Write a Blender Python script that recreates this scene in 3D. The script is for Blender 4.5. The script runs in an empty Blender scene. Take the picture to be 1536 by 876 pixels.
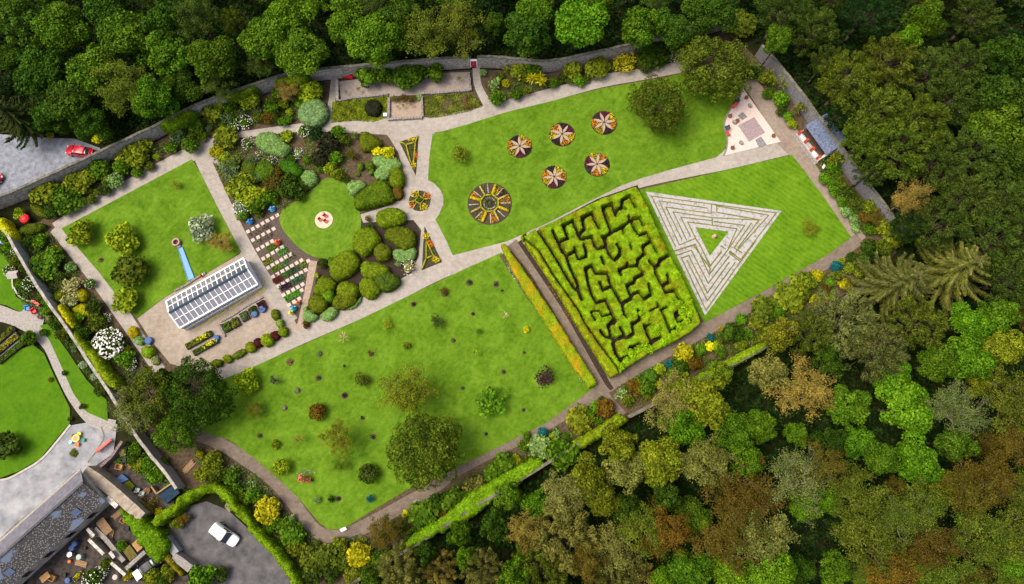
import bpy, math, random
import numpy as np
from mathutils import Vector, geometry
R_ = math.radians
SC = bpy.context.scene
COL = SC.collection
# ---------------------------------------------------------------- camera, sky, sun, exposure
FPX, CX, CY, CAMH, TILT = 1019.0, 768.0, 438.0, 100.0, R_(13.0)
cam_d = bpy.data.cameras.new('camera'); cam = bpy.data.objects.new('camera', cam_d); COL.objects.link(cam)
cam.location = (0, 0, CAMH); cam.rotation_euler = (TILT, 0, 0)
cam_d.sensor_width = 36.0; cam_d.lens = 36.0 * FPX / 1536.0; cam_d.clip_end = 3000.0; cam_d.clip_start = 1.0
SC.camera = cam
SUN_DIR = Vector((-0.56, 0.04, 1.0)).normalized()
world = bpy.data.worlds.new('World'); SC.world = world; world.use_nodes = True
wn = world.node_tree.nodes; wl = world.node_tree.links
bg = wn['Background']; sky = wn.new('ShaderNodeTexSky'); sky.sky_type = 'NISHITA'; sky.sun_disc = False
sky.sun_elevation = math.asin(SUN_DIR.z); sky.sun_rotation = math.atan2(SUN_DIR.x, SUN_DIR.y)
sky.air_density = 0.5; sky.dust_density = 6.0; sky.ozone_density = 0.0
wl.new(sky.outputs[0], bg.inputs[0]); bg.inputs[1].default_value = 0.142
sun_d = bpy.data.lights.new('sun', 'SUN'); sun_d.energy = 1.0; sun_d.angle = R_(30.0); sun_d.color = (1.0, 0.93, 0.80)
sun = bpy.data.objects.new('sun', sun_d); COL.objects.link(sun)
sun.rotation_euler = SUN_DIR.to_track_quat('Z', 'Y').to_euler()
SC.view_settings.view_transform = 'Standard'; SC.view_settings.look = 'None'
SC.view_settings.exposure = 1.0; SC.view_settings.gamma = 1.0; SC.view_settings.use_curve_mapping = False
try:
    SC.cycles.max_bounces = 6; SC.cycles.diffuse_bounces = 3; SC.cycles.transparent_max_bounces = 8
    SC.cycles.use_light_tree = False
except Exception: pass
# ---------------------------------------------------------------- places: a point of the photograph on the level z
ct, st = math.cos(TILT), math.sin(TILT)
def P(px, py, z=0.0):
    u = (px - CX) / FPX; v = (CY - py) / FPX
    d = (CAMH - z) / (ct - v * st)
    return Vector((u * d, (st + v * ct) * d, z))
def MPP(px, py, z=0.0):
    return (CAMH - z) / (ct - (CY - py) / FPX * st) / FPX
def W(pts, z=0.0):
    return [P(x, y, z) for x, y in pts]
def Z(ox, oy, s, pts):
    return [(ox + x / s, oy + y / s) for x, y in pts]
# ---------------------------------------------------------------- materials
MATS = {}
def mat(name, rgb, rough=0.8, var=0.0, scale=3.0, rgb2=None, bump=0.0, bscale=20.0, spec=None, metal=0.0, detail=4.0):
    if name in MATS: return MATS[name]
    m = bpy.data.materials.new(name); m.use_nodes = True; MATS[name] = m
    n, l = m.node_tree.nodes, m.node_tree.links
    b = n['Principled BSDF']; b.inputs['Roughness'].default_value = rough; b.inputs['Metallic'].default_value = metal
    b.inputs['Specular IOR Level'].default_value = spec if spec is not None else (0.06 if rough > 0.84 else 0.3)
    geo = n.new('ShaderNodeNewGeometry')
    if var > 0 or rgb2:
        t = n.new('ShaderNodeTexNoise'); t.inputs['Scale'].default_value = scale; t.inputs['Detail'].default_value = detail
        t.inputs['Roughness'].default_value = 0.65
        l.new(geo.outputs['Position'], t.inputs['Vector'])
        r = n.new('ShaderNodeValToRGB'); r.color_ramp.elements[0].position = 0.32; r.color_ramp.elements[1].position = 0.68
        c2 = rgb2 or tuple(min(1, c * (1 + var)) for c in rgb)
        c1 = tuple(c * (1 - var) for c in rgb) if not rgb2 else rgb
        r.color_ramp.elements[0].color = (*c1, 1); r.color_ramp.elements[1].color = (*c2, 1)
        l.new(t.outputs['Fac'], r.inputs['Fac']); l.new(r.outputs['Color'], b.inputs['Base Color'])
    else:
        b.inputs['Base Color'].default_value = (*rgb, 1)
    if bump > 0:
        t2 = n.new('ShaderNodeTexNoise'); t2.inputs['Scale'].default_value = bscale; t2.inputs['Detail'].default_value = 3
        l.new(geo.outputs['Position'], t2.inputs['Vector'])
        bp = n.new('ShaderNodeBump'); bp.inputs['Strength'].default_value = bump; bp.inputs['Distance'].default_value = 0.1
        l.new(t2.outputs['Fac'], bp.inputs['Height']); l.new(bp.outputs['Normal'], b.inputs['Normal'])
    return m
def foliage_mat(name, patch=0.25, patch_scale=0.5, gold=None, trans=0.22, rough=0.62, lo=0.45, hi=1.5):
    """base colour = the object's own colour, varied leaf by leaf (attribute var) and patch by patch"""
    m = bpy.data.materials.new(name); m.use_nodes = True; MATS[name] = m
    n, l = m.node_tree.nodes, m.node_tree.links
    b = n['Principled BSDF']; out = n['Material Output']
    b.inputs['Roughness'].default_value = rough; b.inputs['Specular IOR Level'].default_value = 0.04
    oi = n.new('ShaderNodeObjectInfo'); at = n.new('ShaderNodeAttribute'); at.attribute_name = 'var'
    geo = n.new('ShaderNodeNewGeometry')
    t = n.new('ShaderNodeTexNoise'); t.inputs['Scale'].default_value = patch_scale; t.inputs['Detail'].default_value = 5
    l.new(geo.outputs['Position'], t.inputs['Vector'])
    mr = n.new('ShaderNodeMapRange'); mr.inputs['To Min'].default_value = lo; mr.inputs['To Max'].default_value = hi
    l.new(at.outputs['Fac'], mr.inputs['Value'])
    mp = n.new('ShaderNodeMapRange'); mp.inputs['From Min'].default_value = 0.3; mp.inputs['From Max'].default_value = 0.7
    mp.inputs['To Min'].default_value = 1 - patch; mp.inputs['To Max'].default_value = 1 + patch
    l.new(t.outputs['Fac'], mp.inputs['Value'])
    mul = n.new('ShaderNodeMath'); mul.operation = 'MULTIPLY'
    l.new(mr.outputs[0], mul.inputs[0]); l.new(mp.outputs[0], mul.inputs[1])
    src = oi.outputs['Color']
    if gold:
        mg = n.new('ShaderNodeMix'); mg.data_type = 'RGBA'
        t3 = n.new('ShaderNodeTexNoise'); t3.inputs['Scale'].default_value = 0.45; t3.inputs['Detail'].default_value = 6
        t3.inputs['Roughness'].default_value = 0.7
        l.new(geo.outputs['Position'], t3.inputs['Vector'])
        rr = n.new('ShaderNodeMapRange'); rr.inputs['From Min'].default_value = 0.45; rr.inputs['From Max'].default_value = 0.7
        rr.inputs['To Max'].default_value = 0.85
        l.new(t3.outputs['Fac'], rr.inputs['Value']); l.new(rr.outputs[0], mg.inputs[0])
        l.new(src, mg.inputs[6]); mg.inputs[7].default_value = (*gold, 1); src = mg.outputs[2]
    hs = n.new('ShaderNodeHueSaturation'); l.new(src, hs.inputs['Color']); l.new(mul.outputs[0], hs.inputs['Value'])
    hr = n.new('ShaderNodeMapRange'); hr.inputs['To Min'].default_value = 0.526; hr.inputs['To Max'].default_value = 0.482
    l.new(at.outputs['Fac'], hr.inputs['Value']); l.new(hr.outputs[0], hs.inputs['Hue'])
    l.new(hs.outputs[0], b.inputs['Base Color'])
    tr = n.new('ShaderNodeBsdfTranslucent'); l.new(hs.outputs[0], tr.inputs['Color'])
    mx = n.new('ShaderNodeMixShader'); mx.inputs[0].default_value = trans
    l.new(b.outputs[0], mx.inputs[1]); l.new(tr.outputs[0], mx.inputs[2]); l.new(mx.outputs[0], out.inputs['Surface'])
    return m
FOL = foliage_mat('foliage')
FOLC = foliage_mat('clipped_foliage', patch=0.35, patch_scale=2.6, lo=0.35, hi=1.55)
FOLG = foliage_mat('gold_tipped_hedge', patch=0.45, patch_scale=1.1, gold=(0.235, 0.185, 0.006), lo=0.45, hi=1.45)
FOLO = foliage_mat('orange_tipped_hedge', patch=0.2, patch_scale=1.2, gold=(0.50, 0.21, 0.008), lo=0.55, hi=1.4)
PETAL = foliage_mat('petals', patch=0.05, trans=0.15, lo=0.5, hi=1.4)
BARK = mat('bark', (0.09, 0.070, 0.045), 0.9, var=0.4, scale=4)
TWIGBARK = mat('twig_bark', (0.15, 0.12, 0.065), 0.9, var=0.3, scale=4)
PALEBARK = mat('pale_bark', (0.22, 0.21, 0.14), 0.9, var=0.3, scale=4)
SOIL = mat('soil', (0.045, 0.032, 0.018), 0.95, rgb2=(0.115, 0.083, 0.052), scale=2.5, bump=0.6, bscale=9)
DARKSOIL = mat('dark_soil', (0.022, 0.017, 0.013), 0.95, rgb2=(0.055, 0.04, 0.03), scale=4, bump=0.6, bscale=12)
STONE = mat('grey_stone', (0.12, 0.11, 0.10), 0.9, rgb2=(0.36, 0.33, 0.30), scale=5, bump=0.7, bscale=7, detail=8)
PALESTONE = mat('pale_stone', (0.32, 0.28, 0.24), 0.9, rgb2=(0.50, 0.45, 0.39), scale=4, bump=0.2)
WHITE = mat('white_paint', (0.78, 0.79, 0.80), 0.5, var=0.06)
RED = mat('red_paint', (0.55, 0.012, 0.018), 0.45, var=0.12)
BLUE = mat('blue_paint', (0.025, 0.19, 0.48), 0.45, var=0.1)
YELLOW = mat('yellow_paint', (0.72, 0.55, 0.02), 0.5, var=0.1)
ORANGE = mat('orange_paint', (0.75, 0.16, 0.03), 0.5, var=0.1)
WOOD = mat('brown_wood', (0.20, 0.12, 0.06), 0.8, rgb2=(0.34, 0.22, 0.11), scale=6)
BLACK = mat('black_rubber', (0.015, 0.015, 0.016), 0.7)
# ---------------------------------------------------------------- meshes
def link(o, parent=None):
    COL.objects.link(o)
    if parent is not None: o.parent = parent
    return o
def np_mesh(name, V, F, var=None, smooth=False):
    """V (n,3) array, F list of arrays (quads and/or tris)"""
    me = bpy.data.meshes.new(name)
    V = np.asarray(V, dtype=np.float32)
    if not isinstance(F, list): F = [F]
    F = [np.asarray(f, dtype=np.int32) for f in F if len(f)]
    loops = np.concatenate([f.ravel() for f in F]); tot = np.concatenate([np.full(len(f), f.shape[1], np.int32) for f in F])
    me.vertices.add(len(V)); me.vertices.foreach_set('co', V.ravel())
    me.loops.add(len(loops)); me.loops.foreach_set('vertex_index', loops)
    me.polygons.add(len(tot)); me.polygons.foreach_set('loop_start', np.concatenate([[0], np.cumsum(tot)[:-1]]).astype(np.int32))
    me.polygons.foreach_set('loop_total', tot)
    if smooth: me.polygons.foreach_set('use_smooth', np.ones(len(tot), bool))
    if var is not None:
        a = me.attributes.new('var', 'FLOAT', 'POINT'); a.data.foreach_set('value', np.asarray(var, np.float32))
    me.update(calc_edges=True); me.validate()
    return me
def obj(name, me, m=None, parent=None, color=None):
    o = bpy.data.objects.new(name, me)
    if m is not None and len(me.materials) == 0: me.materials.append(m)
    if color is not None: o.color = (*color, 1)
    return link(o, parent)
class MB:
    """collects solid pieces into one mesh"""
    def __init__(s): s.v = []; s.f = []
    def add(s, vs, fs):
        k = len(s.v); s.v += [tuple(v) for v in vs]; s.f += [tuple(k + i for i in f) for f in fs]
    def prism(s, poly, z0, z1, inset=0.0):
        poly = [Vector((p[0], p[1], 0)) for p in poly]; n = len(poly)
        a = sum(poly[i].x * poly[(i + 1) % n].y - poly[(i + 1) % n].x * poly[i].y for i in range(n))
        if a < 0: poly.reverse()
        c = sum(poly, Vector()) / n
        top = [p + (c - p).normalized() * inset if inset else p for p in poly]
        vs = [(p.x, p.y, z0) for p in poly] + [(p.x, p.y, z1) for p in top]
        fs = [(i, (i + 1) % n, n + (i + 1) % n, n + i) for i in range(n)]
        tris = geometry.tessellate_polygon([[Vector((p.x, p.y, 0)) for p in top]])
        for t in tris:
            q = [top[i] for i in t]
            cr = (q[1] - q[0]).cross(q[2] - q[0]).z
            t = t if cr > 0 else tuple(reversed(t))
            fs.append(tuple(n + i for i in t)); fs.append(tuple(reversed(t)))
        s.add(vs, fs); return s
    def box(s, c, sx, sy, sz, rz=0.0, bev=0.0):
        """c = centre of the base"""
        ca, sa = math.cos(rz), math.sin(rz)
        def w(x, y, z): return (c[0] + x * ca - y * sa, c[1] + x * sa + y * ca, c[2] + z)
        hx, hy = sx / 2, sy / 2
        if bev:
            b = bev
            rings = [(hx, hy, 0), (hx, hy, sz - b), (hx - b, hy - b, sz)]
            vs = []; fs = []
            for (x, y, z) in rings: vs += [w(-x, -y, z), w(x, -y, z), w(x, y, z), w(-x, y, z)]
            for k in range(2):
                for i in range(4): fs.append((4 * k + i, 4 * k + (i + 1) % 4, 4 * k + 4 + (i + 1) % 4, 4 * k + 4 + i))
            fs += [(3, 2, 1, 0), (8, 9, 10, 11)]
            s.add(vs, fs); return s
        vs = [w(-hx, -hy, 0), w(hx, -hy, 0), w(hx, hy, 0), w(-hx, hy, 0), w(-hx, -hy, sz), w(hx, -hy, sz), w(hx, hy, sz), w(-hx, hy, sz)]
        s.add(vs, [(3, 2, 1, 0), (4, 5, 6, 7), (0, 1, 5, 4), (1, 2, 6, 5), (2, 3, 7, 6), (3, 0, 4, 7)]); return s
    def tube(s, p0, p1, r0, r1=None, n=6):
        r1 = r0 if r1 is None else r1
        p0, p1 = Vector(p0), Vector(p1); d = (p1 - p0)
        if d.length < 1e-6: return s
        d.normalize(); a = d.orthogonal().normalized(); b = d.cross(a)
        vs = []
        for p, r in ((p0, r0), (p1, r1)):
            for i in range(n):
                t = 2 * math.pi * i / n; vs.append(p + a * (r * math.cos(t)) + b * (r * math.sin(t)))
        fs = [(i, (i + 1) % n, n + (i + 1) % n, n + i) for i in range(n)] + [tuple(reversed(range(n))), tuple(range(n, 2 * n))]
        s.add(vs, fs); return s
    def lathe(s, c, prof, n=20):
        """prof = [(r, z)...] from the bottom up"""
        k = len(prof); vs = []; fs = []
        for r, z in prof:
            for i in range(n):
                t = 2 * math.pi * i / n; vs.append((c[0] + r * math.cos(t), c[1] + r * math.sin(t), c[2] + z))
        for j in range(k - 1):
            for i in range(n): fs.append((j * n + i, j * n + (i + 1) % n, (j + 1) * n + (i + 1) % n, (j + 1) * n + i))
        fs += [tuple(reversed(range(n))), tuple(range((k - 1) * n, k * n))]
        s.add(vs, fs); return s
    def strip(s, p0, p1, w, z0, z1):
        p0, p1 = Vector(p0), Vector(p1); d = p1 - p0; d.z = 0
        c = (p0 + p1) / 2
        return s.box((c.x, c.y, z0), d.length, w, z1 - z0, math.atan2(d.y, d.x))
    def build(s, name, m, parent=None, color=None, smooth=False, origin=None):
        me = bpy.data.meshes.new(name)
        vs = s.v
        if origin is not None: vs = [(v[0] - origin[0], v[1] - origin[1], v[2] - origin[2]) for v in vs]
        me.from_pydata(vs, [], s.f); me.update()
        if smooth:
            me.polygons.foreach_set('use_smooth', np.ones(len(me.polygons), bool))
        o = obj(name, me, m, parent, color)
        if origin is not None and parent is None: o.location = origin
        return o
REG = []          # every thing: (object, description, px, py)
def tag(o, label, cat, group=None):
    o['label'] = label; o['category'] = cat
    if group: o['group'] = group
    return o
def auto(o, desc, cat, px, py, group=None):
    o['category'] = cat
    if group: o['group'] = group
    REG.append((o, desc, px, py)); return o
def empty(name, loc, rz=0.0):
    o = bpy.data.objects.new(name, None); o.location = loc; o.rotation_euler = (0, 0, rz); o.empty_display_size = 0.3
    return link(o)
def struct(o): o['kind'] = 'structure'; return o
def smooth_poly(pts, n=5):
    """closed Catmull-Rom through the points"""
    out = []; k = len(pts)
    for i in range(k):
        p0, p1, p2, p3 = (np.array(pts[(i + j - 1) % k], float) for j in range(4))
        for t in np.linspace(0, 1, n, endpoint=False):
            out.append(tuple(0.5 * ((2 * p1) + (-p0 + p2) * t + (2 * p0 - 5 * p1 + 4 * p2 - p3) * t * t + (-p0 + 3 * p1 - 3 * p2 + p3) * t ** 3)))
    return out
def smooth_line(pts, n=6):
    pts = [np.array(p, float) for p in pts]; q = [2 * pts[0] - pts[1]] + pts + [2 * pts[-1] - pts[-2]]; out = []
    for i in range(1, len(q) - 2):
        p0, p1, p2, p3 = q[i - 1:i + 3]
        for t in np.linspace(0, 1, n, endpoint=False):
            out.append(tuple(0.5 * ((2 * p1) + (-p0 + p2) * t + (2 * p0 - 5 * p1 + 4 * p2 - p3) * t * t + (-p0 + 3 * p1 - 3 * p2 + p3) * t ** 3)))
    out.append(tuple(pts[-1])); return out
def sheet(name, px, z, m, depth=0.05):
    return struct(MB().prism(W(px), z - depth, z).build(name, m))
def ribbon_px(line, widths):
    """polygon (photo pixels) of a band along a line"""
    L = []; Rr = []; n = len(line)
    if not isinstance(widths, (list, tuple)): widths = [widths] * n
    for i in range(n):
        a = np.array(line[max(i - 1, 0)], float); b = np.array(line[min(i + 1, n - 1)], float)
        d = (b - a) / (np.linalg.norm(b - a) + 1e-9); nn = np.array((-d[1], d[0])); p = np.array(line[i], float)
        L.append(tuple(p + nn * widths[i] / 2)); Rr.append(tuple(p - nn * widths[i] / 2))
    return L + Rr[::-1]
def ribbon(name, line, widths, z, m, depth=0.05, n=6):
    sl = smooth_line(line, n)
    if isinstance(widths, (list, tuple)):
        widths = list(np.interp(np.linspace(0, len(line) - 1, len(sl)), range(len(line)), widths))
    poly = ribbon_px(sl, widths); k = len(sl)
    V = []; F = []
    for i in range(k):
        for q in (poly[i], poly[2 * k - 1 - i]):
            w = P(*q); V.append((w.x, w.y, z)); V.append((w.x, w.y, z - depth))
    for i in range(k - 1):
        a = 4 * i
        F += [(a, a + 4, a + 6, a + 2), (a, a + 1, a + 5, a + 4), (a + 2, a + 6, a + 7, a + 3)]
    me = bpy.data.meshes.new(name); me.from_pydata(V, [], F); me.update()
    return struct(obj(name, me, m))
# ---------------------------------------------------------------- leaves
RNG = np.random.default_rng(7)
def leaf_quads(C, N, size, aspect=0.7, jit=0.8, T=None, droop=0.0, rng=None):
    """rhombic leaf clumps at C facing roughly N; T = preferred long axis. returns V, F, var"""
    rng = rng or RNG; n = len(C)
    N = N + rng.normal(0, jit, (n, 3)); N /= np.linalg.norm(N, axis=1, keepdims=True) + 1e-9
    if T is None: T = rng.normal(0, 1, (n, 3))
    T = T - N * np.sum(T * N, axis=1, keepdims=True); T /= np.linalg.norm(T, axis=1, keepdims=True) + 1e-9
    B = np.cross(N, T)
    s = (size * rng.uniform(0.6, 1.35, n))[:, None]
    V = np.stack([C - T * s, C + B * s * aspect + N * s * 0.15, C + T * s, C - B * s * aspect + N * s * 0.15], 1).reshape(-1, 3)
    F = np.arange(4 * n).reshape(n, 4)
    var = np.repeat(rng.uniform(0, 1, n), 4)
    return V, F, var
def mesh_samples(V, F, density, rng=None):
    """area-weighted points on quads"""
    rng = rng or RNG; V = np.asarray(V, float); F = np.asarray(F)
    a, b, c, d = (V[F[:, i]] for i in range(4))
    nrm = np.cross(c - a, d - b); A = np.linalg.norm(nrm, axis=1) / 2; nrm /= (2 * A[:, None] + 1e-12)
    k = rng.poisson(A * density); idx = np.repeat(np.arange(len(F)), k)
    u = rng.uniform(0, 1, (len(idx), 1)); v = rng.uniform(0, 1, (len(idx), 1))
    pts = (a[idx] * (1 - u) + b[idx] * u) * (1 - v) + (d[idx] * (1 - u) + c[idx] * u) * v
    return pts, nrm[idx]
def seg_dist(X, Y, a, b):
    ax, ay, bx, by = a[0], a[1], b[0], b[1]; dx, dy = bx - ax, by - ay
    t = np.clip(((X - ax) * dx + (Y - ay) * dy) / (dx * dx + dy * dy + 1e-12), 0, 1)
    return np.hypot(X - ax - t * dx, Y - ay - t * dy)
def inside(X, Y, poly):
    r = np.zeros(X.shape, bool); n = len(poly)
    for i in range(n):
        x0, y0 = poly[i][0], poly[i][1]; x1, y1 = poly[(i + 1) % n][0], poly[(i + 1) % n][1]
        if y0 == y1: continue
        c = ((y0 > Y) != (y1 > Y)) & (X < (x1 - x0) * (Y - y0) / (y1 - y0) + x0); r ^= c
    return r
def wobble(X, Y, s, seed):
    rs = np.random.default_rng(seed); out = np.zeros_like(X)
    for k in range(7):
        a = rs.uniform(0, 2 * math.pi); f = s * rs.uniform(0.6, 2.2); out += np.sin((X * math.cos(a) + Y * math.sin(a)) * f + rs.uniform(0, 6.28))
    return out / 3.5
def clipped(poly_px, gaps, h, rnd, cell=0.14, zref=None, lump=0.06, lumps=1.6, density=55, leaf=0.09, seed=1, jit=0.6, flat=0.0, foot=0.0):
    """A clipped solid of foliage standing on the ground: outline poly_px (seen at height zref), carved by gaps
    [(line_px, width_px)], height h, edge rounded over rnd metres. returns mesh"""
    rng = np.random.default_rng(seed); zref = h if zref is None else zref
    poly = W(poly_px, zref)
    G = []
    for line, w in gaps:
        wl_ = W(line, zref); hw = w * 0.5 * MPP(line[0][0], line[0][1], zref)
        for i in range(len(wl_) - 1): G.append((wl_[i], wl_[i + 1], hw))
    xs = [p.x for p in poly]; ys = [p.y for p in poly]
    gx = np.arange(min(xs) - 2 * cell, max(xs) + 3 * cell, cell); gy = np.arange(min(ys) - 2 * cell, max(ys) + 3 * cell, cell)
    def field(X, Y):
        d = np.full(X.shape, 1e9)
        for i in range(len(poly)): d = np.minimum(d, seg_dist(X, Y, poly[i], poly[(i + 1) % len(poly)]))
        d = np.where(inside(X, Y, poly), d, -d)
        for a, b, hw in G: d = np.minimum(d, seg_dist(X, Y, a, b) - hw)
        return d + lump * 0.6 * wobble(X, Y, lumps * 1.7, seed + 5)
    X, Y = np.meshgrid(gx, gy, indexing='ij'); D = field(X, Y)
    Xc, Yc = np.meshgrid(gx[:-1] + cell / 2, gy[:-1] + cell / 2, indexing='ij'); M = field(Xc, Yc) > 0.02
    g0, g1 = np.gradient(D, cell); gn = np.hypot(g0, g1) + 1e-6
    mv = np.clip(-D, -0.75 * cell, 0.75 * cell) * (np.abs(D) < 0.8 * cell)
    X2 = X + g0 / gn * mv; Y2 = Y + g1 / gn * mv
    t = 1 - np.clip(np.maximum(D, 0) / rnd, 0, 1)
    H = h * (flat + (1 - flat) * np.sqrt(np.clip(1 - t * t, 0, 1))) + lump * wobble(X, Y, lumps, seed) * (1 - 0.5 * t) + rng.normal(0, 0.015, X.shape)
    H = np.maximum(H, 0.05)
    nx, ny = X.shape
    used = np.zeros((nx, ny), bool); used[:-1, :-1] |= M; used[1:, :-1] |= M; used[:-1, 1:] |= M; used[1:, 1:] |= M
    idx = np.full((nx, ny), -1); idx[used] = np.arange(used.sum())
    V = np.stack([X2[used], Y2[used], H[used]], 1)
    i, j = np.nonzero(M)
    top = np.stack([idx[i, j], idx[i + 1, j], idx[i + 1, j + 1], idx[i, j + 1]], 1)
    base = len(V); Vb = V.copy(); Vb[:, 2] = 0.0
    sides = []
    Mp = np.pad(M, 1)
    for (di, dj, e) in ((-1, 0, ((0, 1), (0, 0))), (1, 0, ((1, 0), (1, 1))), (0, -1, ((0, 0), (1, 0))), (0, 1, ((1, 1), (0, 1)))):
        k = ~Mp[i + 1 + di, j + 1 + dj]; a = idx[i[k] + e[0][0], j[k] + e[0][1]]; b = idx[i[k] + e[1][0], j[k] + e[1][1]]
        sides.append(np.stack([a, b, b + base, a + base], 1)[:, ::-1])
    sides = np.concatenate(sides)
    VV = np.concatenate([V, Vb]); FF = np.concatenate([top, sides])
    pts, nr = mesh_samples(VV, FF, density, rng)
    lv, lf, lvar = leaf_quads(pts, nr, leaf, 0.75, jit, rng=rng)
    c0 = np.array([np.mean(xs), np.mean(ys), 0.0])
    allV = np.concatenate([VV, lv]) - c0
    var = np.concatenate([np.full(len(VV), 0.4) + rng.uniform(-0.2, 0.2, len(VV)), lvar])
    me = np_mesh('clipped', allV, np.concatenate([FF, lf + len(VV)]), var)
    return me, Vector(c0)
# ---------------------------------------------------------------- plant patterns (each mesh is shared by its copies)
def sph(n, rng, zmin=-1.0):
    z = rng.uniform(zmin, 1, n); a = rng.uniform(0, 2 * math.pi, n); r = np.sqrt(1 - z * z)
    return np.stack([r * np.cos(a), r * np.sin(a), z], 1)
def fib(n, rng, zmin=-1.0):
    k = np.arange(n) + 0.5; z = 1 - (1 - zmin) * k / n; a = k * 2.39996 + rng.uniform(0, 6.28); r = np.sqrt(np.maximum(0, 1 - z * z))
    return np.stack([r * np.cos(a), r * np.sin(a), z], 1)
def tubes(segs, name, n=5):
    mb = MB()
    for p0, p1, r0, r1 in segs: mb.tube(p0, p1, r0, r1, n)
    me = bpy.data.meshes.new(name); me.from_pydata(mb.v, [], mb.f); me.update()
    me.polygons.foreach_set('use_smooth', np.ones(len(me.polygons), bool)); return me
def limb(p0, p1, r0, r1, rng, k=4, bend=0.12):
    p0 = np.array(p0, float); p1 = np.array(p1, float); L = np.linalg.norm(p1 - p0); out = []; prev = p0; off = rng.normal(0, bend * L, 3) * (1, 1, 0.4)
    for i in range(1, k + 1):
        t = i / k; q = p0 + (p1 - p0) * t + off * math.sin(math.pi * t)
        out.append((prev, q, r0 + (r1 - r0) * (t - 1 / k), r0 + (r1 - r0) * t)); prev = q
    return out
def pr_broad(seed, R=3.5, zc=7.0, hz=3.2, nl=30, lr=(0.75, 1.35), per=135, leaf=0.21, low=-0.45, gap=0.8, trunk=True, rr=(0.5, 0.95), scat=0.16):
    """leafy crown of clumps carried on limbs"""
    rng = np.random.default_rng(seed)
    sx, sy = rng.uniform(0.85, 1.1, 2)
    D = fib(nl, rng, low) + rng.normal(0, scat, (nl, 3)); D /= np.maximum(1 if scat > 0.2 else 1.3, np.linalg.norm(D, axis=1, keepdims=True)); rad = rng.uniform(rr[0], rr[1], nl)[:, None]
    C = D * rad * np.array([R * sx, R * sy, hz]) + np.array([0, 0, zc])
    Vs = []; Fs = []; vr = []; k = 0
    for c in C:
        r = rng.uniform(*lr); m = int(per * (r / 1.05) ** 2)
        d = sph(m, rng, -0.55); out = c - np.array([0, 0, zc - hz * 0.4]); out /= np.linalg.norm(out)
        d = d + out * 0.35; d /= np.linalg.norm(d, axis=1, keepdims=True)
        p = c + d * r * rng.uniform(0.72, 1.06, (m, 1)) * np.array([1, 1, 0.8])
        v, f, a = leaf_quads(p, d, leaf, 0.72, 0.65, rng=rng)
        tone = rng.uniform(-0.16, 0.16)
        Vs.append(v); Fs.append(f + k); vr.append(np.clip(a * 0.8 + 0.1 + tone, 0, 1)); k += len(v)
    crown = np_mesh('crown', np.concatenate(Vs), np.concatenate(Fs), np.concatenate(vr))
    segs = []
    h0 = max(0.4, zc - hz * 0.55)
    segs += limb((0, 0, 0), (rng.normal(0, .15), rng.normal(0, .15), h0), 0.05 * R + 0.06, 0.035 * R + 0.04, rng, 4, 0.03)
    for c in C[:: max(1, nl // 9)]: segs += limb(segs[3][1], c, 0.025 * R + 0.02, 0.02, rng, 4, 0.08)
    return dict(crown=crown, trunk=tubes(segs, 'trunk'), R=R, zc=zc, h=zc + hz)
def pr_twiggy(seed, R=3.6, zc=7.0, hz=3.2, limbs=9, kids=5, kids2=4, per=20, leaf=0.125, spread=0.27, pale=0.018, up=0.35):
    """fine textured crown: branching limbs, leaves about the tips"""
    rng = np.random.default_rng(seed); segs = []; tips = []
    h0 = zc - hz * 0.9
    segs += limb((0, 0, 0), (0, 0, h0), 0.07 * R, 0.05 * R, rng, 4, 0.02)
    D = fib(limbs, rng, -0.1) + rng.normal(0, 0.12, (limbs, 3))
    for d in D:
        e = np.array([0, 0, zc]) + d * np.array([R, R, hz]) * rng.uniform(0.5, 0.7)
        ls = limb((0, 0, h0), e, 0.035 * R, 0.017 * R, rng, 4, 0.1); segs += ls
        for q in range(kids):
            b = ls[rng.integers(1, 4)][1]; dd = (e - np.array([0, 0, h0])); dd = dd / np.linalg.norm(dd) + rng.normal(0, 0.55, 3) + np.array([0, 0, up * 0.5])
            dd /= np.linalg.norm(dd); e2 = b + dd * R * rng.uniform(0.35, 0.6)
            l2 = limb(b, e2, 0.012 * R, pale, rng, 3, 0.1); segs += l2
            for w in range(kids2):
                b3 = l2[rng.integers(0, 3)][1]; d3 = dd + rng.normal(0, 0.6, 3) + np.array([0, 0, up * 0.4]); d3 /= np.linalg.norm(d3)
                e3 = b3 + d3 * R * rng.uniform(0.15, 0.32); segs.append((b3, e3, pale * 0.9, pale * 0.4)); tips.append((e3, d3)); tips.append(((b3 + e3) / 2, d3))
    C = np.array([t[0] for t in tips]); T = np.array([t[1] for t in tips]); k = per
    Cc = np.repeat(C, k, 0) + rng.normal(0, spread, (len(C) * k, 3)) * np.array([1, 1, 0.6]); Tt = np.repeat(T, k, 0) + rng.normal(0, 0.4, (len(C) * k, 3))
    N = (Cc - np.array([0, 0, zc - hz * 0.5])); N /= np.linalg.norm(N, axis=1, keepdims=True); N[:, 2] += 0.5
    tone = np.repeat(np.repeat(rng.uniform(-0.3, 0.3, len(C)), k), 4)
    v, f, a = leaf_quads(Cc, N, leaf, 0.42, 0.7, T=Tt, rng=rng)
    return dict(crown=np_mesh('crown', v, f, np.clip(a * 0.8 + 0.1 + tone, 0, 1)), trunk=tubes(segs, 'trunk', 4), R=R, zc=zc, h=zc + hz)
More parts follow.
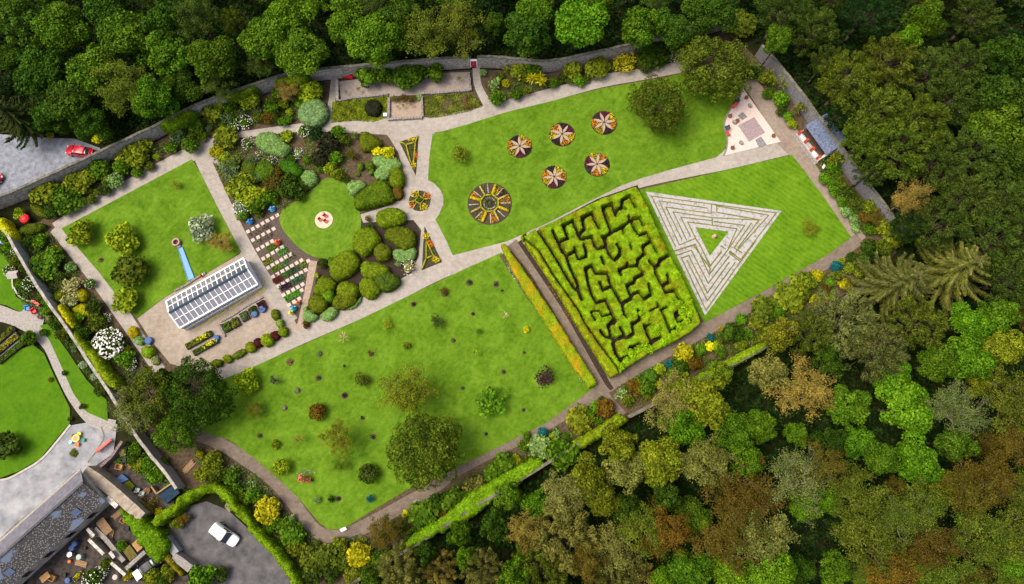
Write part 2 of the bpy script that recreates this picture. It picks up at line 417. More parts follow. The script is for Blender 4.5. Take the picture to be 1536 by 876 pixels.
def pr_plume(seed, R=4.0, zc=7.5, hz=3.6, nl=85, per=105, leaf=0.17):
    """cypress: feathery plumes sweeping up and out"""
    rng = np.random.default_rng(seed); Vs = []; Fs = []; vr = []; k = 0; segs = limb((0, 0, 0), (0, 0, zc), 0.32, 0.12, rng, 4, 0.02)
    D = fib(nl, rng, -0.35) + rng.normal(0, 0.15, (nl, 3))
    for d in D:
        d = d / np.linalg.norm(d); e = np.array([0, 0, zc]) + d * np.array([R, R, hz]) * rng.uniform(0.62, 1.12)
        ax = d * np.array([1, 1, 0.3]) + np.array([0, 0, 0.45]) + rng.normal(0, 0.32, 3); ax /= np.linalg.norm(ax)
        L = rng.uniform(0.9, 1.8); t = rng.uniform(0, 1, per) ** 0.8; rad = 0.62 * np.sqrt(1 - t) * (0.35 + t) * 1.2 + 0.08
        o = rng.normal(0, 1, (per, 3)); o -= ax * (o @ ax)[:, None]; o /= np.linalg.norm(o, axis=1, keepdims=True)
        p = e - ax * L * 0.75 + ax * (L * t)[:, None] + o * (rad * rng.uniform(0.5, 1, per))[:, None]
        T = np.tile(ax, (per, 1)) + o * 0.55 + rng.normal(0, 0.2, (per, 3))
        v, f, a = leaf_quads(p, o + np.array([0, 0, 0.4]), leaf, 0.33, 0.5, T=T, rng=rng)
        tone = rng.uniform(-0.18, 0.18); Vs.append(v); Fs.append(f + k); vr.append(np.clip(a * 0.75 + 0.12 + tone, 0, 1)); k += len(v)
        segs += limb((0, 0, zc - hz * 0.6), e - ax * L * 0.5, 0.08, 0.02, rng, 2, 0.05)
    return dict(crown=np_mesh('crown', np.concatenate(Vs), np.concatenate(Fs), np.concatenate(vr)), trunk=tubes(segs, 'trunk', 4), R=R, zc=zc, h=zc + hz)
def pr_fir(seed, R=4.2, h=13.0, nb=11, whorls=8, leaf=0.20):
    """fir: whorls of boughs with drooping sprays, pale bough tips"""
    rng = np.random.default_rng(seed); Q_ = []; P_ = []; N_ = []; T_ = []; segs = limb((0, 0, 0), (0, 0, h), 0.3, 0.03, rng, 5, 0.01)
    for w in range(whorls):
        z = h * (0.28 + 0.7 * w / (whorls - 1)); L = R * (1 - (w / (whorls - 0.2)) ** 1.25) + 0.35; n = max(5, int(nb * (L / R) ** 0.5))
        for b in range(n):
            a = 2 * math.pi * (b + rng.uniform(-.3, .3)) / n + w * 0.7; Lb = L * rng.uniform(0.75, 1.12)
            m = int(70 * Lb) + 12; t = rng.uniform(0.08, 1, m); dr = np.array([math.cos(a), math.sin(a), 0])
            zz = z - 0.28 * Lb * np.sin(t * 2.0) + 0.25 * Lb * t ** 3
            wid = (0.42 * (1 - t) + 0.08) * (0.45 + 0.12 * Lb); s = rng.uniform(-1, 1, m); side = np.array([-dr[1], dr[0], 0])
            p = dr * (Lb * t)[:, None] + side * (wid * s)[:, None]; p[:, 2] = zz - np.abs(s) * wid * 0.5 + rng.normal(0, 0.05, m)
            Q_.append(-0.15 + 0.55 * np.exp(-(s * 3.0) ** 2) * (t > 0.2)); P_.append(p); N_.append(np.tile([0, 0, 1.0], (m, 1)) + dr * 0.3); T_.append(np.tile(dr, (m, 1)) * 0.8 + side * (s * 0.8)[:, None])
            e = dr * Lb; segs.append((np.array([0, 0, z]), np.array([e[0], e[1], z - 0.28 * Lb * 0.9 + 0.25 * Lb]), 0.045, 0.015))
    v, f, a = leaf_quads(np.concatenate(P_), np.concatenate(N_), leaf, 0.3, 0.3, T=np.concatenate(T_), rng=rng); a = np.clip(a * 0.6 + np.repeat(np.concatenate(Q_), 4), 0, 1)
    return dict(crown=np_mesh('crown', v, f, a), trunk=tubes(segs, 'trunk', 4), R=R, zc=h * 0.6, h=h)
def pr_spiky(seed, n=7, m=26, R=1.0, leaf=0.30):
    """strap leaved clumps"""
    rng = np.random.default_rng(seed); V = []; F = []; va = []
    for q in range(n):
        c = np.array([rng.normal(0, .38), rng.normal(0, .38), rng.uniform(0.25, 0.9)]) * (R if n > 1 else 0)
        c[2] = rng.uniform(0.4, 0.9)
        for i in range(m):
            a = rng.uniform(0, 6.28); e = rng.uniform(0.1, 1.2); L = rng.uniform(0.4, 0.7) * (1.0 if n > 1 else 1.5)
            d = np.array([math.cos(a) * math.cos(e), math.sin(a) * math.cos(e), math.sin(e)]); s = np.array([-math.sin(a), math.cos(a), 0]) * 0.045
            mid = c + d * L * 0.6; tip = c + d * L + np.array([0, 0, -0.22 * L]); k = len(V)
            V += [c, mid + s, tip, mid - s]; F.append((k, k + 1, k + 2, k + 3)); va += [rng.uniform(0, 1)] * 4
    return dict(crown=np_mesh('foliage', np.array(V), np.array(F), va), trunk=None, R=1.0, zc=0.6, h=1.0)
def pr_shrub(seed, nl=14, per=70, leaf=0.12, lr=(0.3, 0.5), low=-0.1, hz=0.72):
    d = pr_broad(seed, R=0.78, zc=0.62, hz=hz * 0.75, nl=nl, lr=lr, per=per * 5, leaf=leaf, low=low)
    d['R'] = 0.95; d['h'] = 0.62 + hz; return d
PROTO = {
 'broad': [pr_broad(s, per=230, leaf=0.165, nl=34, lr=(0.6, 1.25)) for s in (1, 2, 3, 4)] + [pr_broad(s, nl=24, lr=(0.8, 1.6), per=230, leaf=0.165, zc=7.4, hz=3.6, scat=0.19) for s in (5, 6, 7)] + [pr_broad(s, nl=48, lr=(0.45, 0.95), per=230, leaf=0.155, scat=0.19) for s in (8, 9)],
 'big': [pr_broad(s, R=5.0, zc=5.6, hz=4.2, nl=150, lr=(0.55, 1.15), per=130, leaf=0.15, low=-0.6, rr=(0.7, 1.06), scat=0.3) for s in (11, 12)],
 'twig': [pr_twiggy(s) for s in (21, 22, 23)],
 'bare': [pr_twiggy(s, per=13, leaf=0.10, kids=6, kids2=6, pale=0.016, spread=0.28) for s in (31, 32)],
 'weep': [pr_twiggy(s, R=3.2, zc=5.5, hz=2.2, per=24, leaf=0.12, kids=5, kids2=4, up=-0.5, spread=0.3) for s in (33,)],
 'plume': [pr_plume(s) for s in (41, 42, 43)],
 'fir': [pr_fir(s) for s in (51, 52)],
 'bush': [pr_shrub(s) for s in (61, 62, 63, 64)],
 'fine': [pr_shrub(s, nl=26, per=60, leaf=0.075, lr=(0.18, 0.32)) for s in (65, 66)],
 'loose': [pr_shrub(s, nl=44, per=52, leaf=0.08, lr=(0.14, 0.28), low=-0.3) for s in (67, 68)],
 'spiky': [pr_spiky(s) for s in (71, 72)],
 'tuft': [pr_spiky(s, n=1, m=30) for s in (73,)],
}
def pr_flowers(seed, n=70, leaf=0.06):
    rng = np.random.default_rng(seed); d = sph(n, rng, 0.0)
    k = rng.normal(0, 1, (12, 3)); k /= np.linalg.norm(k, axis=1, keepdims=True); k[:, 2] = abs(k[:, 2])
    p = d * np.array([0.98, 0.98, 0.62]) * rng.uniform(0.97, 1.08, (n, 1)) + np.array([0, 0, 0.68])
    v, f, a = leaf_quads(p, d + np.array([0, 0, 0.7]), leaf, 0.95, 0.35, rng=rng); return np_mesh('flowers', v, f, 0.5 + a * 0.5)
FLOWERS = [pr_flowers(s) for s in (81, 82, 83)]
DENSE = pr_flowers(84, 230, 0.07)
C = dict(  # foliage base colours
 lime=(0.22, 0.295, 0.010), gold=(0.34, 0.325, 0.008), yellow=(0.62, 0.60, 0.010), mid=(0.076, 0.156, 0.007), dark=(0.040, 0.084, 0.006),
 deep=(0.018, 0.048, 0.008), olive=(0.084, 0.118, 0.009), limeol=(0.150, 0.188, 0.010), vivid=(0.098, 0.215, 0.008), sage=(0.20, 0.33, 0.085),
 grey=(0.29, 0.37, 0.21), pale=(0.36, 0.35, 0.13), tan=(0.22, 0.17, 0.030), brown=(0.092, 0.074, 0.008), rust=(0.118, 0.074, 0.007), plum=(0.075, 0.014, 0.018),
 purple=(0.050, 0.022, 0.030), teal=(0.012, 0.13, 0.125), greyol=(0.105, 0.135, 0.030), dkol=(0.050, 0.082, 0.010), tanol=(0.165, 0.170, 0.032), blk=(0.026, 0.030, 0.012), greygreen=(0.10, 0.16, 0.05), white=(0.62, 0.62, 0.54))
WORD = dict(lime='lime green', gold='golden green', yellow='bright yellow', mid='mid green', dark='dark green', deep='very dark green', olive='olive green', limeol='yellowish green',
 vivid='vivid green', sage='pale sage green', grey='silvery white', pale='pale cream', tan='tan', brown='brown', rust='rusty orange', plum='dark red', purple='dark purple', teal='teal blue',
 greyol='greyish olive', dkol='dark olive', tanol='tan green', blk='blackish green', greygreen='grey green', white='white')
FORM = dict(broad='leafy tree', big='big dense leafy tree', twig='fine twigged tree', bare='half bare twiggy tree', weep='sparse weeping tree', plume='feathery cypress', fir='fir with pale boughs',
 bush='leafy shrub', fine='fine leaved bush', loose='loose open bush', spiky='strap leaved shrub', tuft='spiky tuft')
NAME = dict(broad='leafy_tree', big='leafy_tree', twig='twiggy_tree', bare='bare_tree', weep='weeping_tree', plume='cypress_tree', fir='fir_tree', bush='shrub', fine='low_bush', loose='open_bush', spiky='spiky_shrub', tuft='spiky_tuft')
PR = random.Random(5)
TREES = ('broad', 'big', 'twig', 'bare', 'weep', 'plume', 'fir')
def jig(c, a=0.10):
    k = 1 + PR.uniform(-a, a); return tuple(min(0.8, x * k * (1 + PR.uniform(-a, a) * 0.5)) for x in c)
def plant(kind, px, py, r, col, label=None, h=None, group=None, flowers=None, jitter=0.10, cat=None, name=None, part=None):
    """a plant whose crown is seen at (px,py) with radius r photo pixels"""
    pr = PR.choice(PROTO[kind]); tree = kind in TREES
    if tree:
        hh = h if h else (11.0 if kind != 'fir' else 13.0)
        zc = hh * pr['zc'] / pr['h']; rm = r * MPP(px, py, zc)
    else:
        rm = r * MPP(px, py, 0.5) * (1.35 if kind == 'loose' else 1.13); hh = h if h else min(2.2, max(0.5, 1.25 * rm)); zc = hh * 0.55
    b = P(px, py, zc); s = rm / pr['R'] * 0.97; sz = hh / pr['h']
    root = empty(name or ('flowering_shrub' if flowers else NAME[kind]), (b.x, b.y, 0.0), PR.uniform(0, 6.28))
    c = jig(C[col] if isinstance(col, str) else col, jitter)
    root.scale = (s, s, sz)
    cr = obj(part or ('crown' if tree else 'foliage'), pr['crown'], FOL, root, c)
    if pr['trunk'] is not None:
        obj('trunk' if tree else 'stem', pr['trunk'], PALEBARK if kind == 'bare' else TWIGBARK if kind in ('twig', 'weep') else BARK, root)
    if flowers: obj('flowers', DENSE if r > 19.5 else PR.choice(FLOWERS), PETAL, root, C.get(flowers, flowers) if isinstance(flowers, str) else flowers)
    word = WORD[col] if isinstance(col, str) else 'green'
    size = ''
    desc = f"{word} {FORM[kind]}" + (f" dotted with {flowers} flowers" if isinstance(flowers, str) else '')
    ca = cat or ('tree' if tree else 'flowering shrub' if flowers else {'bush': 'shrub', 'spiky': 'strap leaved plant', 'tuft': 'strap leaved plant'}.get(kind, 'bush'))
    if label: tag(root, label, ca, group)
    else: auto(root, desc, ca, px, py, group)
    root['r_px'] = r
    return root
def topiary(poly, col, desc=None, h=1.3, rnd=0.9, seed=1, name='topiary_bush', label=None, m=None, leaf=0.10, density=75, flat=0.42, gaps=(), cat='topiary', group='clipped topiary bushes', lump=0.09, lumps=2.4, jit=0.85, **kw):
    me, c0 = clipped(poly, list(gaps), h, rnd, zref=h * 0.5, seed=seed, leaf=leaf, density=density, flat=flat, lump=lump, lumps=lumps, **kw)
    o = obj(name, me, m or FOLC, None, jig(C[col] if isinstance(col, str) else col, 0.06)); o.location = c0
    px = sum(p[0] for p in poly) / len(poly); py = sum(p[1] for p in poly) / len(poly)
    if label or desc: tag(o, label or desc, cat, group)
    else: auto(o, 'clipped dome bush', cat, px, py, group)
    return o
def ell(cx, cy, rx, ry=None, rot=0, n=14, irr=0.05, seed=0):
    ry = ry or rx; rs = random.Random(seed + int(cx * 7 + cy)); a0 = math.radians(rot); out = []
    for i in range(n):
        t = 2 * math.pi * i / n; k = 1 + rs.uniform(-irr, irr); x = rx * k * math.cos(t); y = ry * k * math.sin(t)
        out.append((cx + x * math.cos(a0) - y * math.sin(a0), cy + x * math.sin(a0) + y * math.cos(a0)))
    return smooth_poly(out, 2)
def cover(name, poly_px, density, leaf, h=0.25, seed=1, desc=None, col='mid', gate=-0.35, m=None):
    """low ground cover nobody could count: one object of stuff"""
    rng = np.random.default_rng(seed); poly = W(poly_px); xs = [p.x for p in poly]; ys = [p.y for p in poly]
    n = int((max(xs) - min(xs)) * (max(ys) - min(ys)) * density)
    X = rng.uniform(min(xs), max(xs), n); Y = rng.uniform(min(ys), max(ys), n)
    clump = wobble(X, Y, 1.2, seed + 3); k = inside(X, Y, poly) & (clump + rng.normal(0, 0.25, n) > gate); X, Y, cl = X[k], Y[k], clump[k]
    Zz = rng.uniform(0.02, 1, len(X)) * h * np.clip(0.6 + cl, 0.25, 1.6)
    pts = np.stack([X, Y, Zz], 1); N = rng.normal(0, 0.5, (len(X), 3)); N[:, 2] = 1
    v, f, a = leaf_quads(pts, N, leaf, 0.7, 0.5, rng=rng)
    tone = np.repeat(np.clip(wobble(X, Y, 2.5, seed + 9) * 0.35, -0.4, 0.4), 4)
    me = np_mesh(name, v, f, np.clip(a * 0.7 + 0.15 + tone, 0, 1)); o = obj(name, me, m or FOL, None, C[col] if isinstance(col, str) else col)
    o['kind'] = 'stuff'; o['category'] = 'ground cover'
    px = sum(p[0] for p in poly_px) / len(poly_px); py = sum(p[1] for p in poly_px) / len(poly_px)
    if desc: o['label'] = desc
    else: REG.append((o, f"low {WORD.get(col, 'mixed green') if isinstance(col, str) else 'mixed green'} ground cover", px, py))
    return o
# ---------------------------------------------------------------- setting: ground, lawns, paths
def grass_mat(name, c1, c2, rings=None, stripes=None):
    m = bpy.data.materials.new(name); m.use_nodes = True; n, l = m.node_tree.nodes, m.node_tree.links
    b = n['Principled BSDF']; b.inputs['Roughness'].default_value = 0.85; b.inputs['Specular IOR Level'].default_value = 0.04
    geo = n.new('ShaderNodeNewGeometry')
    def noise(sc, det=4, dist=0.0, ro=0.6):
        t = n.new('ShaderNodeTexNoise'); t.inputs['Scale'].default_value = sc; t.inputs['Detail'].default_value = det
        t.inputs['Roughness'].default_value = ro; t.inputs['Distortion'].default_value = dist
        l.new(geo.outputs['Position'], t.inputs['Vector']); return t.outputs['Fac']
    def math_(op, a, bb):
        q = n.new('ShaderNodeMath'); q.operation = op
        for i, x in enumerate((a, bb)):
            if isinstance(x, (int, float)): q.inputs[i].default_value = x
            else: l.new(x, q.inputs[i])
        return q.outputs[0]
    f = math_('ADD', math_('MULTIPLY', noise(0.33, 5, 0.8), 0.95), math_('MULTIPLY', noise(1.5, 7, 0.6, 0.7), 0.95))
    f = math_('ADD', f, math_('MULTIPLY', noise(13, 3), 0.55))
    w = n.new('ShaderNodeTexWave')
    if rings:
        w.wave_type = 'RINGS'; w.rings_direction = 'SPHERICAL'
        sub = n.new('ShaderNodeVectorMath'); sub.operation = 'SUBTRACT'; l.new(geo.outputs['Position'], sub.inputs[0]); sub.inputs[1].default_value = rings
        l.new(sub.outputs[0], w.inputs['Vector'])
    else:
        w.bands_direction = 'X'; mp = n.new('ShaderNodeMapping'); mp.inputs['Rotation'].default_value = (0, 0, stripes or 0.5)
        l.new(geo.outputs['Position'], mp.inputs['Vector']); l.new(mp.outputs[0], w.inputs['Vector'])
    w.inputs['Scale'].default_value = 0.42; w.inputs['Distortion'].default_value = 7.0; w.inputs['Detail'].default_value = 4; w.inputs['Detail Scale'].default_value = 0.7
    f = math_('ADD', f, math_('MULTIPLY', w.outputs['Fac'], 0.15 if stripes == -0.95 else 0.09 if rings else 0.04))
    r = n.new('ShaderNodeMapRange'); l.new(f, r.inputs['Value']); r.inputs['From Min'].default_value = 0.95; r.inputs['From Max'].default_value = 1.66
    mx = n.new('ShaderNodeMix'); mx.data_type = 'RGBA'; l.new(r.outputs[0], mx.inputs[0]); mx.inputs[6].default_value = (*c1, 1); mx.inputs[7].default_value = (*c2, 1)
    l.new(mx.outputs[2], b.inputs['Base Color'])
    bp = n.new('ShaderNodeBump'); bp.inputs['Strength'].default_value = 0.7; bp.inputs['Distance'].default_value = 0.06
    l.new(noise(24, 2), bp.inputs['Height']); l.new(bp.outputs[0], b.inputs['Normal']); return m
GA, GB = (0.043, 0.105, 0.003), (0.148, 0.264, 0.018)
GRASS = grass_mat('mown_grass', GA, GB, stripes=0.6)
GRASS_R = grass_mat('ring_mown_grass', (0.046, 0.115, 0.003), (0.155, 0.26, 0.022), rings=tuple(P(486, 330)))
GRASS_S = grass_mat('stripe_mown_grass', (0.045, 0.122, 0.003), (0.135, 0.25, 0.012), stripes=-0.95)
GRASS_D = grass_mat('side_lawn_grass', (0.040, 0.115, 0.004), (0.095, 0.20, 0.007), stripes=0.9)
def gravel_mat(name, c0, c1, c2):
    """trodden gravel: broad worn and damp areas, finer stains, grain"""
    m = bpy.data.materials.new(name); m.use_nodes = True; MATS[name] = m; n, l = m.node_tree.nodes, m.node_tree.links
    b = n['Principled BSDF']; b.inputs['Roughness'].default_value = 0.95; b.inputs['Specular IOR Level'].default_value = 0.1
    geo = n.new('ShaderNodeNewGeometry'); acc = None
    for sc, det, w in ((0.22, 3, 0.5), (1.6, 6, 0.8), (9.0, 4, 0.75), (34.0, 2, 0.55)):
        t = n.new('ShaderNodeTexNoise'); t.inputs['Scale'].default_value = sc; t.inputs['Detail'].default_value = det; t.inputs['Roughness'].default_value = 0.7
        l.new(geo.outputs['Position'], t.inputs['Vector']); q = n.new('ShaderNodeMath'); q.operation = 'MULTIPLY_ADD'; l.new(t.outputs['Fac'], q.inputs[0]); q.inputs[1].default_value = w
        if acc is None: q.inputs[2].default_value = 0.0
        else: l.new(acc, q.inputs[2])
        acc = q.outputs[0]
    r = n.new('ShaderNodeValToRGB'); mr = n.new('ShaderNodeMapRange'); mr.inputs['From Min'].default_value = 0.95; mr.inputs['From Max'].default_value = 1.65; l.new(acc, mr.inputs['Value'])
    r.color_ramp.elements[0].color = (*c0, 1); r.color_ramp.elements[1].color = (*c2, 1); e = r.color_ramp.elements.new(0.5); e.color = (*c1, 1)
    l.new(mr.outputs[0], r.inputs['Fac']); l.new(r.outputs[0], b.inputs['Base Color'])
    bp = n.new('ShaderNodeBump'); bp.inputs['Strength'].default_value = 0.5; bp.inputs['Distance'].default_value = 0.05; l.new(acc, bp.inputs['Height']); l.new(bp.outputs[0], b.inputs['Normal']); return m
GRAVEL = gravel_mat('pale_gravel', (0.165, 0.146, 0.117), (0.295, 0.267, 0.228), (0.42, 0.392, 0.352))
GRAVELB = gravel_mat('brown_gravel', (0.075, 0.057, 0.040), (0.152, 0.121, 0.092), (0.245, 0.206, 0.164))
YARD = gravel_mat('yard_gravel', (0.15, 0.125, 0.092), (0.275, 0.23, 0.18), (0.40, 0.345, 0.285))
GREYGRAVEL = mat('grey_gravel', (0.12, 0.135, 0.16), 0.95, rgb2=(0.27, 0.29, 0.32), scale=1.2, bump=0.5, bscale=18, detail=10)
CONCRETE = mat('concrete', (0.14, 0.15, 0.165), 0.9, rgb2=(0.34, 0.345, 0.35), scale=0.45, bump=0.2, bscale=20, detail=9)
ASPHALT = mat('wet_asphalt', (0.030, 0.031, 0.036), 0.75, rgb2=(0.115, 0.108, 0.105), scale=0.6, bump=0.3, bscale=22, detail=9)
PAVING = mat('stone_paving', (0.20, 0.19, 0.17), 0.9, rgb2=(0.36, 0.335, 0.30), scale=3.5, bump=0.5, bscale=8, detail=6)
PINK = mat('pink_paving', (0.50, 0.39, 0.34), 0.9, rgb2=(0.60, 0.49, 0.43), scale=2.0, bump=0.1, bscale=12)
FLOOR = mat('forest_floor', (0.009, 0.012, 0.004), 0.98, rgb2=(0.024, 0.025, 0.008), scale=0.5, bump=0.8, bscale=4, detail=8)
# the terrain: one sheet to the horizon
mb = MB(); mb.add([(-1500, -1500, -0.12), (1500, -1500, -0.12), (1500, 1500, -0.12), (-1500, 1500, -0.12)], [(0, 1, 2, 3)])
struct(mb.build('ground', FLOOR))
INNER = [(60, 332), (165, 245), (240, 210), (305, 176), (380, 148), (440, 128), (500, 120), (600, 112), (680, 106), (720, 104), (770, 106), (820, 110), (880, 98), (950, 82), (1020, 62),
         (1095, 44), (1138, 92), (1180, 142), (1235, 217), (1275, 272), (1330, 345), (1345, 378), (1300, 424), (1210, 474), (1130, 528), (1010, 590), (860, 668), (780, 718), (640, 806), (520, 876), (440, 876),
         (392, 800), (330, 742), (272, 730), (235, 690), (170, 585), (108, 498), (62, 428), (20, 350)]
sheet('garden_soil', INNER, -0.02, SOIL, 0.08)
sheet('lawn', [(92, 343), (288, 239), (300, 258), (330, 318), (362, 378), (300, 417), (245, 447), (206, 478), (180, 450), (150, 410)], 0.04, GRASS)
sheet('lawn', smooth_poly([(470, 283), (488, 268), (512, 270), (527, 290), (540, 318), (541, 345), (534, 370), (512, 386), (487, 389), (460, 380), (436, 359), (420, 335), (424, 315), (445, 300)], 4), 0.04, GRASS_R)
sheet('lawn', [(649, 201), (700, 187), (760, 168), (830, 151), (900, 133), (1000, 116), (1030, 108), (1118, 128), (1098, 158), (1088, 178), (1087, 195), (1091, 212), (1086, 226), (1074, 236), (1000, 256), (960, 268), (930, 279), (880, 304), (820, 335), (760, 362), (679, 383),
               (668, 358), (653, 329), (660, 320), (665, 308), (665, 295), (660, 284), (651, 275), (642, 270), (644, 235)], 0.04, GRASS)
sheet('lawn', [(955, 286), (1060, 262), (1120, 248), (1188, 232), (1235, 295), (1277, 356), (1240, 383), (1150, 434), (1057, 484), (1030, 440)], 0.04, GRASS_S)
sheet('lawn', [(752, 379), (700, 402), (650, 426), (600, 450), (540, 479), (450, 519), (360, 559), (325, 572), (296, 600), (290, 632), (310, 650), (345, 660), (385, 690), (425, 725), (455, 755), (478, 783), (492, 794), (506, 794), (520, 790), (560, 765), (610, 735), (690, 699), (760, 664), (820, 634), (893, 580), (875, 560), (830, 495), (780, 420)], 0.04, GRASS)
# lawns beyond the left wall
sheet('lawn', [(0, 375), (14, 388), (24, 405), (20, 430), (24, 445), (45, 458), (30, 468), (10, 458), (-30, 450), (-30, 375)], 0.03, GRASS_D)
sheet('lawn', [(-30, 545), (20, 528), (50, 517), (66, 530), (82, 565), (105, 612), (105, 634), (60, 688), (30, 706), (0, 717), (-30, 720)], 0.03, GRASS_D)
sheet('lawn', [(60, 488), (72, 486), (100, 525), (130, 570), (160, 600), (162, 632), (130, 618), (110, 590), (90, 545), (75, 512)], 0.03, GRASS_D)
# gravel paths inside the walls
sheet('path', [(560, 178), (648, 176), (652, 201), (646, 235), (643, 270), (654, 276), (664, 290), (666, 305), (655, 330), (668, 356), (681, 386), (640, 412), (618, 408), (628, 385), (632, 345), (620, 330), (545, 334), (540, 322), (585, 308), (605, 296), (606, 262), (598, 230), (585, 208)], 0.012, GRAVEL)
ribbon('path', [(85, 345), (131, 314), (201, 276), (282, 233), (318, 215)], [24, 22, 22, 23, 22], 0.005, GRAVEL)
ribbon('path', [(312, 214), (350, 204), (395, 198), (445, 192), (490, 189), (540, 189), (600, 188), (650, 186), (700, 176), (760, 160), (830, 141), (900, 122), (960, 112), (1035, 98)], [10, 9, 11, 12, 18, 22, 30, 26, 22, 20, 19, 19, 17, 17], 0.006, GRAVEL)
ribbon('path', [(84, 340), (112, 374), (145, 417), (182, 469), (222, 530), (240, 556)], [24, 24, 23, 23, 19, 18], 0.007, GRAVEL)
ribbon('path', [(299, 226), (315, 263), (342, 320), (373, 381), (404, 431), (437, 483)], [24, 23, 22, 22, 21, 22], 0.008, GRAVEL)
ribbon('path', [(325, 563), (361, 544), (441, 506), (541, 463), (601, 434), (661, 404), (721, 382), (766, 362), (822, 333), (882, 302), (927, 281), (965, 267), (1040, 250), (1090, 239), (1180, 216)], [28, 30, 29, 28, 28, 28, 27, 26, 26, 26, 26, 26, 28, 30, 33], 0.009, GRAVEL)
ribbon('path', [(1121, 118), (1148, 156), (1182, 206), (1214, 250), (1254, 312), (1291, 362)], [20, 25, 36, 19, 19, 20], 0.010, gravel_mat('mid_brown_gravel', (0.11, 0.085, 0.06), (0.22, 0.178, 0.138), (0.33, 0.28, 0.225)))  # brownish gravel of its own, between the pale and the darker brown paths
ribbon('path', [(1290, 357), (1239, 393), (1179, 429), (1119, 462), (1059, 493), (999, 526), (939, 561), (889, 591), (839, 623), (789, 652), (739, 676), (689, 703), (650, 732), (610, 755), (560, 783), (520, 802), (496, 805), (471, 794), (442, 757), (411, 721), (371, 691), (331, 666), (285, 648)], [19, 19, 19, 19, 21, 21, 21, 23, 22, 21, 20, 19, 18, 20, 21, 21, 21, 20, 20, 20, 20, 19, 18], 0.011, GRAVELB)
ribbon('path', [(768, 364), (800, 404), (830, 452), (868, 516), (908, 584)], [17, 15, 15, 16, 17], 0.012, GRAVELB)
ribbon('path', [(900, 585), (920, 606), (936, 622)], [14, 11, 9], 0.013, GRAVELB)
ribbon('path', [(470, 391), (463, 430), (452, 478), (446, 496)], [12, 10, 8, 8], 0.014, mat('boarded_path', (0.24, 0.18, 0.13), 0.9, rgb2=(0.36, 0.28, 0.21), scale=2.0, bump=0.3, bscale=14))
ribbon('path', [(502, 118), (498, 150), (492, 182)], [11, 10, 9], 0.015, GRAVEL)
ribbon('path', [(714, 102), (717, 128), (729, 152), (742, 168)], [11, 11, 13, 18], 0.016, GRAVEL)
ribbon('path', [(312, 234), (330, 246), (352, 262)], [7, 7, 6], 0.017, GRAVEL)
sheet('path', [(206, 478), (246, 447), (365, 378), (385, 382), (412, 430), (447, 490), (430, 505), (338, 552), (300, 560), (255, 545), (226, 510)], 0.003, YARD)
sheet('gravel_bed', [(508, 122), (560, 116), (640, 110), (703, 108), (705, 137), (632, 142), (582, 145), (512, 151)], 0.02, gravel_mat('pinkish_gravel', (0.17, 0.14, 0.115), (0.29, 0.245, 0.21), (0.42, 0.365, 0.32)))
sheet('gravel_bed', [(585, 152), (632, 146), (632, 176), (585, 179)], 0.03, mat('sandy_gravel', (0.26, 0.195, 0.14), 0.95, rgb2=(0.36, 0.285, 0.22), scale=2, bump=0.4, bscale=20, detail=8))
# soil of the wide beds between the topiary
sheet('bed_soil', [(345, 208), (440, 197), (560, 200), (590, 225), (604, 262), (604, 295), (545, 318), (525, 272), (480, 268), (440, 300), (428, 330), (365, 335), (330, 268), (318, 240)], 0.001, SOIL)
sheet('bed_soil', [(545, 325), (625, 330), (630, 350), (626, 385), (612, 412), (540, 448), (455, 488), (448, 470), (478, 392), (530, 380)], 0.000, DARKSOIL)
sheet('bed_soil', [(366, 336), (420, 312), (426, 340), (440, 365), (478, 390), (470, 440), (447, 494), (410, 428)], 0.002, mat('dug_soil', (0.05, 0.037, 0.03), 0.95, rgb2=(0.13, 0.10, 0.08), scale=5, bump=0.7, bscale=10))
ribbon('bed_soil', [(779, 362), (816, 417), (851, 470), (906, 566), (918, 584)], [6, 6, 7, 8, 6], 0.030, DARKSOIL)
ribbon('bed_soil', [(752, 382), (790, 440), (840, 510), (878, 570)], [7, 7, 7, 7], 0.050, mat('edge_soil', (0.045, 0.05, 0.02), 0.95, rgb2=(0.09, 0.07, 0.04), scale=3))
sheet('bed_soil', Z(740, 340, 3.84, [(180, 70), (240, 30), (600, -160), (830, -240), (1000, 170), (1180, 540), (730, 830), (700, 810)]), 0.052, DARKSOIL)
# outside the walls
sheet('car_park', [(-40, 198), (60, 206), (112, 208), (150, 222), (150, 232), (60, 268), (0, 296), (-40, 315)], 0.0, GREYGRAVEL)
sheet('car_park', [(268, 775), (280, 760), (310, 752), (342, 765), (385, 805), (425, 850), (445, 890), (300, 890), (262, 830), (252, 800)], 0.0, ASPHALT)
sheet('puddle', smooth_poly(Z(0, 640, 3.84, [(1070, 480), (1130, 450), (1170, 470), (1150, 530), (1100, 555), (1060, 530)]), 3), 0.004, mat('puddle_water', (0.014, 0.018, 0.026), 0.4, spec=0.25), 0.004)
ribbon('path', [(-15, 466), (18, 476), (52, 492), (74, 520), (90, 556), (110, 595), (138, 630), (172, 640)], [26, 22, 26, 17, 16, 17, 17, 20], 0.012, PAVING)
sheet('patio', smooth_poly([(28, 470), (34, 460), (48, 455), (60, 460), (66, 476), (62, 490), (48, 500), (34, 492)], 3), 0.016, PAVING)
sheet('driveway', [(-40, 724), (0, 722), (30, 711), (62, 692), (107, 638), (140, 632), (176, 636), (170, 680), (130, 708), (60, 770), (0, 812), (-40, 830)], 0.008, CONCRETE)
sheet('yard', [(40, 876), (120, 706), (175, 676), (260, 722), (262, 800), (290, 890), (40, 890)], -0.01, mat('brown_yard', (0.025, 0.020, 0.018), 0.9, rgb2=(0.085, 0.072, 0.062), scale=1.5, bump=0.4, bscale=10, detail=8))
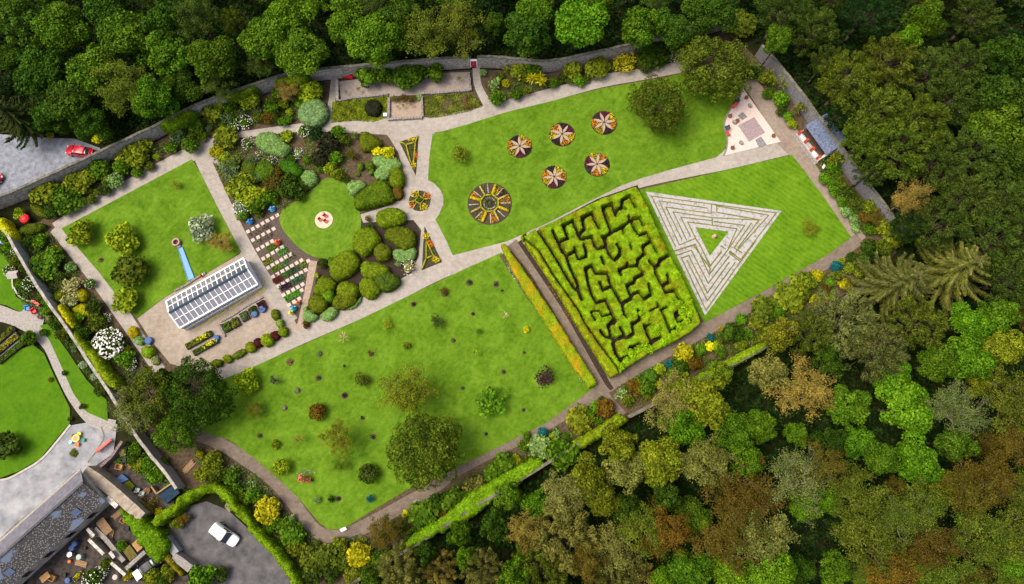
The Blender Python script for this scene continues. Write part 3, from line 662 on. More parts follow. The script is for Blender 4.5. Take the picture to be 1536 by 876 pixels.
# lawn kerb of the left drive, edging of the round lawn
ribbon('kerb', [(-20, 720), (8, 719), (32, 708), (62, 689), (86, 662), (106, 637)], 3, 0.10, mat('kerb_stone', (0.38, 0.36, 0.30), 0.85, var=0.2), 0.15)
ribbon('path', [(0, 818), (28, 792), (62, 762), (95, 730), (116, 708)], [14, 16, 12, 8, 5], 0.012, mat('mouldy_strip', (0.05, 0.042, 0.033), 0.95, rgb2=(0.20, 0.185, 0.165), scale=1.2, bump=0.3, detail=9))
ribbon('path', [(152, 640), (156, 655), (148, 672), (132, 694)], [2.2, 2.4, 2.2, 2], 0.013, mat('mossy_joint', (0.09, 0.08, 0.045), 0.95, rgb2=(0.2, 0.18, 0.12), scale=3))
# ---------------------------------------------------------------- walls of the garden
def stone_wall(line_px, h, t, label, name='stone_wall', outward=1, m=None, n=5, top=None, cat='wall'):
    """line_px = foot of the inner face; the wall stands outside of it"""
    sl = smooth_line(line_px, n); w = W(sl); k = len(w); V = []; Vc = []; rs = np.random.default_rng(len(label))
    for i in range(k):
        d = (w[min(i + 1, k - 1)] - w[max(i - 1, 0)]); d.normalize(); nn = Vector((-d.y, d.x, 0)) * outward
        hh = h + rs.normal(0, 0.05)
        a = w[i]; b = w[i] + nn * t
        V += [(a.x, a.y, -0.1), (a.x + nn.x * 0.06, a.y + nn.y * 0.06, hh), (b.x - nn.x * 0.06, b.y - nn.y * 0.06, hh), (b.x, b.y, -0.1)]
        p = a - nn * 0.03; q = b + nn * 0.03; c = hh + 0.003
        Vc += [(p.x, p.y, c), (p.x + nn.x * 0.05, p.y + nn.y * 0.05, c + 0.14), (q.x - nn.x * 0.05, q.y - nn.y * 0.05, c + 0.14), (q.x, q.y, c)]
    def strip(V):
        F = []
        for i in range(k - 1):
            for j in range(4):
                a = 4 * i + j; b = 4 * i + (j + 1) % 4; F.append((a, b, b + 4, a + 4))
        F += [(0, 1, 2, 3), (4 * k - 1, 4 * k - 2, 4 * k - 3, 4 * k - 4)]
        me = bpy.data.meshes.new('wall'); me.from_pydata(V, [], F); me.update(); return me
    c = w[k // 2]
    root = empty(name, (c.x, c.y, 0)); tag(root, label, cat)
    for nm, VV, mm in (('wall_body', V, m or STONE), ('coping', Vc, top or COPING)):
        o = obj(nm, strip([(v[0] - c.x, v[1] - c.y, v[2]) for v in VV]), mm, root)
    return root
STONEW = mat('rubble_wall', (0.14, 0.125, 0.105), 0.92, rgb2=(0.56, 0.51, 0.44), scale=2.6, bump=1.0, bscale=4, detail=9)
STONEB = mat('blue_grey_wall', (0.10, 0.10, 0.105), 0.92, rgb2=(0.25, 0.245, 0.25), scale=4, bump=0.9, bscale=5, detail=9)
MOSSTOP = mat('mossy_coping', (0.045, 0.055, 0.015), 0.95, rgb2=(0.20, 0.185, 0.15), scale=0.9, bump=0.5, bscale=6, detail=8)
COPING = mat('coping_stone', (0.05, 0.052, 0.035), 0.92, rgb2=(0.21, 0.195, 0.16), scale=1.8, bump=0.6, bscale=6, detail=8)
stone_wall([(-20, 322), (0, 314), (60, 290), (165, 241), (240, 206), (305, 173), (380, 146), (440, 127), (500, 118.5), (560, 113), (620, 108), (680, 103.5), (705, 102)], 2.9, 0.42, 'long rubble stone wall along the top left of the garden, behind the red bench', m=STONEW)
stone_wall([(717, 101.5), (745, 102), (790, 106), (822, 108), (880, 97), (950, 81), (1020, 61), (1097, 42)], 2.9, 0.42, 'rubble stone wall curving away under the dark wood, right of the red door', m=STONEW)
stone_wall([(1132, 84), (1150, 104), (1180, 141), (1235, 216), (1275, 271), (1326, 338)], 2.9, 0.42, 'blue grey stone wall behind the slate roofed shelter', m=STONEB)
stone_wall([(1322, 412), (1300, 426), (1250, 453), (1210, 475), (1130, 527), (1060, 562), (1010, 588), (940, 624)], 2.6, 0.42, 'stone wall topped with a line of ivy below the white triangle maze', m=STONEW, top=MOSSTOP)
stone_wall([(928, 630), (860, 667), (780, 716), (700, 764), (640, 803), (575, 842), (500, 890)], 2.6, 0.42, 'mossy stone wall along the lower edge, with the wood below it', m=STONEW, top=MOSSTOP)
stone_wall([(275, 733), (257, 708), (235, 682), (205, 640), (176, 592), (142, 542), (112, 496), (90, 466), (66, 430), (40, 386), (20, 352), (-6, 326)], 2.3, 0.45, 'pale stone wall topped with yellow ivy beside the curved paving path', m=mat('pale_rubble', (0.22, 0.205, 0.18), 0.92, rgb2=(0.46, 0.43, 0.38), scale=4, bump=0.7, bscale=6, detail=8), outward=-1, top=mat('pale_coping', (0.15, 0.145, 0.11), 0.92, rgb2=(0.42, 0.39, 0.35), scale=1.6, bump=0.5, bscale=6))
# red door in the gap of the wall
d = empty('garden_door', P(711, 101.3)); tag(d, 'red double door in a white frame set in the top stone wall', 'door')
mb = MB(); mb.box((-0.52, 0.12, 0), 0.14, 0.3, 1.9); mb.box((0.52, 0.12, 0), 0.14, 0.3, 1.9); mb.box((0, 0.12, 1.9), 1.18, 0.3, 0.14); mb.build('frame', WHITE, d)
for s in (-1, 1):
    mb = MB(); mb.box((s * 0.22, 0.05, 0.02), 0.42, 0.06, 1.85); mb.box((s * 0.22, 0.012, 0.3), 0.3, 0.02, 0.5); mb.box((s * 0.22, 0.012, 1.05), 0.3, 0.02, 0.55)
    lf = mb.build('door_leaf', RED, d); MB().tube((s * 0.06, -0.03, 0.95), (s * 0.06, -0.03, 1.1), 0.02).build('handle', WHITE, lf)
MB().box((0, 0.40, 0), 1.18, 0.35, 1.88).build('door_recess', DARKSOIL, d)
def bench(px, py, rz, m, label, L=1.5, solid=False, arms=True):
    b = P(px, py); r = empty('garden_bench', (b.x, b.y, 0.0), rz); tag(r, label, 'bench', 'garden benches')
    mb = MB()
    for k in range(4): mb.box((0, -0.16 + 0.115 * k, 0.42), L, 0.10, 0.035)
    mb.build('seat', m, r)
    mb = MB()
    for k in range(4): mb.box((0, 0.26 + 0.025 * k, 0.52 + 0.115 * k), L, 0.03, 0.10)
    mb.build('backrest', m, r)
    for sx in (-1, 1):
        for y in (-0.18, 0.24):
            MB().box((sx * (L / 2 - 0.08), y, 0), 0.07, 0.07, 0.42 if y < 0 else 0.95).build('leg', m, r)
        MB().box((sx * (L / 2 - 0.05), 0.03, 0.62), 0.06, 0.5, 0.04).build('armrest', m, r)
    return r
bench(523, 118, R_(-5), RED, 'bright red bench against the top stone wall, left of the dark shrubs', 1.5)
# ---------------------------------------------------------------- raised alpine garden under the top wall
def low_wall(line, h, w, label, m=STONE, jit=0.03):
    pts = smooth_line(line, 6) if len(line) > 2 else [tuple(np.array(line[0]) * (1 - t) + np.array(line[1]) * t) for t in np.linspace(0, 1, 13)]
    ws = W(pts); mb = MB(); rs = random.Random(len(label))
    for i in range(len(ws) - 1):
        d = ws[i + 1] - ws[i]; c = (ws[i] + ws[i + 1]) / 2
        mb.box((c.x, c.y, -0.02), d.length * 0.97, w * rs.uniform(0.85, 1.1), h * rs.uniform(0.85, 1.1), math.atan2(d.y, d.x), 0.05)
    c = ws[len(ws) // 2]; o = mb.build('low_stone_wall', m, origin=(c.x, c.y, 0)); tag(o, label, 'wall'); return o
low_wall([(506, 121), (507, 152)], 0.45, 0.45, 'short low stone wall at the left end of the gravel bed', PALESTONE)
low_wall([(509, 152), (530, 148), (560, 145), (583, 142)], 0.4, 0.3, 'low stone edging between the gravel bed and the mossy planting left of the trough')
low_wall([(633, 141), (660, 140), (705, 136)], 0.45, 0.4, 'low stone wall between the gravel bed and the planting right of the trough')
low_wall([(703, 110), (706, 137)], 0.5, 0.45, 'short low stone wall at the right gravel bed end, beside the red door path')
for a_, b_, w_ in (((584, 148), (583.3, 179), 'left'), ((582, 180), (634, 177.5), 'front'), ((634, 176), (633, 146), 'right')): low_wall([a_, b_], 0.5, 0.42, f'{w_} low stone wall of the square trough below the gravel bed')
def sign(px, py, label, rz=0.0, w=0.6):
    b = P(px, py); r = empty('sign_board', (b.x, b.y, 0), rz); tag(r, label, 'sign')
    mb = MB(); mb.add([(-w / 2, -0.22, 0.72), (w / 2, -0.22, 0.72), (w / 2, 0.22, 0.98), (-w / 2, 0.22, 0.98), (-w / 2, -0.22, 0.69), (w / 2, -0.22, 0.69), (w / 2, 0.22, 0.95), (-w / 2, 0.22, 0.95)],
                        [(0, 1, 2, 3), (7, 6, 5, 4), (0, 4, 5, 1), (1, 5, 6, 2), (2, 6, 7, 3), (3, 7, 4, 0)])
    mb.build('panel', WHITE, r)
    for s in (-1, 1): MB().tube((s * (w / 2 - 0.06), 0, 0), (s * (w / 2 - 0.06), 0, 0.8), 0.03).build('post', WOOD, r)
sign(579, 175.5, 'small white sign board at the corner of the stone trough')
sign(517, 793, 'white sign board at the lowest corner of the big lawn', 0.4, 0.85)
sign(1232, 253, 'white sign board below the end wall of the slate roofed shelter', 0.9, 0.7)
# ---------------------------------------------------------------- greenhouse
GLASS = bpy.data.materials.new('glass'); GLASS.use_nodes = True
_n, _l = GLASS.node_tree.nodes, GLASS.node_tree.links
_b = _n['Principled BSDF']; _b.inputs['Base Color'].default_value = (0.33, 0.34, 0.39, 1); _b.inputs['Roughness'].default_value = 0.12; _b.inputs['Specular IOR Level'].default_value = 0.8
_t = _n.new('ShaderNodeBsdfTransparent'); _t.inputs['Color'].default_value = (0.85, 0.92, 0.9, 1); _m = _n.new('ShaderNodeMixShader'); _m.inputs[0].default_value = 0.55
GLASSC = None
_l.new(_t.outputs[0], _m.inputs[1]); _l.new(_b.outputs[0], _m.inputs[2]); _l.new(_m.outputs[0], _n['Material Output'].inputs['Surface'])
NAVY = mat('navy_paint', (0.035, 0.06, 0.085), 0.5, var=0.1)
GLASSC = GLASS.copy(); GLASSC.name = 'clear_glass'; GLASSC.node_tree.nodes['Mix Shader'].inputs[0].default_value = 0.22
g0, g1 = P(259, 456), P(372, 393)          # upper left foot
gc = (P(259, 456) + P(372, 393) + P(393, 430) + P(281, 495.5)) / 4
gd = (g1 - g0); GL = gd.length + 0.15; gang = math.atan2(gd.y, gd.x)
gw = (P(393, 430) - P(372, 393)).length
GH = empty('greenhouse', (gc.x, gc.y, 0), gang); tag(GH, 'long white framed greenhouse with a dark blue ridge on the gravel yard', 'greenhouse')
he, hr, hw = 2.0, 3.25, gw / 2
MB().box((0, -hw, 0), GL, 0.16, 0.55).box((0, hw, 0), GL, 0.16, 0.55).box((-GL / 2 + .08, 0, 0), 0.16, gw - .18, 0.55).box((GL / 2 - .08, 0, 0), 0.16, gw - .18, 0.55).build('base_wall', WHITE, GH)
fr = MB(); NB = 16
for s in (-1, 1):
    for k in range(NB + 1):
        x = -GL / 2 + 0.08 + (GL - 0.16) * k / NB
        w = 0.13 if k % 2 == 0 else 0.085
        a = Vector((x, s * hw, he)); b = Vector((x, s * 0.05, hr)); d = b - a
        # rafter
        nrm = Vector((0, d.z * -s, abs(d.y))).normalized() * 0.05
        vs = [a + Vector((-w / 2, 0, 0)), a + Vector((w / 2, 0, 0)), b + Vector((w / 2, 0, 0)), b + Vector((-w / 2, 0, 0))]
        fr.add([v - nrm for v in vs] + [v + nrm for v in vs], [(0, 1, 2, 3), (7, 6, 5, 4), (0, 4, 5, 1), (1, 5, 6, 2), (2, 6, 7, 3), (3, 7, 4, 0)])
        fr.box((x, s * hw, 0.55), 0.09, 0.09, he - 0.56)
    fr.box((0, s * (hw + 0.06), he - 0.06), GL, 0.20, 0.12)
    fr.box((0, s * hw, 1.25), GL, 0.07, 0.07)
    for q in (0.5,):
        y = s * hw * (1 - q); z = he + (hr - he) * q; fr.box((0, y, z + 0.01), GL, 0.09, 0.05)
for s in (-1, 1):
    for k in range(-3, 4):
        y = k * hw / 3.5; fr.box((s * (GL / 2 - 0.03), y, 0.55), 0.07, 0.08, he + (hr - he) * (1 - abs(y) / hw) - 0.56)
    for sg in (-1, 1): fr.tube((s * (GL / 2 - 0.0), sg * hw, he + 0.03), (s * (GL / 2), 0, hr + 0.03), 0.09)
    fr.box((s * (GL / 2 - 0.03), 0, he), 0.075, gw, 0.08)
fr.build('frame', WHITE, GH)
for s in (-1, 1):
    mb = MB(); mb.add([(-GL / 2, s * hw, he - 0.02), (GL / 2, s * hw, he - 0.02), (GL / 2, 0, hr - 0.02), (-GL / 2, 0, hr - 0.02)], [(0, 1, 2, 3)]); mb.build('roof_glass', GLASS if s < 0 else GLASSC, GH)
    mb = MB(); mb.add([(-GL / 2, s * hw, 0.55), (GL / 2, s * hw, 0.55), (GL / 2, s * hw, he), (-GL / 2, s * hw, he)], [(0, 1, 2, 3)]); mb.build('wall_glass', GLASS, GH)
    mb = MB(); mb.add([(s * (GL / 2 - 0.03), -hw, 0.55), (s * (GL / 2 - .03), hw, 0.55), (s * (GL / 2 - .03), hw, he), (s * (GL / 2 - .03), 0, hr - 0.03), (s * (GL / 2 - .03), -hw, he)], [(0, 1, 2, 3, 4)]); mb.build('gable_glass', WHITE, GH)
mb = MB(); mb.add([(-GL / 2 - .1, -0.22, hr - 0.06), (GL / 2 + .1, -0.22, hr - 0.06), (GL / 2 + .1, 0, hr + 0.12), (-GL / 2 - .1, 0, hr + 0.12), (-GL / 2 - .1, 0.22, hr - 0.06), (GL / 2 + .1, 0.22, hr - 0.06)], [(0, 1, 2, 3), (3, 2, 5, 4), (0, 3, 4), (1, 5, 2)])
mb.build('ridge_cap', NAVY, GH)
MB().box((0, 0, 0.01), GL - 0.4, gw - 0.4, 0.02).build('floor', mat('greenhouse_floor', (0.09, 0.085, 0.08), 0.9, var=0.4, scale=2), GH)
for s in (-1, 1): MB().box((0, s * (hw - 0.7), 0.75), GL - 0.6, 0.9, 0.06).build('staging', mat('grey_staging', (0.10, 0.10, 0.11), 0.8, var=0.4, scale=2), GH)
for k in range(5):
    px, py = 322 + k * 10, 416 - k * 5.6
    plant('bush', px + 6, py + 9, 6.5, ('mid', 'lime', 'sage', 'mid', 'vivid')[k], label=f"{('first','second','third','fourth','fifth')[k]} green plant from the left under the greenhouse glass", h=1.9, group='plants under the greenhouse glass')
# planters along the yard
def planter(cx, cy, L, w, ang_px, label, fill, m=BLACK, h=0.45, group='planter boxes in the greenhouse yard', flowers=None):
    a = P(cx, cy); d = P(cx + math.cos(ang_px), cy + math.sin(ang_px)) - a; rz = math.atan2(d.y, d.x); k = MPP(cx, cy)
    r = empty('planter_box', (a.x, a.y, 0), rz); tag(r, label, 'planter', group)
    L *= k; w *= k; mb = MB()
    for s in (-1, 1): mb.box((0, s * (w / 2 - 0.04), 0), L, 0.08, h); mb.box((s * (L / 2 - 0.04), 0, 0), 0.08, w - 0.17, h)
    mb.build('box', m, r); MB().box((0, 0, 0.02), L - 0.18, w - 0.18, h - 0.1).build('compost', DARKSOIL, r)
    if fill:
        rng = np.random.default_rng(int(cx * 3 + cy)); n = int(L * w * 130)
        pts = np.stack([rng.uniform(-L / 2, L / 2, n) * 0.93, rng.uniform(-w / 2, w / 2, n) * 0.93, np.zeros(n)], 1)
        cl = np.clip(wobble(pts[:, 0], pts[:, 1], 4, int(cx)), -0.8, 1); pts[:, 2] = h - 0.08 + rng.uniform(0, 1, n) * 0.4 * (0.7 + cl)
        N = rng.normal(0, .6, (n, 3)); N[:, 2] = 1; v, f, va = leaf_quads(pts, N, 0.09, 0.7, 0.4, rng=rng)
        obj('plants', np_mesh('plants', v, f, va), FOL, r, C[fill])
    if flowers:
        rng = np.random.default_rng(int(cx)); n = 60; pts = np.stack([rng.normal(0, L * .12, n) + L * 0.2, rng.normal(0, w * .2, n), rng.uniform(h + .2, h + .45, n)], 1)
        v, f, va = leaf_quads(pts, np.tile([0, 0, 1.], (n, 1)), 0.09, 0.9, 0.3, rng=rng); obj('flowers', np_mesh('flowers', v, f, va), PETAL, r, C[flowers])
YA = math.atan2(-63, 113)
planter(300, 510.5, 42, 9, YA, 'long black planter of lettuce and yellow flowers near the greenhouse corner', 'limeol', flowers='yellow')
planter(310, 520.5, 40, 8, YA, 'long black planter of mixed leaves below the one with yellow flowers', 'mid', flowers='yellow')
for (x, y, c, w) in ((342, 491, 'mid', 'low mixed green plants, leftmost of the square planter row'), (354.5, 484.5, 'limeol', 'tall yellowish green plants, second in the square planter row'), (368, 475, 'greygreen', 'grey green leaves in the middle of the square planter row'),
                     (381, 467.5, 'dark', 'dark leaves, fourth in the square planter row'), (394, 459, 'plum', 'dark red leaves, rightmost of the square planter row')):
    planter(x, y, 11.5, 14, YA, 'black square planter with ' + w, c)
BLUECLOTH = mat('blue_cloth', (0.05, 0.10, 0.24), 0.7, var=0.2)
for i, (x, y, r, w) in enumerate(((383, 472, 5, 'lying over the edge of the fourth square planter'), (395, 464.5, 5.5, 'lying over the rightmost square planter'), (326, 507.5, 5, 'at the right end of the long planter below the yellow flowers'), (225, 511.5, 6, 'beside the clipped balls at the yard entrance'))):
    b = P(x, y); k = MPP(x, y); rs = random.Random(i)
    mb = MB(); mb.lathe((0, 0, 0), [(r * k * 0.95, 0), (r * k, 0.35), (r * k * 0.9, 0.56), (r * k * 0.45, 0.62), (0.02, 0.6)], 10)
    o = mb.build('blue_tub', BLUECLOTH, origin=(b.x, b.y, 0)) if False else mb.build('blue_tub', BLUECLOTH); o.location = (b.x, b.y, 0.0); tag(o, 'blue covered tub ' + w, 'tub', 'blue tubs in the yard')
def hose(line, label):
    w = W(smooth_line(line, 8), 0.03); mb = MB()
    for i in range(len(w) - 1): mb.tube(w[i], w[i + 1], 0.06, 0.06, 5)
    c = w[len(w) // 2]; o = mb.build('hose', mat('yellow_hose', (0.55, 0.46, 0.08), 0.5, var=0.1), origin=(c.x, c.y, 0)); tag(o, label, 'hose', 'yellow hoses')
hose(Z(240, 440, 7.68, [(380, 430), (450, 390), (540, 340), (640, 270), (760, 205), (740, 185), (660, 240), (560, 310)]), 'yellow hose lying along the greenhouse front, the left piece')
hose(Z(240, 380, 7.68, [(800, 640), (860, 610), (980, 520), (1100, 450), (1190, 430), (1215, 410), (1130, 420), (1120, 480), (1180, 420), (1230, 320), (1210, 300), (1170, 370), (1060, 450), (900, 570), (800, 620), (820, 640)]), 'yellow hose looped at the right end of the greenhouse front')
low_wall(Z(240, 440, 7.68, [(680, 360), (720, 430), (755, 500)]), 0.3, 0.35, 'short low stone wall left of the square planter row')
low_wall(Z(240, 440, 7.68, [(700, 330), (850, 250), (1000, 150), (1190, 45)]), 0.25, 0.25, 'long low stone edge between greenhouse and the square planters')
low_wall(Z(240, 380, 7.68, [(170, 435), (300, 370), (420, 290), (530, 230)]), 0.3, 0.3, 'low stone edge along the lawn behind the greenhouse')
# ---------------------------------------------------------------- blue chute on the small lawn
b = P(266, 364.5); r = empty('brick_well', (b.x, b.y, 0.04)); tag(r, 'small round brick well at the top of the blue water chute', 'well')
mb = MB(); mb.lathe((0, 0, 0), [(0.62, 0), (0.62, 0.5), (0.58, 0.55), (0.40, 0.55), (0.38, 0.5), (0.38, 0.1)], 24); mb.build('ring', mat('pink_brick', (0.30, 0.17, 0.14), 0.9, rgb2=(0.45, 0.30, 0.25), scale=6), r)
MB().lathe((0, 0, 0.12), [(0.36, 0), (0.36, 0.03)], 20).build('base', mat('maroon', (0.09, 0.012, 0.022), 0.6), r)
MB().box((0.42, -0.62, 0), 0.5, 0.4, 0.25, 0.6).build('spout', STONE, r)
a, bb = P(271, 372), P(287.5, 419); d = bb - a; c = (a + bb) / 2
r = empty('water_chute', (c.x, c.y, 0.04), math.atan2(d.y, d.x)); tag(r, 'long straight blue water chute running from the brick well to the greenhouse', 'chute')
mb = MB(); L = d.length; mb.add([(-L / 2, -0.30, .1), (L / 2, -0.45, .1), (L / 2, .45, .1), (-L / 2, .30, .1), (-L / 2, -0.30, 0), (L / 2, -0.45, 0), (L / 2, .45, 0), (-L / 2, .30, 0)], [(0, 1, 2, 3), (0, 4, 5, 1), (1, 5, 6, 2), (2, 6, 7, 3), (3, 7, 4, 0)])
mb.build('bed', mat('sky_blue_paint', (0.10, 0.27, 0.62), 0.45, var=0.08), r)
for s in (-1, 1):
    mb = MB(); mb.strip((-L / 2, s * 0.33, 0), (L / 2, s * 0.48, 0), 0.06, 0, 0.17); mb.build('side_rail', mat('blue_rail', (0.07, 0.20, 0.5), 0.5), r)
b = P(303, 414); r = empty('toy_figure', (b.x, b.y, 0)); tag(r, 'small red and white ornament behind the greenhouse near the blue chute', 'ornament')
MB().lathe((0, 0, 0), [(0.22, 0), (0.26, 0.25), (0.12, 0.5), (0.03, 0.7)], 12).build('body', RED, r); MB().lathe((0.18, 0.16, 0), [(0.12, 0), (0.15, 0.3), (0.04, 0.42)], 10).build('cap', WHITE, r)
# ---------------------------------------------------------------- slate roofed shelter on the right
SLATE = mat('blue_slate', (0.035, 0.052, 0.095), 0.75, rgb2=(0.16, 0.20, 0.29), scale=3.5, bump=0.5, bscale=7, detail=8)
s0, s1 = P(1193.5, 202), P(1223, 243); sd = s1 - s0; SL = sd.length; sang = math.atan2(sd.y, sd.x); sc_ = (s0 + s1) / 2
SH = empty('garden_shelter', (sc_.x, sc_.y, 0), sang); tag(SH, 'open garden shelter with a blue slate roof and red corner posts against the right wall', 'shelter')
# local x runs down along the front, local +y points to the wall (right in the picture)
dep = 4.3
MB().box((0, 1.4, 0), SL, 2.8, 0.32).build('platform', mat('cream_render', (0.30, 0.27, 0.25), 0.85, rgb2=(0.42, 0.39, 0.36), scale=1.5), SH)
MB().box((0, -0.28, 0), SL + 0.7, 0.5, 0.10).box((0, -0.02, 0.0), SL + 0.7, 0.4, 0.21).build('step', STONE, SH)
for k in range(4):
    x = -SL / 2 + 0.25 + (SL - 0.5) * k / 3; MB().box((x, 0.35, 0.32), 0.42, 0.42, 1.05, 0, 0.05).build('post', mat('brick_red_paint', (0.40, 0.055, 0.02), 0.7, var=0.25, scale=8), SH)
for k in range(3):
    x = -SL / 2 + 0.25 + (SL - 0.5) * (k + 0.5) / 3; MB().box((x, 0.35, 0.32), (SL - 0.5) / 3 - 0.36, 0.16, 0.5).build('parapet', WHITE if k != 1 else PALESTONE, SH)
MB().box((0, 1.9, 0.322), SL - 0.3, 1.9, 0.03).build('floor', mat('dark_boards', (0.06, 0.035, 0.025), 0.8, var=0.3, scale=4), SH)
MB().box((0, dep - 0.3, 0), SL, 0.2, 2.4).build('back_wall', STONEB, SH)
MB().box((SL / 2 + 0.02, 1.75, 0), 0.34, 3.2, 1.15, 0, 0.03).build('end_wall', mat('pale_render', (0.52, 0.49, 0.46), 0.85, var=0.1), SH)
MB().box((-SL / 2, 2.4, 0), 0.2, 2.2, 2.0).build('side_wall', STONEB, SH)
mb = MB(); e0, e1, z0, z1 = 0.95, dep + 0.3, 1.95, 2.85; hx = SL / 2 + 0.15
mb.add([(-hx, e0, z0), (hx, e0, z0), (hx - 0.1, e1, z1), (-hx + 0.1, e1, z1), (-hx, e0, z0 - .08), (hx, e0, z0 - .08), (hx - .1, e1, z1 - .08), (-hx + .1, e1, z1 - .08)], [(0, 1, 2, 3), (7, 6, 5, 4), (0, 4, 5, 1), (1, 5, 6, 2), (2, 6, 7, 3), (3, 7, 4, 0)])
mb.build('roof', SLATE, SH)
for k in (0, 3): MB().box((-SL / 2 + 0.25 + (SL - 0.5) * k / 3, 1.6, 0.32), 0.16, 0.16, 1.62).build('roof_post', WOOD, SH)
MB().box((0, 2.6, 0.35), SL - 1.2, 0.5, 0.45).build('seat', WOOD, SH)
# ---------------------------------------------------------------- pink terrace
TP = Z(1060, 130, 6.955, [(380, 20), (770, 575), (180, 720), (210, 640), (218, 540), (190, 440), (195, 360), (250, 240), (330, 150)])
sheet('terrace', TP, 0.06, PINK, 0.08)
ribbon('kerb', Z(1060, 130, 6.955, [(380, 15), (325, 150), (245, 240), (190, 360), (187, 440), (215, 540), (207, 640), (178, 720)]), 2.2, 0.11, mat('terrace_kerb', (0.20, 0.17, 0.16), 0.9, var=0.3), 0.12)
sheet('terrace', Z(1060, 130, 6.955, [(325, 405), (495, 320), (610, 480), (440, 578)]), 0.066, mat('mauve_brick', (0.20, 0.155, 0.16), 0.9, rgb2=(0.34, 0.27, 0.275), scale=6, bump=0.3, bscale=10), 0.004)
sheet('terrace', Z(1060, 130, 6.955, [(322, 305), (375, 265), (425, 318), (370, 352)]), 0.070, mat('grey_slab', (0.12, 0.125, 0.13), 0.9, rgb2=(0.25, 0.25, 0.25), scale=5), 0.004)
sheet('terrace', Z(1060, 130, 6.955, [(505, 558), (565, 520), (628, 608), (545, 640)]), 0.070, mat('grey_slab', (0, 0, 0)), 0.004)
def pot(px, py, r, plantcol, label, m=None, h=0.4):
    b = P(px, py); k = r * MPP(px, py); q = empty('plant_pot', (b.x, b.y, 0)); tag(q, label, 'plant pot', 'plant pots')
    MB().lathe((0, 0, 0.0), [(k * 0.7, 0), (k, h), (k * 0.85, h), (k * 0.8, h - 0.05)], 14).build('pot', m or mat('terracotta', (0.16, 0.075, 0.035), 0.85, var=0.3), q)
    pr = PROTO['tuft'][0]; o = obj('foliage', pr['crown'], FOL, q, C[plantcol]); o.location = (0, 0, h - 0.3); o.scale = (k * 1.0, k * 1.0, 0.7)
for (x, y, c, w) in ((408, 122, 'limeol', 'at the sharp top corner of the pink terrace'), (237, 315, 'tanol', 'on the curved pink terrace edge between the benches'), (312, 365, 'limeol', 'beside the upper grey slab of the pink terrace'), (690, 520, 'tanol', 'near the right corner of the pink terrace'), (263, 645, 'tanol', 'at the lower left corner of the pink terrace')):
    x, y = Z(1060, 130, 6.955, [(x, y)])[0]; pot(x, y, 3.0, c, 'terracotta pot with spiky plant ' + w)
for (x, y, w) in ((447, 205, 'above the mauve brick square'), (285, 378, 'left of the upper grey slab'), (355, 590, 'below the mauve brick square')):
    x, y = Z(1060, 130, 6.955, [(x, y)])[0]; b = P(x, y); mb = MB(); mb.lathe((0, 0, 0), [(0.34, 0), (0.36, 0.25), (0.28, 0.42), (0.1, 0.47)], 9)
    o = mb.build('stone_block', STONE); o.location = (b.x, b.y, 0.06); o.scale = (1.15, 0.75, 1); o.rotation_euler = (0, 0, -0.9); tag(o, 'grey carved stone on the pink terrace, ' + w, 'stone', 'grey stones on the pink terrace')
for (x, y, x2, y2, m, w) in ((258, 225, 305, 185, RED, 'red seat at the upper curve of the pink terrace'), (300, 182, 333, 152, NAVY, 'dark blue seat beside the upper red seat of the pink terrace'), (205, 475, 228, 520, RED, 'red seat at the lower curve of the pink terrace'), (196, 425, 208, 465, NAVY, 'dark blue seat above the lower red seat of the pink terrace')):
    (x, y), (x2, y2) = Z(1060, 130, 6.955, [(x, y), (x2, y2)]); a, bb = P(x, y), P(x2, y2); d = bb - a; c = (a + bb) / 2
    mm = m if m is NAVY else mat('coral_red', (0.62, 0.085, 0.07), 0.5, var=0.1)
    bench(( x + x2) / 2, (y + y2) / 2, math.atan2(d.y, d.x) + (math.pi if m is RED else 0), mm, w, max(0.7, d.length))
b = P(1071, 355); mb = MB(); mb.lathe((0, 0, 0), [(0.34, 0), (0.30, 0.18), (0.2, 0.5), (0.24, 0.6), (0.1, 0.72)], 12); o = mb.build('stone_ornament', mat('pinkish_stone', (0.50, 0.30, 0.20), 0.85, var=0.2)); o.location = (b.x, b.y, 0.04)
tag(o, 'small pinkish stone ornament on the grass in the middle of the white triangle maze', 'ornament')
# ---------------------------------------------------------------- the round seat island on the ring mown lawn
b = P(486, 330); r = empty('round_patio', (b.x, b.y, 0.04)); tag(r, 'round pink paved island in the middle of the teardrop lawn', 'patio')
MB().lathe((0, 0, 0), [(1.38, 0), (1.38, 0.06), (1.12, 0.06)], 36).build('kerb_ring', mat('cream_kerb', (0.52, 0.42, 0.31), 0.9, var=0.15), r)
MB().lathe((0, 0, 0), [(1.12, 0), (1.12, 0.05)], 36).build('paving', mat('pink_grey_paving', (0.33, 0.25, 0.23), 0.9, rgb2=(0.48, 0.38, 0.35), scale=5), r)
for i, (x, y, rz, w) in enumerate(((489, 325, 0.9, 'topmost'), (481, 330.5, 0.8, 'leftmost'), (489.5, 333, 0.8, 'lowest'))):
    q = P(x, y); k = empty('garden_stool', (q.x, q.y, 0.09), rz); tag(k, f'{w} of the three red seats on the round pink island', 'stool', 'red seats on the round island')
    MB().box((0, 0, 0.38), 0.52, 0.32, 0.06, 0, 0.02).build('seat', RED, k)
    MB().box((0, 0.17, 0.44), 0.5, 0.04, 0.36).build('backrest', RED, k)
    for sx in (-1, 1):
        for sy in (-1, 1): MB().box((sx * 0.2, sy * 0.12, 0), 0.05, 0.05, 0.38).build('leg', RED, k)
b = P(484, 321.5); o = MB().lathe((0, 0, 0), [(0.28, 0), (0.3, 0.2), (0.12, 0.32)], 12).build('stone_bowl', PALESTONE); o.location = (b.x, b.y, 0.09); tag(o, 'pale round stone bowl on the rim of the round pink island', 'bowl')
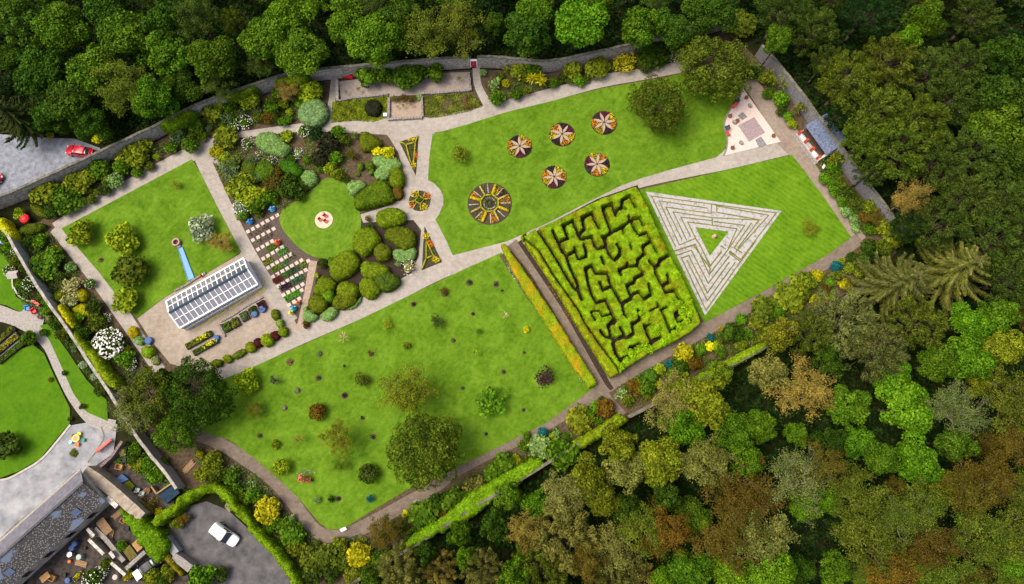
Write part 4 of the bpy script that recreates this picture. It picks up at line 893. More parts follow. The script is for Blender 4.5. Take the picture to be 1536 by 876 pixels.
# ---------------------------------------------------------------- triangle maze
def inset(tri, d):
    out = []; n = len(tri)
    for i in range(n):
        p0, p1, p2 = (np.array(tri[(i + j) % n], float) for j in (-1, 0, 1)); e1 = (p1 - p0) / np.linalg.norm(p1 - p0); e2 = (p2 - p1) / np.linalg.norm(p2 - p1)
        n1 = np.array((-e1[1], e1[0])); n2 = np.array((-e2[1], e2[0])); bis = n1 + n2; bis /= np.linalg.norm(bis); out.append(p1 + bis * d / (bis @ n1))
    return out
TRI_O = [P(968.5, 287.5), P(1172, 316.5), P(1057.5, 473.5)]; TRI_I = [P(1043, 341), P(1093, 347.5), P(1064.5, 384)]
tc = (TRI_O[0] + TRI_O[1] + TRI_O[2]) / 3
TM = empty('triangle_maze', (tc.x, tc.y, 0.04)); tag(TM, 'white paved triangle maze with thin grass lines set in the right lawn', 'maze')
def loc(p): return (p[0] - tc.x, p[1] - tc.y)
mb = MB(); zt = 0.03
for i in range(3):
    a, b_, c_, d_ = TRI_O[i], TRI_O[(i + 1) % 3], TRI_I[(i + 1) % 3], TRI_I[i]
    mb.add([(*loc(a), zt), (*loc(b_), zt), (*loc(c_), zt), (*loc(d_), zt), (*loc(a), 0), (*loc(b_), 0)], [(3, 2, 1, 0), (0, 1, 5, 4)])
PAVE = bpy.data.materials.new('white_pavers'); PAVE.use_nodes = True; _n, _l = PAVE.node_tree.nodes, PAVE.node_tree.links
_g = _n.new('ShaderNodeNewGeometry'); _v = _n.new('ShaderNodeTexVoronoi'); _v.inputs['Scale'].default_value = 2.3; _l.new(_g.outputs['Position'], _v.inputs['Vector'])
_s = _n.new('ShaderNodeTexNoise'); _s.inputs['Scale'].default_value = 3.0; _s.inputs['Detail'].default_value = 9; _l.new(_g.outputs['Position'], _s.inputs['Vector'])
_a = _n.new('ShaderNodeMath'); _a.operation = 'MULTIPLY_ADD'; _l.new(_v.outputs['Color'], _a.inputs[0]); _a.inputs[1].default_value = 0.35; _l.new(_s.outputs['Fac'], _a.inputs[2])
_r = _n.new('ShaderNodeValToRGB'); _r.color_ramp.elements[0].position = 0.40; _r.color_ramp.elements[0].color = (0.17, 0.16, 0.145, 1); _r.color_ramp.elements[1].position = 0.70; _r.color_ramp.elements[1].color = (0.34, 0.335, 0.325, 1)
_l.new(_a.outputs[0], _r.inputs['Fac']); _l.new(_r.outputs[0], _n['Principled BSDF'].inputs['Base Color']); _n['Principled BSDF'].inputs['Roughness'].default_value = 0.9
mb.build('paving', PAVE, TM)
def tl(z, pts): return [P(*q) for q in Z(960, 280, 6.955, pts)] if z == 'T' else [P(*q) for q in Z(980, 360, 7.68, pts)]
LINES = [tl('T', p) for p in (
 [(370, 630), (120, 100), (720, 180), (1420, 275), (1050, 760), (930, 680)], [(360, 670), (580, 600)], [(200, 150), (700, 225)], [(200, 150), (410, 610), (580, 540)], [(270, 215), (480, 245), (740, 280)], [(270, 215), (435, 550)],
 [(345, 265), (750, 325), (1240, 350)], [(345, 265), (485, 560)], [(425, 320), (740, 355)], [(425, 320), (525, 520)], [(495, 370), (760, 405), (1010, 440), (920, 640)], [(495, 370), (580, 545), (640, 640), (725, 830)],
 [(745, 190), (740, 280)], [(750, 330), (755, 405)], [(800, 200), (800, 270), (1240, 345)], [(790, 200), (1340, 300), (1000, 680)], [(770, 365), (1090, 405), (900, 680)], [(1160, 380), (980, 640), (1060, 690)], [(1240, 350), (1020, 640)], [(840, 620), (890, 650)], [(720, 840), (850, 680)])]
LINES += [tl('B', p) for p in (
 [(245, 130), (460, 60), (655, 330), (640, 400), (860, 110)], [(260, 180), (435, 120), (630, 500), (870, 190)], [(320, 210), (405, 180), (620, 610), (870, 260)], [(325, 215), (605, 810), (1000, 250), (870, 150)], [(385, 235), (620, 700), (940, 260)],
 [(480, 50), (640, 395)], [(520, 30), (655, 300), (780, 130)], [(1010, 240), (1180, 10)], [(880, 130), (1010, 235)])]
mb = MB()
for ln in LINES:
    for i in range(len(ln) - 1):
        a, b_ = ln[i], ln[i + 1]; d = b_ - a
        mb.box(((a.x + b_.x) / 2 - tc.x, (a.y + b_.y) / 2 - tc.y, 0.0), d.length + 0.12, 0.18, 0.034 + 0.0007 * (len(mb.v) // 8), math.atan2(d.y, d.x))
mb.build('grass_lines', mat('maze_grass', (0.075, 0.10, 0.018), 0.95, rgb2=(0.20, 0.17, 0.04), scale=0.6), TM)
# ---------------------------------------------------------------- hedge maze: outline and dark alleys traced at the height of its top
A = lambda p: Z(760, 270, 7.68, p)
B = lambda p: Z(880, 270, 7.68, p)
Cc = lambda p: Z(780, 370, 7.68, p)
D = lambda p: Z(880, 370, 7.68, p)
E = lambda p: Z(840, 460, 7.68, p)
F = lambda p: Z(920, 460, 7.68, p)
gap1 = A([(255, 640)]) + Cc([(30, -130), (225, 20), (400, 310), (700, 730)]) + E([(300, 170), (480, 430), (660, 690)])
OUT = A([(270, 595), (350, 560), (385, 545), (640, 435), (830, 342), (1100, 212), (1490, 75)]) + B([(640, 180), (720, 350), (860, 660), (950, 850)]) + D([(1000, 170), (1100, 350), (1200, 560), (1300, 830)]) + F([(1000, 190), (900, 280), (700, 400), (400, 540), (100, 730)]) + E([(700, 762), (670, 690)]) + gap1[::-1][1:]
w1 = 6.3
GAPS = [(A([(365, 575)]) + Cc([(340, 0), (420, 130), (560, 370), (645, 490)]), w1), (Cc([(690, 530), (715, 595)]), 7.5), (Cc([(645, 490), (690, 530)]), 5),
 (A([(540, 590), (590, 690), (650, 830)]) + Cc([(480, 0), (540, 100), (560, 180), (670, 430), (690, 530)]), w1), (A([(535, 580), (575, 670)]), 6.0),
 (Cc([(530, 100), (610, 60), (640, 40), (680, 135), (765, 110), (762, 20)]) + A([(895, 745)]), w1), (Cc([(640, 40)]) + A([(785, 770)]), 4),
 (A([(590, 705), (710, 668), (655, 520), (765, 465), (790, 520), (835, 630), (860, 675), (985, 648), (1020, 750), (1055, 785), (1140, 765), (1155, 720), (1130, 650)]), w1 + .4),
 (A([(835, 620), (900, 560), (872, 430), (985, 375), (1065, 545)]), w1 + .6), (A([(1215, 270), (1110, 310), (1190, 540), (1225, 590), (1350, 530)]), w1 + .6),
 (A([(1225, 590), (1130, 650)]), w1), (B([(410, 535), (430, 600)]), 5), (B([(270, 600), (410, 535), (500, 470), (490, 410)]), 5.5),
 (B([(500, 470), (545, 440), (622, 428), (655, 510)]), w1), (B([(520, 480), (560, 560), (610, 630), (700, 600), (735, 660), (810, 820)]), w1),
 (A([(1225, 285), (1260, 400), (1268, 335), (1328, 315), (1335, 225), (1425, 178), (1490, 300)]), w1), (A([(1330, 300), (1372, 325)]), w1),
 (B([(190, 650), (225, 720), (255, 830)]) + D([(280, 95), (325, 145), (385, 90), (395, 10)]), w1 + .6), (B([(355, 735), (385, 780), (395, 850)]), w1), (B([(505, 730), (520, 790)]), 4),
 (D([(180, 120), (200, 190)]), 6), (B([(715, 715), (650, 760), (675, 850)]) + D([(675, 70), (595, 143), (597, 212), (485, 217), (475, 190)]), w1), (D([(480, 217), (378, 262), (400, 315)]), w1),
 (D([(600, 215), (655, 285), (648, 315), (558, 360), (552, 405), (470, 445), (490, 500), (518, 592), (410, 650), (345, 540), (280, 420), (245, 300), (110, 300), (65, 212), (-10, 245)]), w1 + .3),
 (D([(518, 592), (530, 545), (610, 515), (670, 597), (750, 545), (725, 430)]), w1), (D([(268, 460), (190, 490), (160, 410)]), w1), (D([(410, 650), (440, 770), (465, 800)]), w1),
 (D([(-10, 245), (20, 400), (60, 540), (120, 640), (225, 608), (290, 760), (342, 840), (315, 880)]), w1), (Cc([(815, 745), (870, 840)]), 4), (Cc([(830, 742), (915, 733), (955, 800), (1068, 765)]), 4.2),
 (D([(730, 160), (790, 225), (840, 205), (850, 150), (920, 110), (965, 85)]), w1 + .2), (D([(790, 225), (800, 290), (880, 450), (912, 520), (1020, 500), (1060, 580), (1130, 685), (1030, 770), (1045, 810)]), w1), (D([(935, 320), (960, 400), (890, 432)]), w1),
 (D([(820, 650), (860, 720), (930, 690)]), 4.2), (D([(735, 735), (825, 690)]), 3.6), (D([(865, 720), (905, 800), (935, 880)]) + F([(665, 285), (755, 222), (758, 180), (722, 105), (815, 45)]), w1), (F([(860, 120), (895, 155)]), 5), (F([(758, 180), (815, 150)]), 3.5),
 (D([(600, 730), (622, 830), (560, 875)]) + F([(220, 188), (240, 300), (170, 352), (95, 345)]), w1), (F([(85, 240), (120, 290), (145, 345)]), w1),
 (F([(365, 215), (410, 330), (450, 400), (545, 345)]), w1 + .8), (F([(380, 215), (420, 205)]), 4.5), (F([(450, 400), (390, 490), (310, 435), (200, 470)]), w1 + 1), (F([(390, 490), (410, 560)]), 3.2),
 (F([(20, 360), (5, 430), (40, 540), (85, 612), (205, 562), (205, 470)]), w1 + 1.2), (F([(10, 430), (45, 540), (80, 600)]), 6), (E([(470, 270), (530, 342), (600, 356), (630, 380)]), w1), (E([(640, 140), (560, 215), (592, 340), (628, 380), (720, 345)]), w1 + .4)]
me, c0 = clipped(OUT, GAPS, 1.8, 0.22, cell=0.115, seed=3, leaf=0.08, density=95, flat=0.88, lump=0.045, lumps=2.6, jit=0.8)
HM = obj('hedge_maze', me, FOLG, None, (0.205, 0.345, 0.006)); HM.location = c0
_v = []; _f = []; _a = []; _k = 0; _rg = np.random.default_rng(8)
for (x, y, r) in ((940, 541, 7), (950, 533, 9), (958, 524, 8), (968, 520, 9), (946, 528, 6), (983, 500, 8), (987, 491, 7), (996, 513, 8), (1004, 507, 8), (1012, 500, 7), (976, 525, 8), (1020, 490, 8), (1030, 482, 7), (1036, 470, 8), (1028, 462, 8), (1018, 455, 7), (1034, 452, 7), (1022, 468, 6), (932, 550, 7), (1008, 452, 6), (972, 478, 6), (962, 470, 5)):
    q = P(x, y, 1.8) - c0; rm = r * MPP(x, y, 1.8) * 0.8; n = 170; d = sph(n, _rg, -0.1); p = np.array([q.x, q.y, 1.72]) + d * np.array([rm, rm, 0.42]) * _rg.uniform(.7, 1.05, (n, 1))
    v, f, a = leaf_quads(p, d, 0.12, 0.7, 0.6, rng=_rg); _v.append(v); _f.append(f + _k); _a.append(np.clip(a * .7 + .3, 0, 1)); _k += len(v)
_o = obj('new_growth', np_mesh('new_growth', np.concatenate(_v), np.concatenate(_f), np.concatenate(_a)), FOL, HM, (0.20, 0.37, 0.006)); _o['label'] = 'untrimmed bushy shoots in the lower right corner'
tag(HM, 'big clipped hedge maze with narrow dark alleys in the middle of the garden', 'hedge maze')
H1 = A([(175, 618), (245, 590)]) + [(g[0] - 3.4, g[1] + 2.0) for g in gap1[1:-1]] + E([(650, 700), (678, 765), (585, 805), (530, 720)]) + Cc([(640, 855), (420, 480), (250, 220), (95, 0)]) + A([(190, 660)])
me, c0 = clipped(H1, [], 1.8, 0.34, cell=0.13, seed=4, leaf=0.085, density=60, flat=0.85, lump=0.06)
o = obj('clipped_hedge', me, FOLG, None, (0.25, 0.32, 0.007)); o.location = c0; tag(o, 'long yellow tipped hedge along the left side of the hedge maze', 'hedge', 'long clipped hedges')
H2 = [(751, 367), (757, 364), (770, 383), (800, 425), (835, 478), (862, 522), (894, 571), (893, 577), (884, 581), (872, 566), (845, 527), (815, 478), (790, 440), (768, 403)]
me, c0 = clipped(H2, [], 1.3, 0.34, cell=0.13, seed=5, leaf=0.085, density=60, flat=0.8, lump=0.08)
o = obj('clipped_hedge', me, FOLO, None, (0.22, 0.31, 0.007)); o.location = c0; tag(o, 'long orange and green hedge between the big lawn and the brown path', 'hedge', 'long clipped hedges')
# ---------------------------------------------------------------- flower beds
FOLB = foliage_mat('bedding_flowers', patch=0.1, trans=0.1, lo=0.10, hi=1.35)
def scatter_in(fn, xr, yr, dens, h, leaf, seed, nz=1.0):
    rng = np.random.default_rng(seed); n = int((xr[1] - xr[0]) * (yr[1] - yr[0]) * dens); X = rng.uniform(*xr, n); Y = rng.uniform(*yr, n)
    k = fn(X, Y); X, Y = X[k], Y[k]; N = rng.normal(0, .4, (len(X), 3)); N[:, 2] = nz
    return leaf_quads(np.stack([X, Y, rng.uniform(0.06, h, len(X))], 1), N, leaf, 0.85, 0.3, rng=rng)
def disc(r, z, n=40):
    return MB().lathe((0, 0, 0), [(r, 0), (r, z * 0.6), (r * 0.97, z)], n)
BCOL = dict(y=(0.72, 0.56, 0.008), o=(0.62, 0.27, 0.010), m=(0.15, 0.010, 0.045), k=(0.030, 0.020, 0.018), g=(0.52, 0.42, 0.010), d=(0.055, 0.03, 0.04), b=(0.10, 0.08, 0.04))
BW = dict(y='bright yellow', o='orange', m='crimson', k='black', g='dotted yellow', d='dark plum')
def petal_bed(px, py, r_px, rot, seq, label):
    b = P(px, py); R = r_px * MPP(px, py); root = empty('flower_bed', (b.x, b.y, 0.04)); tag(root, label, 'flower bed', 'round petal flower beds')
    disc(R, 0.05).build('soil', DARKSOIL, root); n = len(seq)
    for i, s in enumerate(seq):
        a0 = rot + 2 * math.pi * i / n; a1 = a0 + 2 * math.pi / n
        def fn(X, Y):
            a = (np.arctan2(Y, X) - a0) % (2 * math.pi); r = np.hypot(X, Y); return (a < a1 - a0) & (r < R * 0.96) & (r > 0.1 * R)
        v, f, va = scatter_in(fn, (-R, R), (-R, R), 95, 0.26, 0.075, int(px + i * 7))
        o = obj('flowers', np_mesh('flowers', v, f, va), FOLB, root, BCOL[s]); o['label'] = BW[s] + ' flowers'
    for i in range(n):
        a = rot + 2 * math.pi * i / n; ca, sa = math.cos(a), math.sin(a); L = R * 0.86; mb = MB(); vs = []; m_ = 9
        prof = [(L * (0.06 + 0.94 * t), 0.105 * R * math.sin(math.pi * min(1, t ** 0.9)) * (1.0 if t < .5 else 1.0)) for t in np.linspace(0, 1, m_)]
        poly = [(x * ca - y * sa, x * sa + y * ca) for x, y in prof] + [(x * ca + y * sa, x * sa - y * ca) for x, y in prof[::-1][1:-1]]
        mb.prism(poly, 0.055, 0.27); mb.build('petal', mat('pinkish_chippings', (0.25, 0.19, 0.135), 0.95, rgb2=(0.38, 0.305, 0.235), scale=9), root)
    MB().lathe((0, 0, 0.06), [(0.14, 0), (0.2, 0.2), (0.05, 0.36)], 8).build('centre_plant', FOL, root, C['tanol'])
TAU = 2 * math.pi
for (px, py, r, rot, seq, lab) in ((779.5, 219, 18.7, 0.25, 'oygokmk', 'round petal flower bed nearest the round olive shrub, leftmost of the five'),):
    pass
petal_bed(779.5, 220, 18.7, R_(-8), 'ogkogmk', 'leftmost of the five round petal flower beds, crimson at its bottom')
petal_bed(843, 202, 19.5, R_(5), 'mkoyKoy'.replace('K', 'k'), 'upper middle round petal flower bed, with crimson at its upper right')
petal_bed(906, 184.5, 19.5, R_(8), 'ymdogko', 'top right round petal flower bed nearest the olive tree, with crimson at the top')
petal_bed(831, 266, 18.5, R_(-20), 'oykogmd', 'lower left round petal flower bed with a crimson wedge at the bottom')
petal_bed(895.5, 247, 19.3, R_(-22), 'kogmdoy', 'lower right round petal flower bed with crimson at its left')
def edging(pts, w, h, m, root, color, name='box_edging', leaf=0.06, dens=90, seed=1):
    mb = MB(); V = []; 
    for a, b in pts: mb.strip((a[0], a[1], 0), (b[0], b[1], 0), w, 0.05, h + 0.004 * (len(mb.v) // 8 % 5))
    Fq = np.array([f for f in mb.f if len(f) == 4]); VV = np.array(mb.v); p, nr = mesh_samples(VV, Fq, dens, np.random.default_rng(seed))
    v, f, va = leaf_quads(p, nr, leaf, 0.8, 0.6)
    me = np_mesh(name, np.concatenate([VV, v]), np.concatenate([Fq, f + len(VV)]), np.concatenate([np.full(len(VV), 0.5), va])); return obj(name, me, m, root, color)
# the large spoked bed
b = P(734.5, 305.5); k = MPP(734.5, 305.5); R = 33.3 * k
root = empty('flower_bed', (b.x, b.y, 0.04)); tag(root, 'largest round flower bed, spoked like a wheel with an octagonal yellow hub', 'flower bed')
disc(R, 0.06, 56).build('soil', mat('bed_brown', (0.028, 0.026, 0.014), 0.95, rgb2=(0.085, 0.068, 0.045), scale=6, bump=0.6, bscale=14), root)
ci = np.array((545., 415.)); sp = [(370, 140, 'p'), (640, 120, 'y'), (880, 280, 'p'), (890, 575, 'y'), (710, 745, 'p'), (410, 770, 'y'), (205, 595, 'p'), (185, 325, 'y')]
angs = []
for (x, y, c) in sp:
    p = P(690 + x / 12.17, 270 + y / 12.17) - b; angs.append((math.atan2(p.y, p.x), c))
ri = 14.3 * k; oc = [(ri * math.cos(a), ri * math.sin(a)) for a, _ in angs]
edging([(oc[i], oc[(i + 1) % 8]) for i in range(8)], 0.20, 0.32, FOLC, root, (0.36, 0.34, 0.02), 'octagon_edging')
for i, (a, c) in enumerate(angs):
    edging([((ri * math.cos(a), ri * math.sin(a)), (R * 0.93 * math.cos(a), R * 0.93 * math.sin(a)))], 0.36 if c == 'y' else 0.24, 0.34, FOLC, root, (0.50, 0.38, 0.012) if c == 'y' else (0.42, 0.36, 0.09), 'spoke_edging')
    a2, _ = angs[(i + 1) % 8]; am = a + ((a2 - a + math.pi) % TAU - math.pi) / 2
    edging([((ri * 1.15 * math.cos(am), ri * 1.15 * math.sin(am)), (R * 0.94 * math.cos(am), R * 0.94 * math.sin(am)))], 0.11, 0.16, PETAL, root, (0.52, 0.48, 0.40), 'white_row', dens=60)
halves = {0: ('b', 'b'), 1: ('g', 'k'), 2: ('o', 'b'), 3: ('b', 'b'), 4: ('o', 'm'), 5: ('b', 'g'), 6: ('b', 'k'), 7: ('b', 'o')}
hv = [('b', None), ('g', 'k'), ('o', 'b'), (None, 'b'), ('o', None), ('g', 'b'), ('b', None), ('o', 'b')]
for i, (a, c) in enumerate(angs):
    a2 = angs[(i + 1) % 8][0]; d = ((a2 - a + math.pi) % TAU - math.pi) / 2
    for q, s in enumerate(hv[i]):
        if not s: continue
        lo = a + d * q; 
        def fn(X, Y):
            t = ((np.arctan2(Y, X) - lo) * np.sign(d)) % TAU; r = np.hypot(X, Y); return (t < abs(d)) & (r < R * 0.93) & (r > ri * 1.05)
        v, f, va = scatter_in(fn, (-R, R), (-R, R), 85 if s != 'b' else 25, 0.22, 0.075, i * 3 + q); o = obj('flowers', np_mesh('flowers', v, f, va), FOLB, root, BCOL[s] if s != 'g' else (0.45, 0.30, 0.01))
def ringfn(r0, r1): return lambda X, Y: (np.hypot(X, Y) > r0) & (np.hypot(X, Y) < r1)
v, f, va = scatter_in(ringfn(9.5 * k, 13 * k), (-R, R), (-R, R), 70, 0.2, 0.07, 3); obj('foliage', np_mesh('foliage', v, f, va), FOL, root, C['mid'])
v, f, va = scatter_in(ringfn(8 * k, 9.2 * k), (-R, R), (-R, R), 90, 0.24, 0.06, 4); obj('white_ring', np_mesh('white_ring', v, f, va), PETAL, root, (0.55, 0.55, 0.50))
v, f, va = scatter_in(ringfn(3 * k, 7 * k), (-R, R), (-R, R), 70, 0.2, 0.07, 5); obj('dark_planting', np_mesh('dark_planting', v, f, va), FOL, root, C['deep'])
o = obj('centre_bush', PROTO['fine'][0]['crown'], FOL, root, (0.25, 0.22, 0.02)); o.scale = (3 * k, 3 * k, 0.7)
# the small round bed on the crossing
b = P(629.5, 301.3); k = MPP(629.5, 301.3); R = 16.3 * k
root = empty('flower_bed', (b.x, b.y, 0.012)); tag(root, 'small round flower bed with a square box hedge hub on the path crossing', 'flower bed')
disc(R, 0.06, 40).build('soil', mat('bed_brown', (0, 0, 0)), root)
dm = [P(580 + x / 15.36, 265 + y / 15.36) - b for x, y in ((745, 445), (875, 530), (780, 640), (655, 570))]
dm = [(p.x, p.y) for p in dm]
edging([(dm[i], dm[(i + 1) % 4]) for i in range(4)], 0.16, 0.32, FOLC, root, (0.25, 0.30, 0.02))
ends = [((745, 445), (735, 330)), ((745, 445), (735, 330)), ((850, 470), (890, 370)), ((875, 530), (1005, 515)), ((850, 620), (950, 695)), ((780, 640), (790, 780)), ((690, 620), (610, 740)), ((655, 570), (520, 590)), ((660, 490), (560, 440))]
for q, (s, e) in enumerate(ends[1:]):
    a_, b_ = (P(580 + x / 15.36, 265 + y / 15.36) - b for x, y in (s, e)); edging([(a_, b_)], 0.16 if q % 2 == 0 else 0.1, 0.3, FOLC, root, (0.36, 0.34, 0.02) if q % 2 == 0 else (0.5, 0.42, 0.2))
for (x, y, s) in ((640, 400, 'y'), (940, 450, 'o'), (870, 700, 'y'), (600, 650, 'o')):
    c = P(580 + x / 15.36, 265 + y / 15.36) - b
    v, f, va = scatter_in(lambda X, Y: np.hypot(X - c.x, Y - c.y) < 0.52 * (1 + 0.25 * np.sin(5 * np.arctan2(Y - c.y, X - c.x))), (c.x - 1, c.x + 1), (c.y - 1, c.y + 1), 130, 0.34, 0.075, int(x)); obj('flowers', np_mesh('flowers', v, f, va), FOLB, root, (0.66, 0.20, 0.01) if s == 'o' else BCOL['y'])
o = obj('centre_bush', PROTO['fine'][1]['crown'], FOL, root, C['limeol']); o.scale = (0.42, 0.42, 0.8)
v, f, va = scatter_in(lambda X, Y: np.hypot(X, Y) < R * .95, (-R, R), (-R, R), 30, 0.12, 0.07, 8); obj('foliage', np_mesh('foliage', v, f, va), FOL, root, C['dkol'])
def tri_bed(poly, lines, flows, bush, label):
    w = W(poly); b = sum(w, Vector()) / len(w); root = empty('flower_bed', (b.x, b.y, 0.012)); tag(root, label, 'flower bed', 'pointed flower beds beside the crossing')
    MB().prism([p - b for p in w], 0, 0.05).build('soil', mat('bed_brown', (0, 0, 0)), root)
    for ln in lines:
        q = [p - b for p in W(ln)]; edging([(q[i], q[i + 1]) for i in range(len(q) - 1)], 0.2, 0.3, FOLC, root, (0.33, 0.33, 0.02), seed=len(ln))
    for (x, y, rx, ry, rot, s) in flows:
        c = P(x, y) - b; k = MPP(x, y); ca, sa = math.cos(rot), math.sin(rot)
        def fn(X, Y):
            u = (X - c.x) * ca + (Y - c.y) * sa; v_ = -(X - c.x) * sa + (Y - c.y) * ca; return (u / (rx * k)) ** 2 + (v_ / (ry * k)) ** 2 < 1
        v, f, va = scatter_in(fn, (c.x - 2, c.x + 2), (c.y - 2, c.y + 2), 120, 0.34, 0.075, int(x + y)); obj('flowers', np_mesh('flowers', v, f, va), FOLB, root, (0.72, 0.17, 0.008) if s == 'o' else BCOL['y'])
    c = P(*bush) - b; o = obj('centre_bush', PROTO['fine'][1]['crown'], FOL, root, C['limeol']); o.location = (c.x, c.y, 0); o.scale = (0.3, 0.3, 0.5)
    W2 = [p - b for p in w]; v, f, va = scatter_in(lambda X, Y: inside(X, Y, W2), (-6, 6), (-8, 8), 25, 0.12, 0.07, 5); obj('foliage', np_mesh('foliage', v, f, va), FOL, root, C['dkol'])
q1 = lambda p: Z(580, 190, 15.36, p)
tri_bed(Z(300, 180, 3.84, [(1148, 125), (1258, 95), (1252, 200), (1243, 322)]), [Z(300, 180, 3.84, p) for p in ([(1152, 128), (1188, 145), (1215, 250)], [(1188, 145), (1242, 132), (1253, 95)], [(1242, 132), (1232, 240)])],
        [(618, 209.5, 6, 3, 0.25, 'y'), (623.5, 234.5, 2.6, 7, 0.05, 'o'), (620.5, 248, 3.5, 6.5, 0.1, 'y')], (617, 225), 'pointed triangular flower bed above the small round bed')
q2 = lambda p: Z(600, 330, 10.95, p)
tri_bed(q2([(403, 105), (690, 690), (360, 825), (380, 400)]), [q2(p) for p in ([(360, 815), (435, 635), (435, 370)], [(435, 635), (550, 590), (665, 660)], [(550, 590), (440, 350)])],
        [(639.5, 354.5, 5, 5, 0, 'y'), (646.5, 366, 3, 6, 0.45, 'o'), (654, 390, 6.5, 4.5, -0.5, 'y')], (643.5, 378), 'pointed triangular flower bed below the small round bed')
# ---------------------------------------------------------------- vegetable plot: slabs and rows
ORD = ['first', 'second', 'third', 'fourth', 'fifth', 'sixth', 'seventh', 'eighth', 'ninth', 'tenth']
ROWS = [((372.3, 347.5), (416, 323), 7), ((379.6, 360.3), (410.7, 343.4), 5), ((387.3, 374.2), (408.3, 362), 4), ((395.1, 388), (423.4, 371), 5), ((402.4, 401.5), (435.7, 381.7), 6), ((409.7, 415.2), (452.2, 390.6), 7), ((418, 429), (458.7, 405.2), 7), ((425.6, 442.4), (454, 426.8), 5), ((433.8, 457.4), (449, 448.2), 3)]
slab_me = MB().box((0, 0, 0), 0.56, 0.56, 0.07, 0, 0.015)
sm = bpy.data.meshes.new('slab'); sm.from_pydata(slab_me.v, [], slab_me.f); sm.update()
SLABM = mat('pinkish_slab', (0.38, 0.315, 0.265), 0.9, rgb2=(0.52, 0.455, 0.395), scale=3, bump=0.15); sm.materials.append(SLABM)
SLABS = []
for ri_, (a, b_, n) in enumerate(ROWS):
    for i in range(n):
        t = i / (n - 1); x = a[0] + (b_[0] - a[0]) * t; y = a[1] + (b_[1] - a[1]) * t; w = P(x, y); d = P(*b_) - P(*a)
        o = bpy.data.objects.new('stepping_slab', sm); link(o); o.location = (w.x, w.y, 0.004); o.rotation_euler = (0, 0, math.atan2(d.y, d.x) + PR.uniform(-.1, .1))
        tag(o, f"pale square slab, {ORD[i]} from the left in row {ORD[ri_]} from the top of the vegetable plot", 'stepping slab', 'pale stepping slabs in the vegetable plot')
for (x, y, w) in ((462.5, 391.5, 'beside the boarded path, right of the sixth row of slabs'), (452.5, 435.5, 'lowest against the boarded path, beside the vivid green row')):
    o = bpy.data.objects.new('stepping_slab', sm); link(o); p = P(x, y); o.location = (p.x, p.y, 0.004); o.rotation_euler = (0, 0, 0.5); tag(o, 'pale square slab ' + w, 'stepping slab', 'pale stepping slabs in the vegetable plot')
RD = P(416, 323) - P(372, 347.5); RA = math.atan2(RD.y, RD.x)
def veg(x, y, L, w, col, label, dens=130, h=0.30):
    c = P(x, y); k = MPP(x, y); L *= k; w *= k; ca, sa = math.cos(RA), math.sin(RA); rng = np.random.default_rng(int(x * 9 + y))
    n = int(L * w * dens); u = rng.uniform(-L / 2, L / 2, n); v_ = (np.round(rng.uniform(-w / 2, w / 2, n) / 0.32) * 0.32 + rng.normal(0, 0.07, n)) if w > 0.5 else rng.uniform(-w / 2, w / 2, n)
    pts = np.stack([u * ca - v_ * sa, u * sa + v_ * ca, rng.uniform(0.03, h, n)], 1); N = rng.normal(0, .5, (n, 3)); N[:, 2] = 1
    v, f, va = leaf_quads(pts, N, 0.10, 0.75, 0.4, rng=rng); o = obj('vegetable_row', np_mesh('vegetable_row', v, f, va), FOL, None, C.get(col, col) if isinstance(col, str) else col); o.location = (c.x, c.y, 0)
    tag(o, label, 'vegetable row', 'vegetable rows')
veg(407.4, 371, 15, 8, 'mid', 'dark green leafy row left of the orange figure'); veg(424.7, 377.4, 15, 10, (0.09, 0.26, 0.03), 'bright green leafy patch just below the orange figure')
veg(402.4, 392, 14, 8.5, 'limeol', 'yellowish green lettuce patch at the left of the fourth row'); veg(414.7, 402, 15, 8.5, (0.12, 0.22, 0.012), 'light green lettuce patch left in the fifth row'); veg(426.7, 395.6, 13, 8.5, (0.10, 0.20, 0.06), 'grey green leafy patch right in the fifth row')
veg(417.4, 419.4, 16, 10, (0.10, 0.022, 0.018), 'dark red lettuce patch beside the greenhouse path'); veg(431, 411, 14, 9, (0.05, 0.15, 0.02), 'mid green striped patch right of the dark red lettuce'); veg(443, 403.8, 14, 8, (0.035, 0.09, 0.03), 'thin dark green rows near the boarded path'); veg(455, 397.4, 9, 8.5, (0.12, 0.19, 0.015), 'short lime patch against the boarded path')
veg(429, 429.4, 17, 9, (0.035, 0.015, 0.04), 'dark purple leafy patch below the dark red lettuce'); veg(446.2, 419.5, 20, 8.5, (0.035, 0.13, 0.05), 'blue green cabbage patch right of the dark purple leaves'); veg(439.2, 443.4, 25, 9.5, (0.07, 0.26, 0.01), 'vivid green leafy patch near the lower end of the vegetable plot')
veg(391, 346, 34, 7, (0.06, 0.055, 0.02), 'sparse brown seedling row between the first and second slab rows', 35, 0.15); veg(398, 357, 26, 7, (0.05, 0.07, 0.03), 'sparse green seedling row between the second and third slab rows', 35, 0.15); veg(394, 322.5, 40, 6, (0.07, 0.085, 0.02), 'sparse green row along the two blue figures', 40, 0.18)
veg(437, 386, 16, 7, (0.05, 0.06, 0.02), 'thin sparse seedlings at the right end of the fifth row', 40, 0.15)
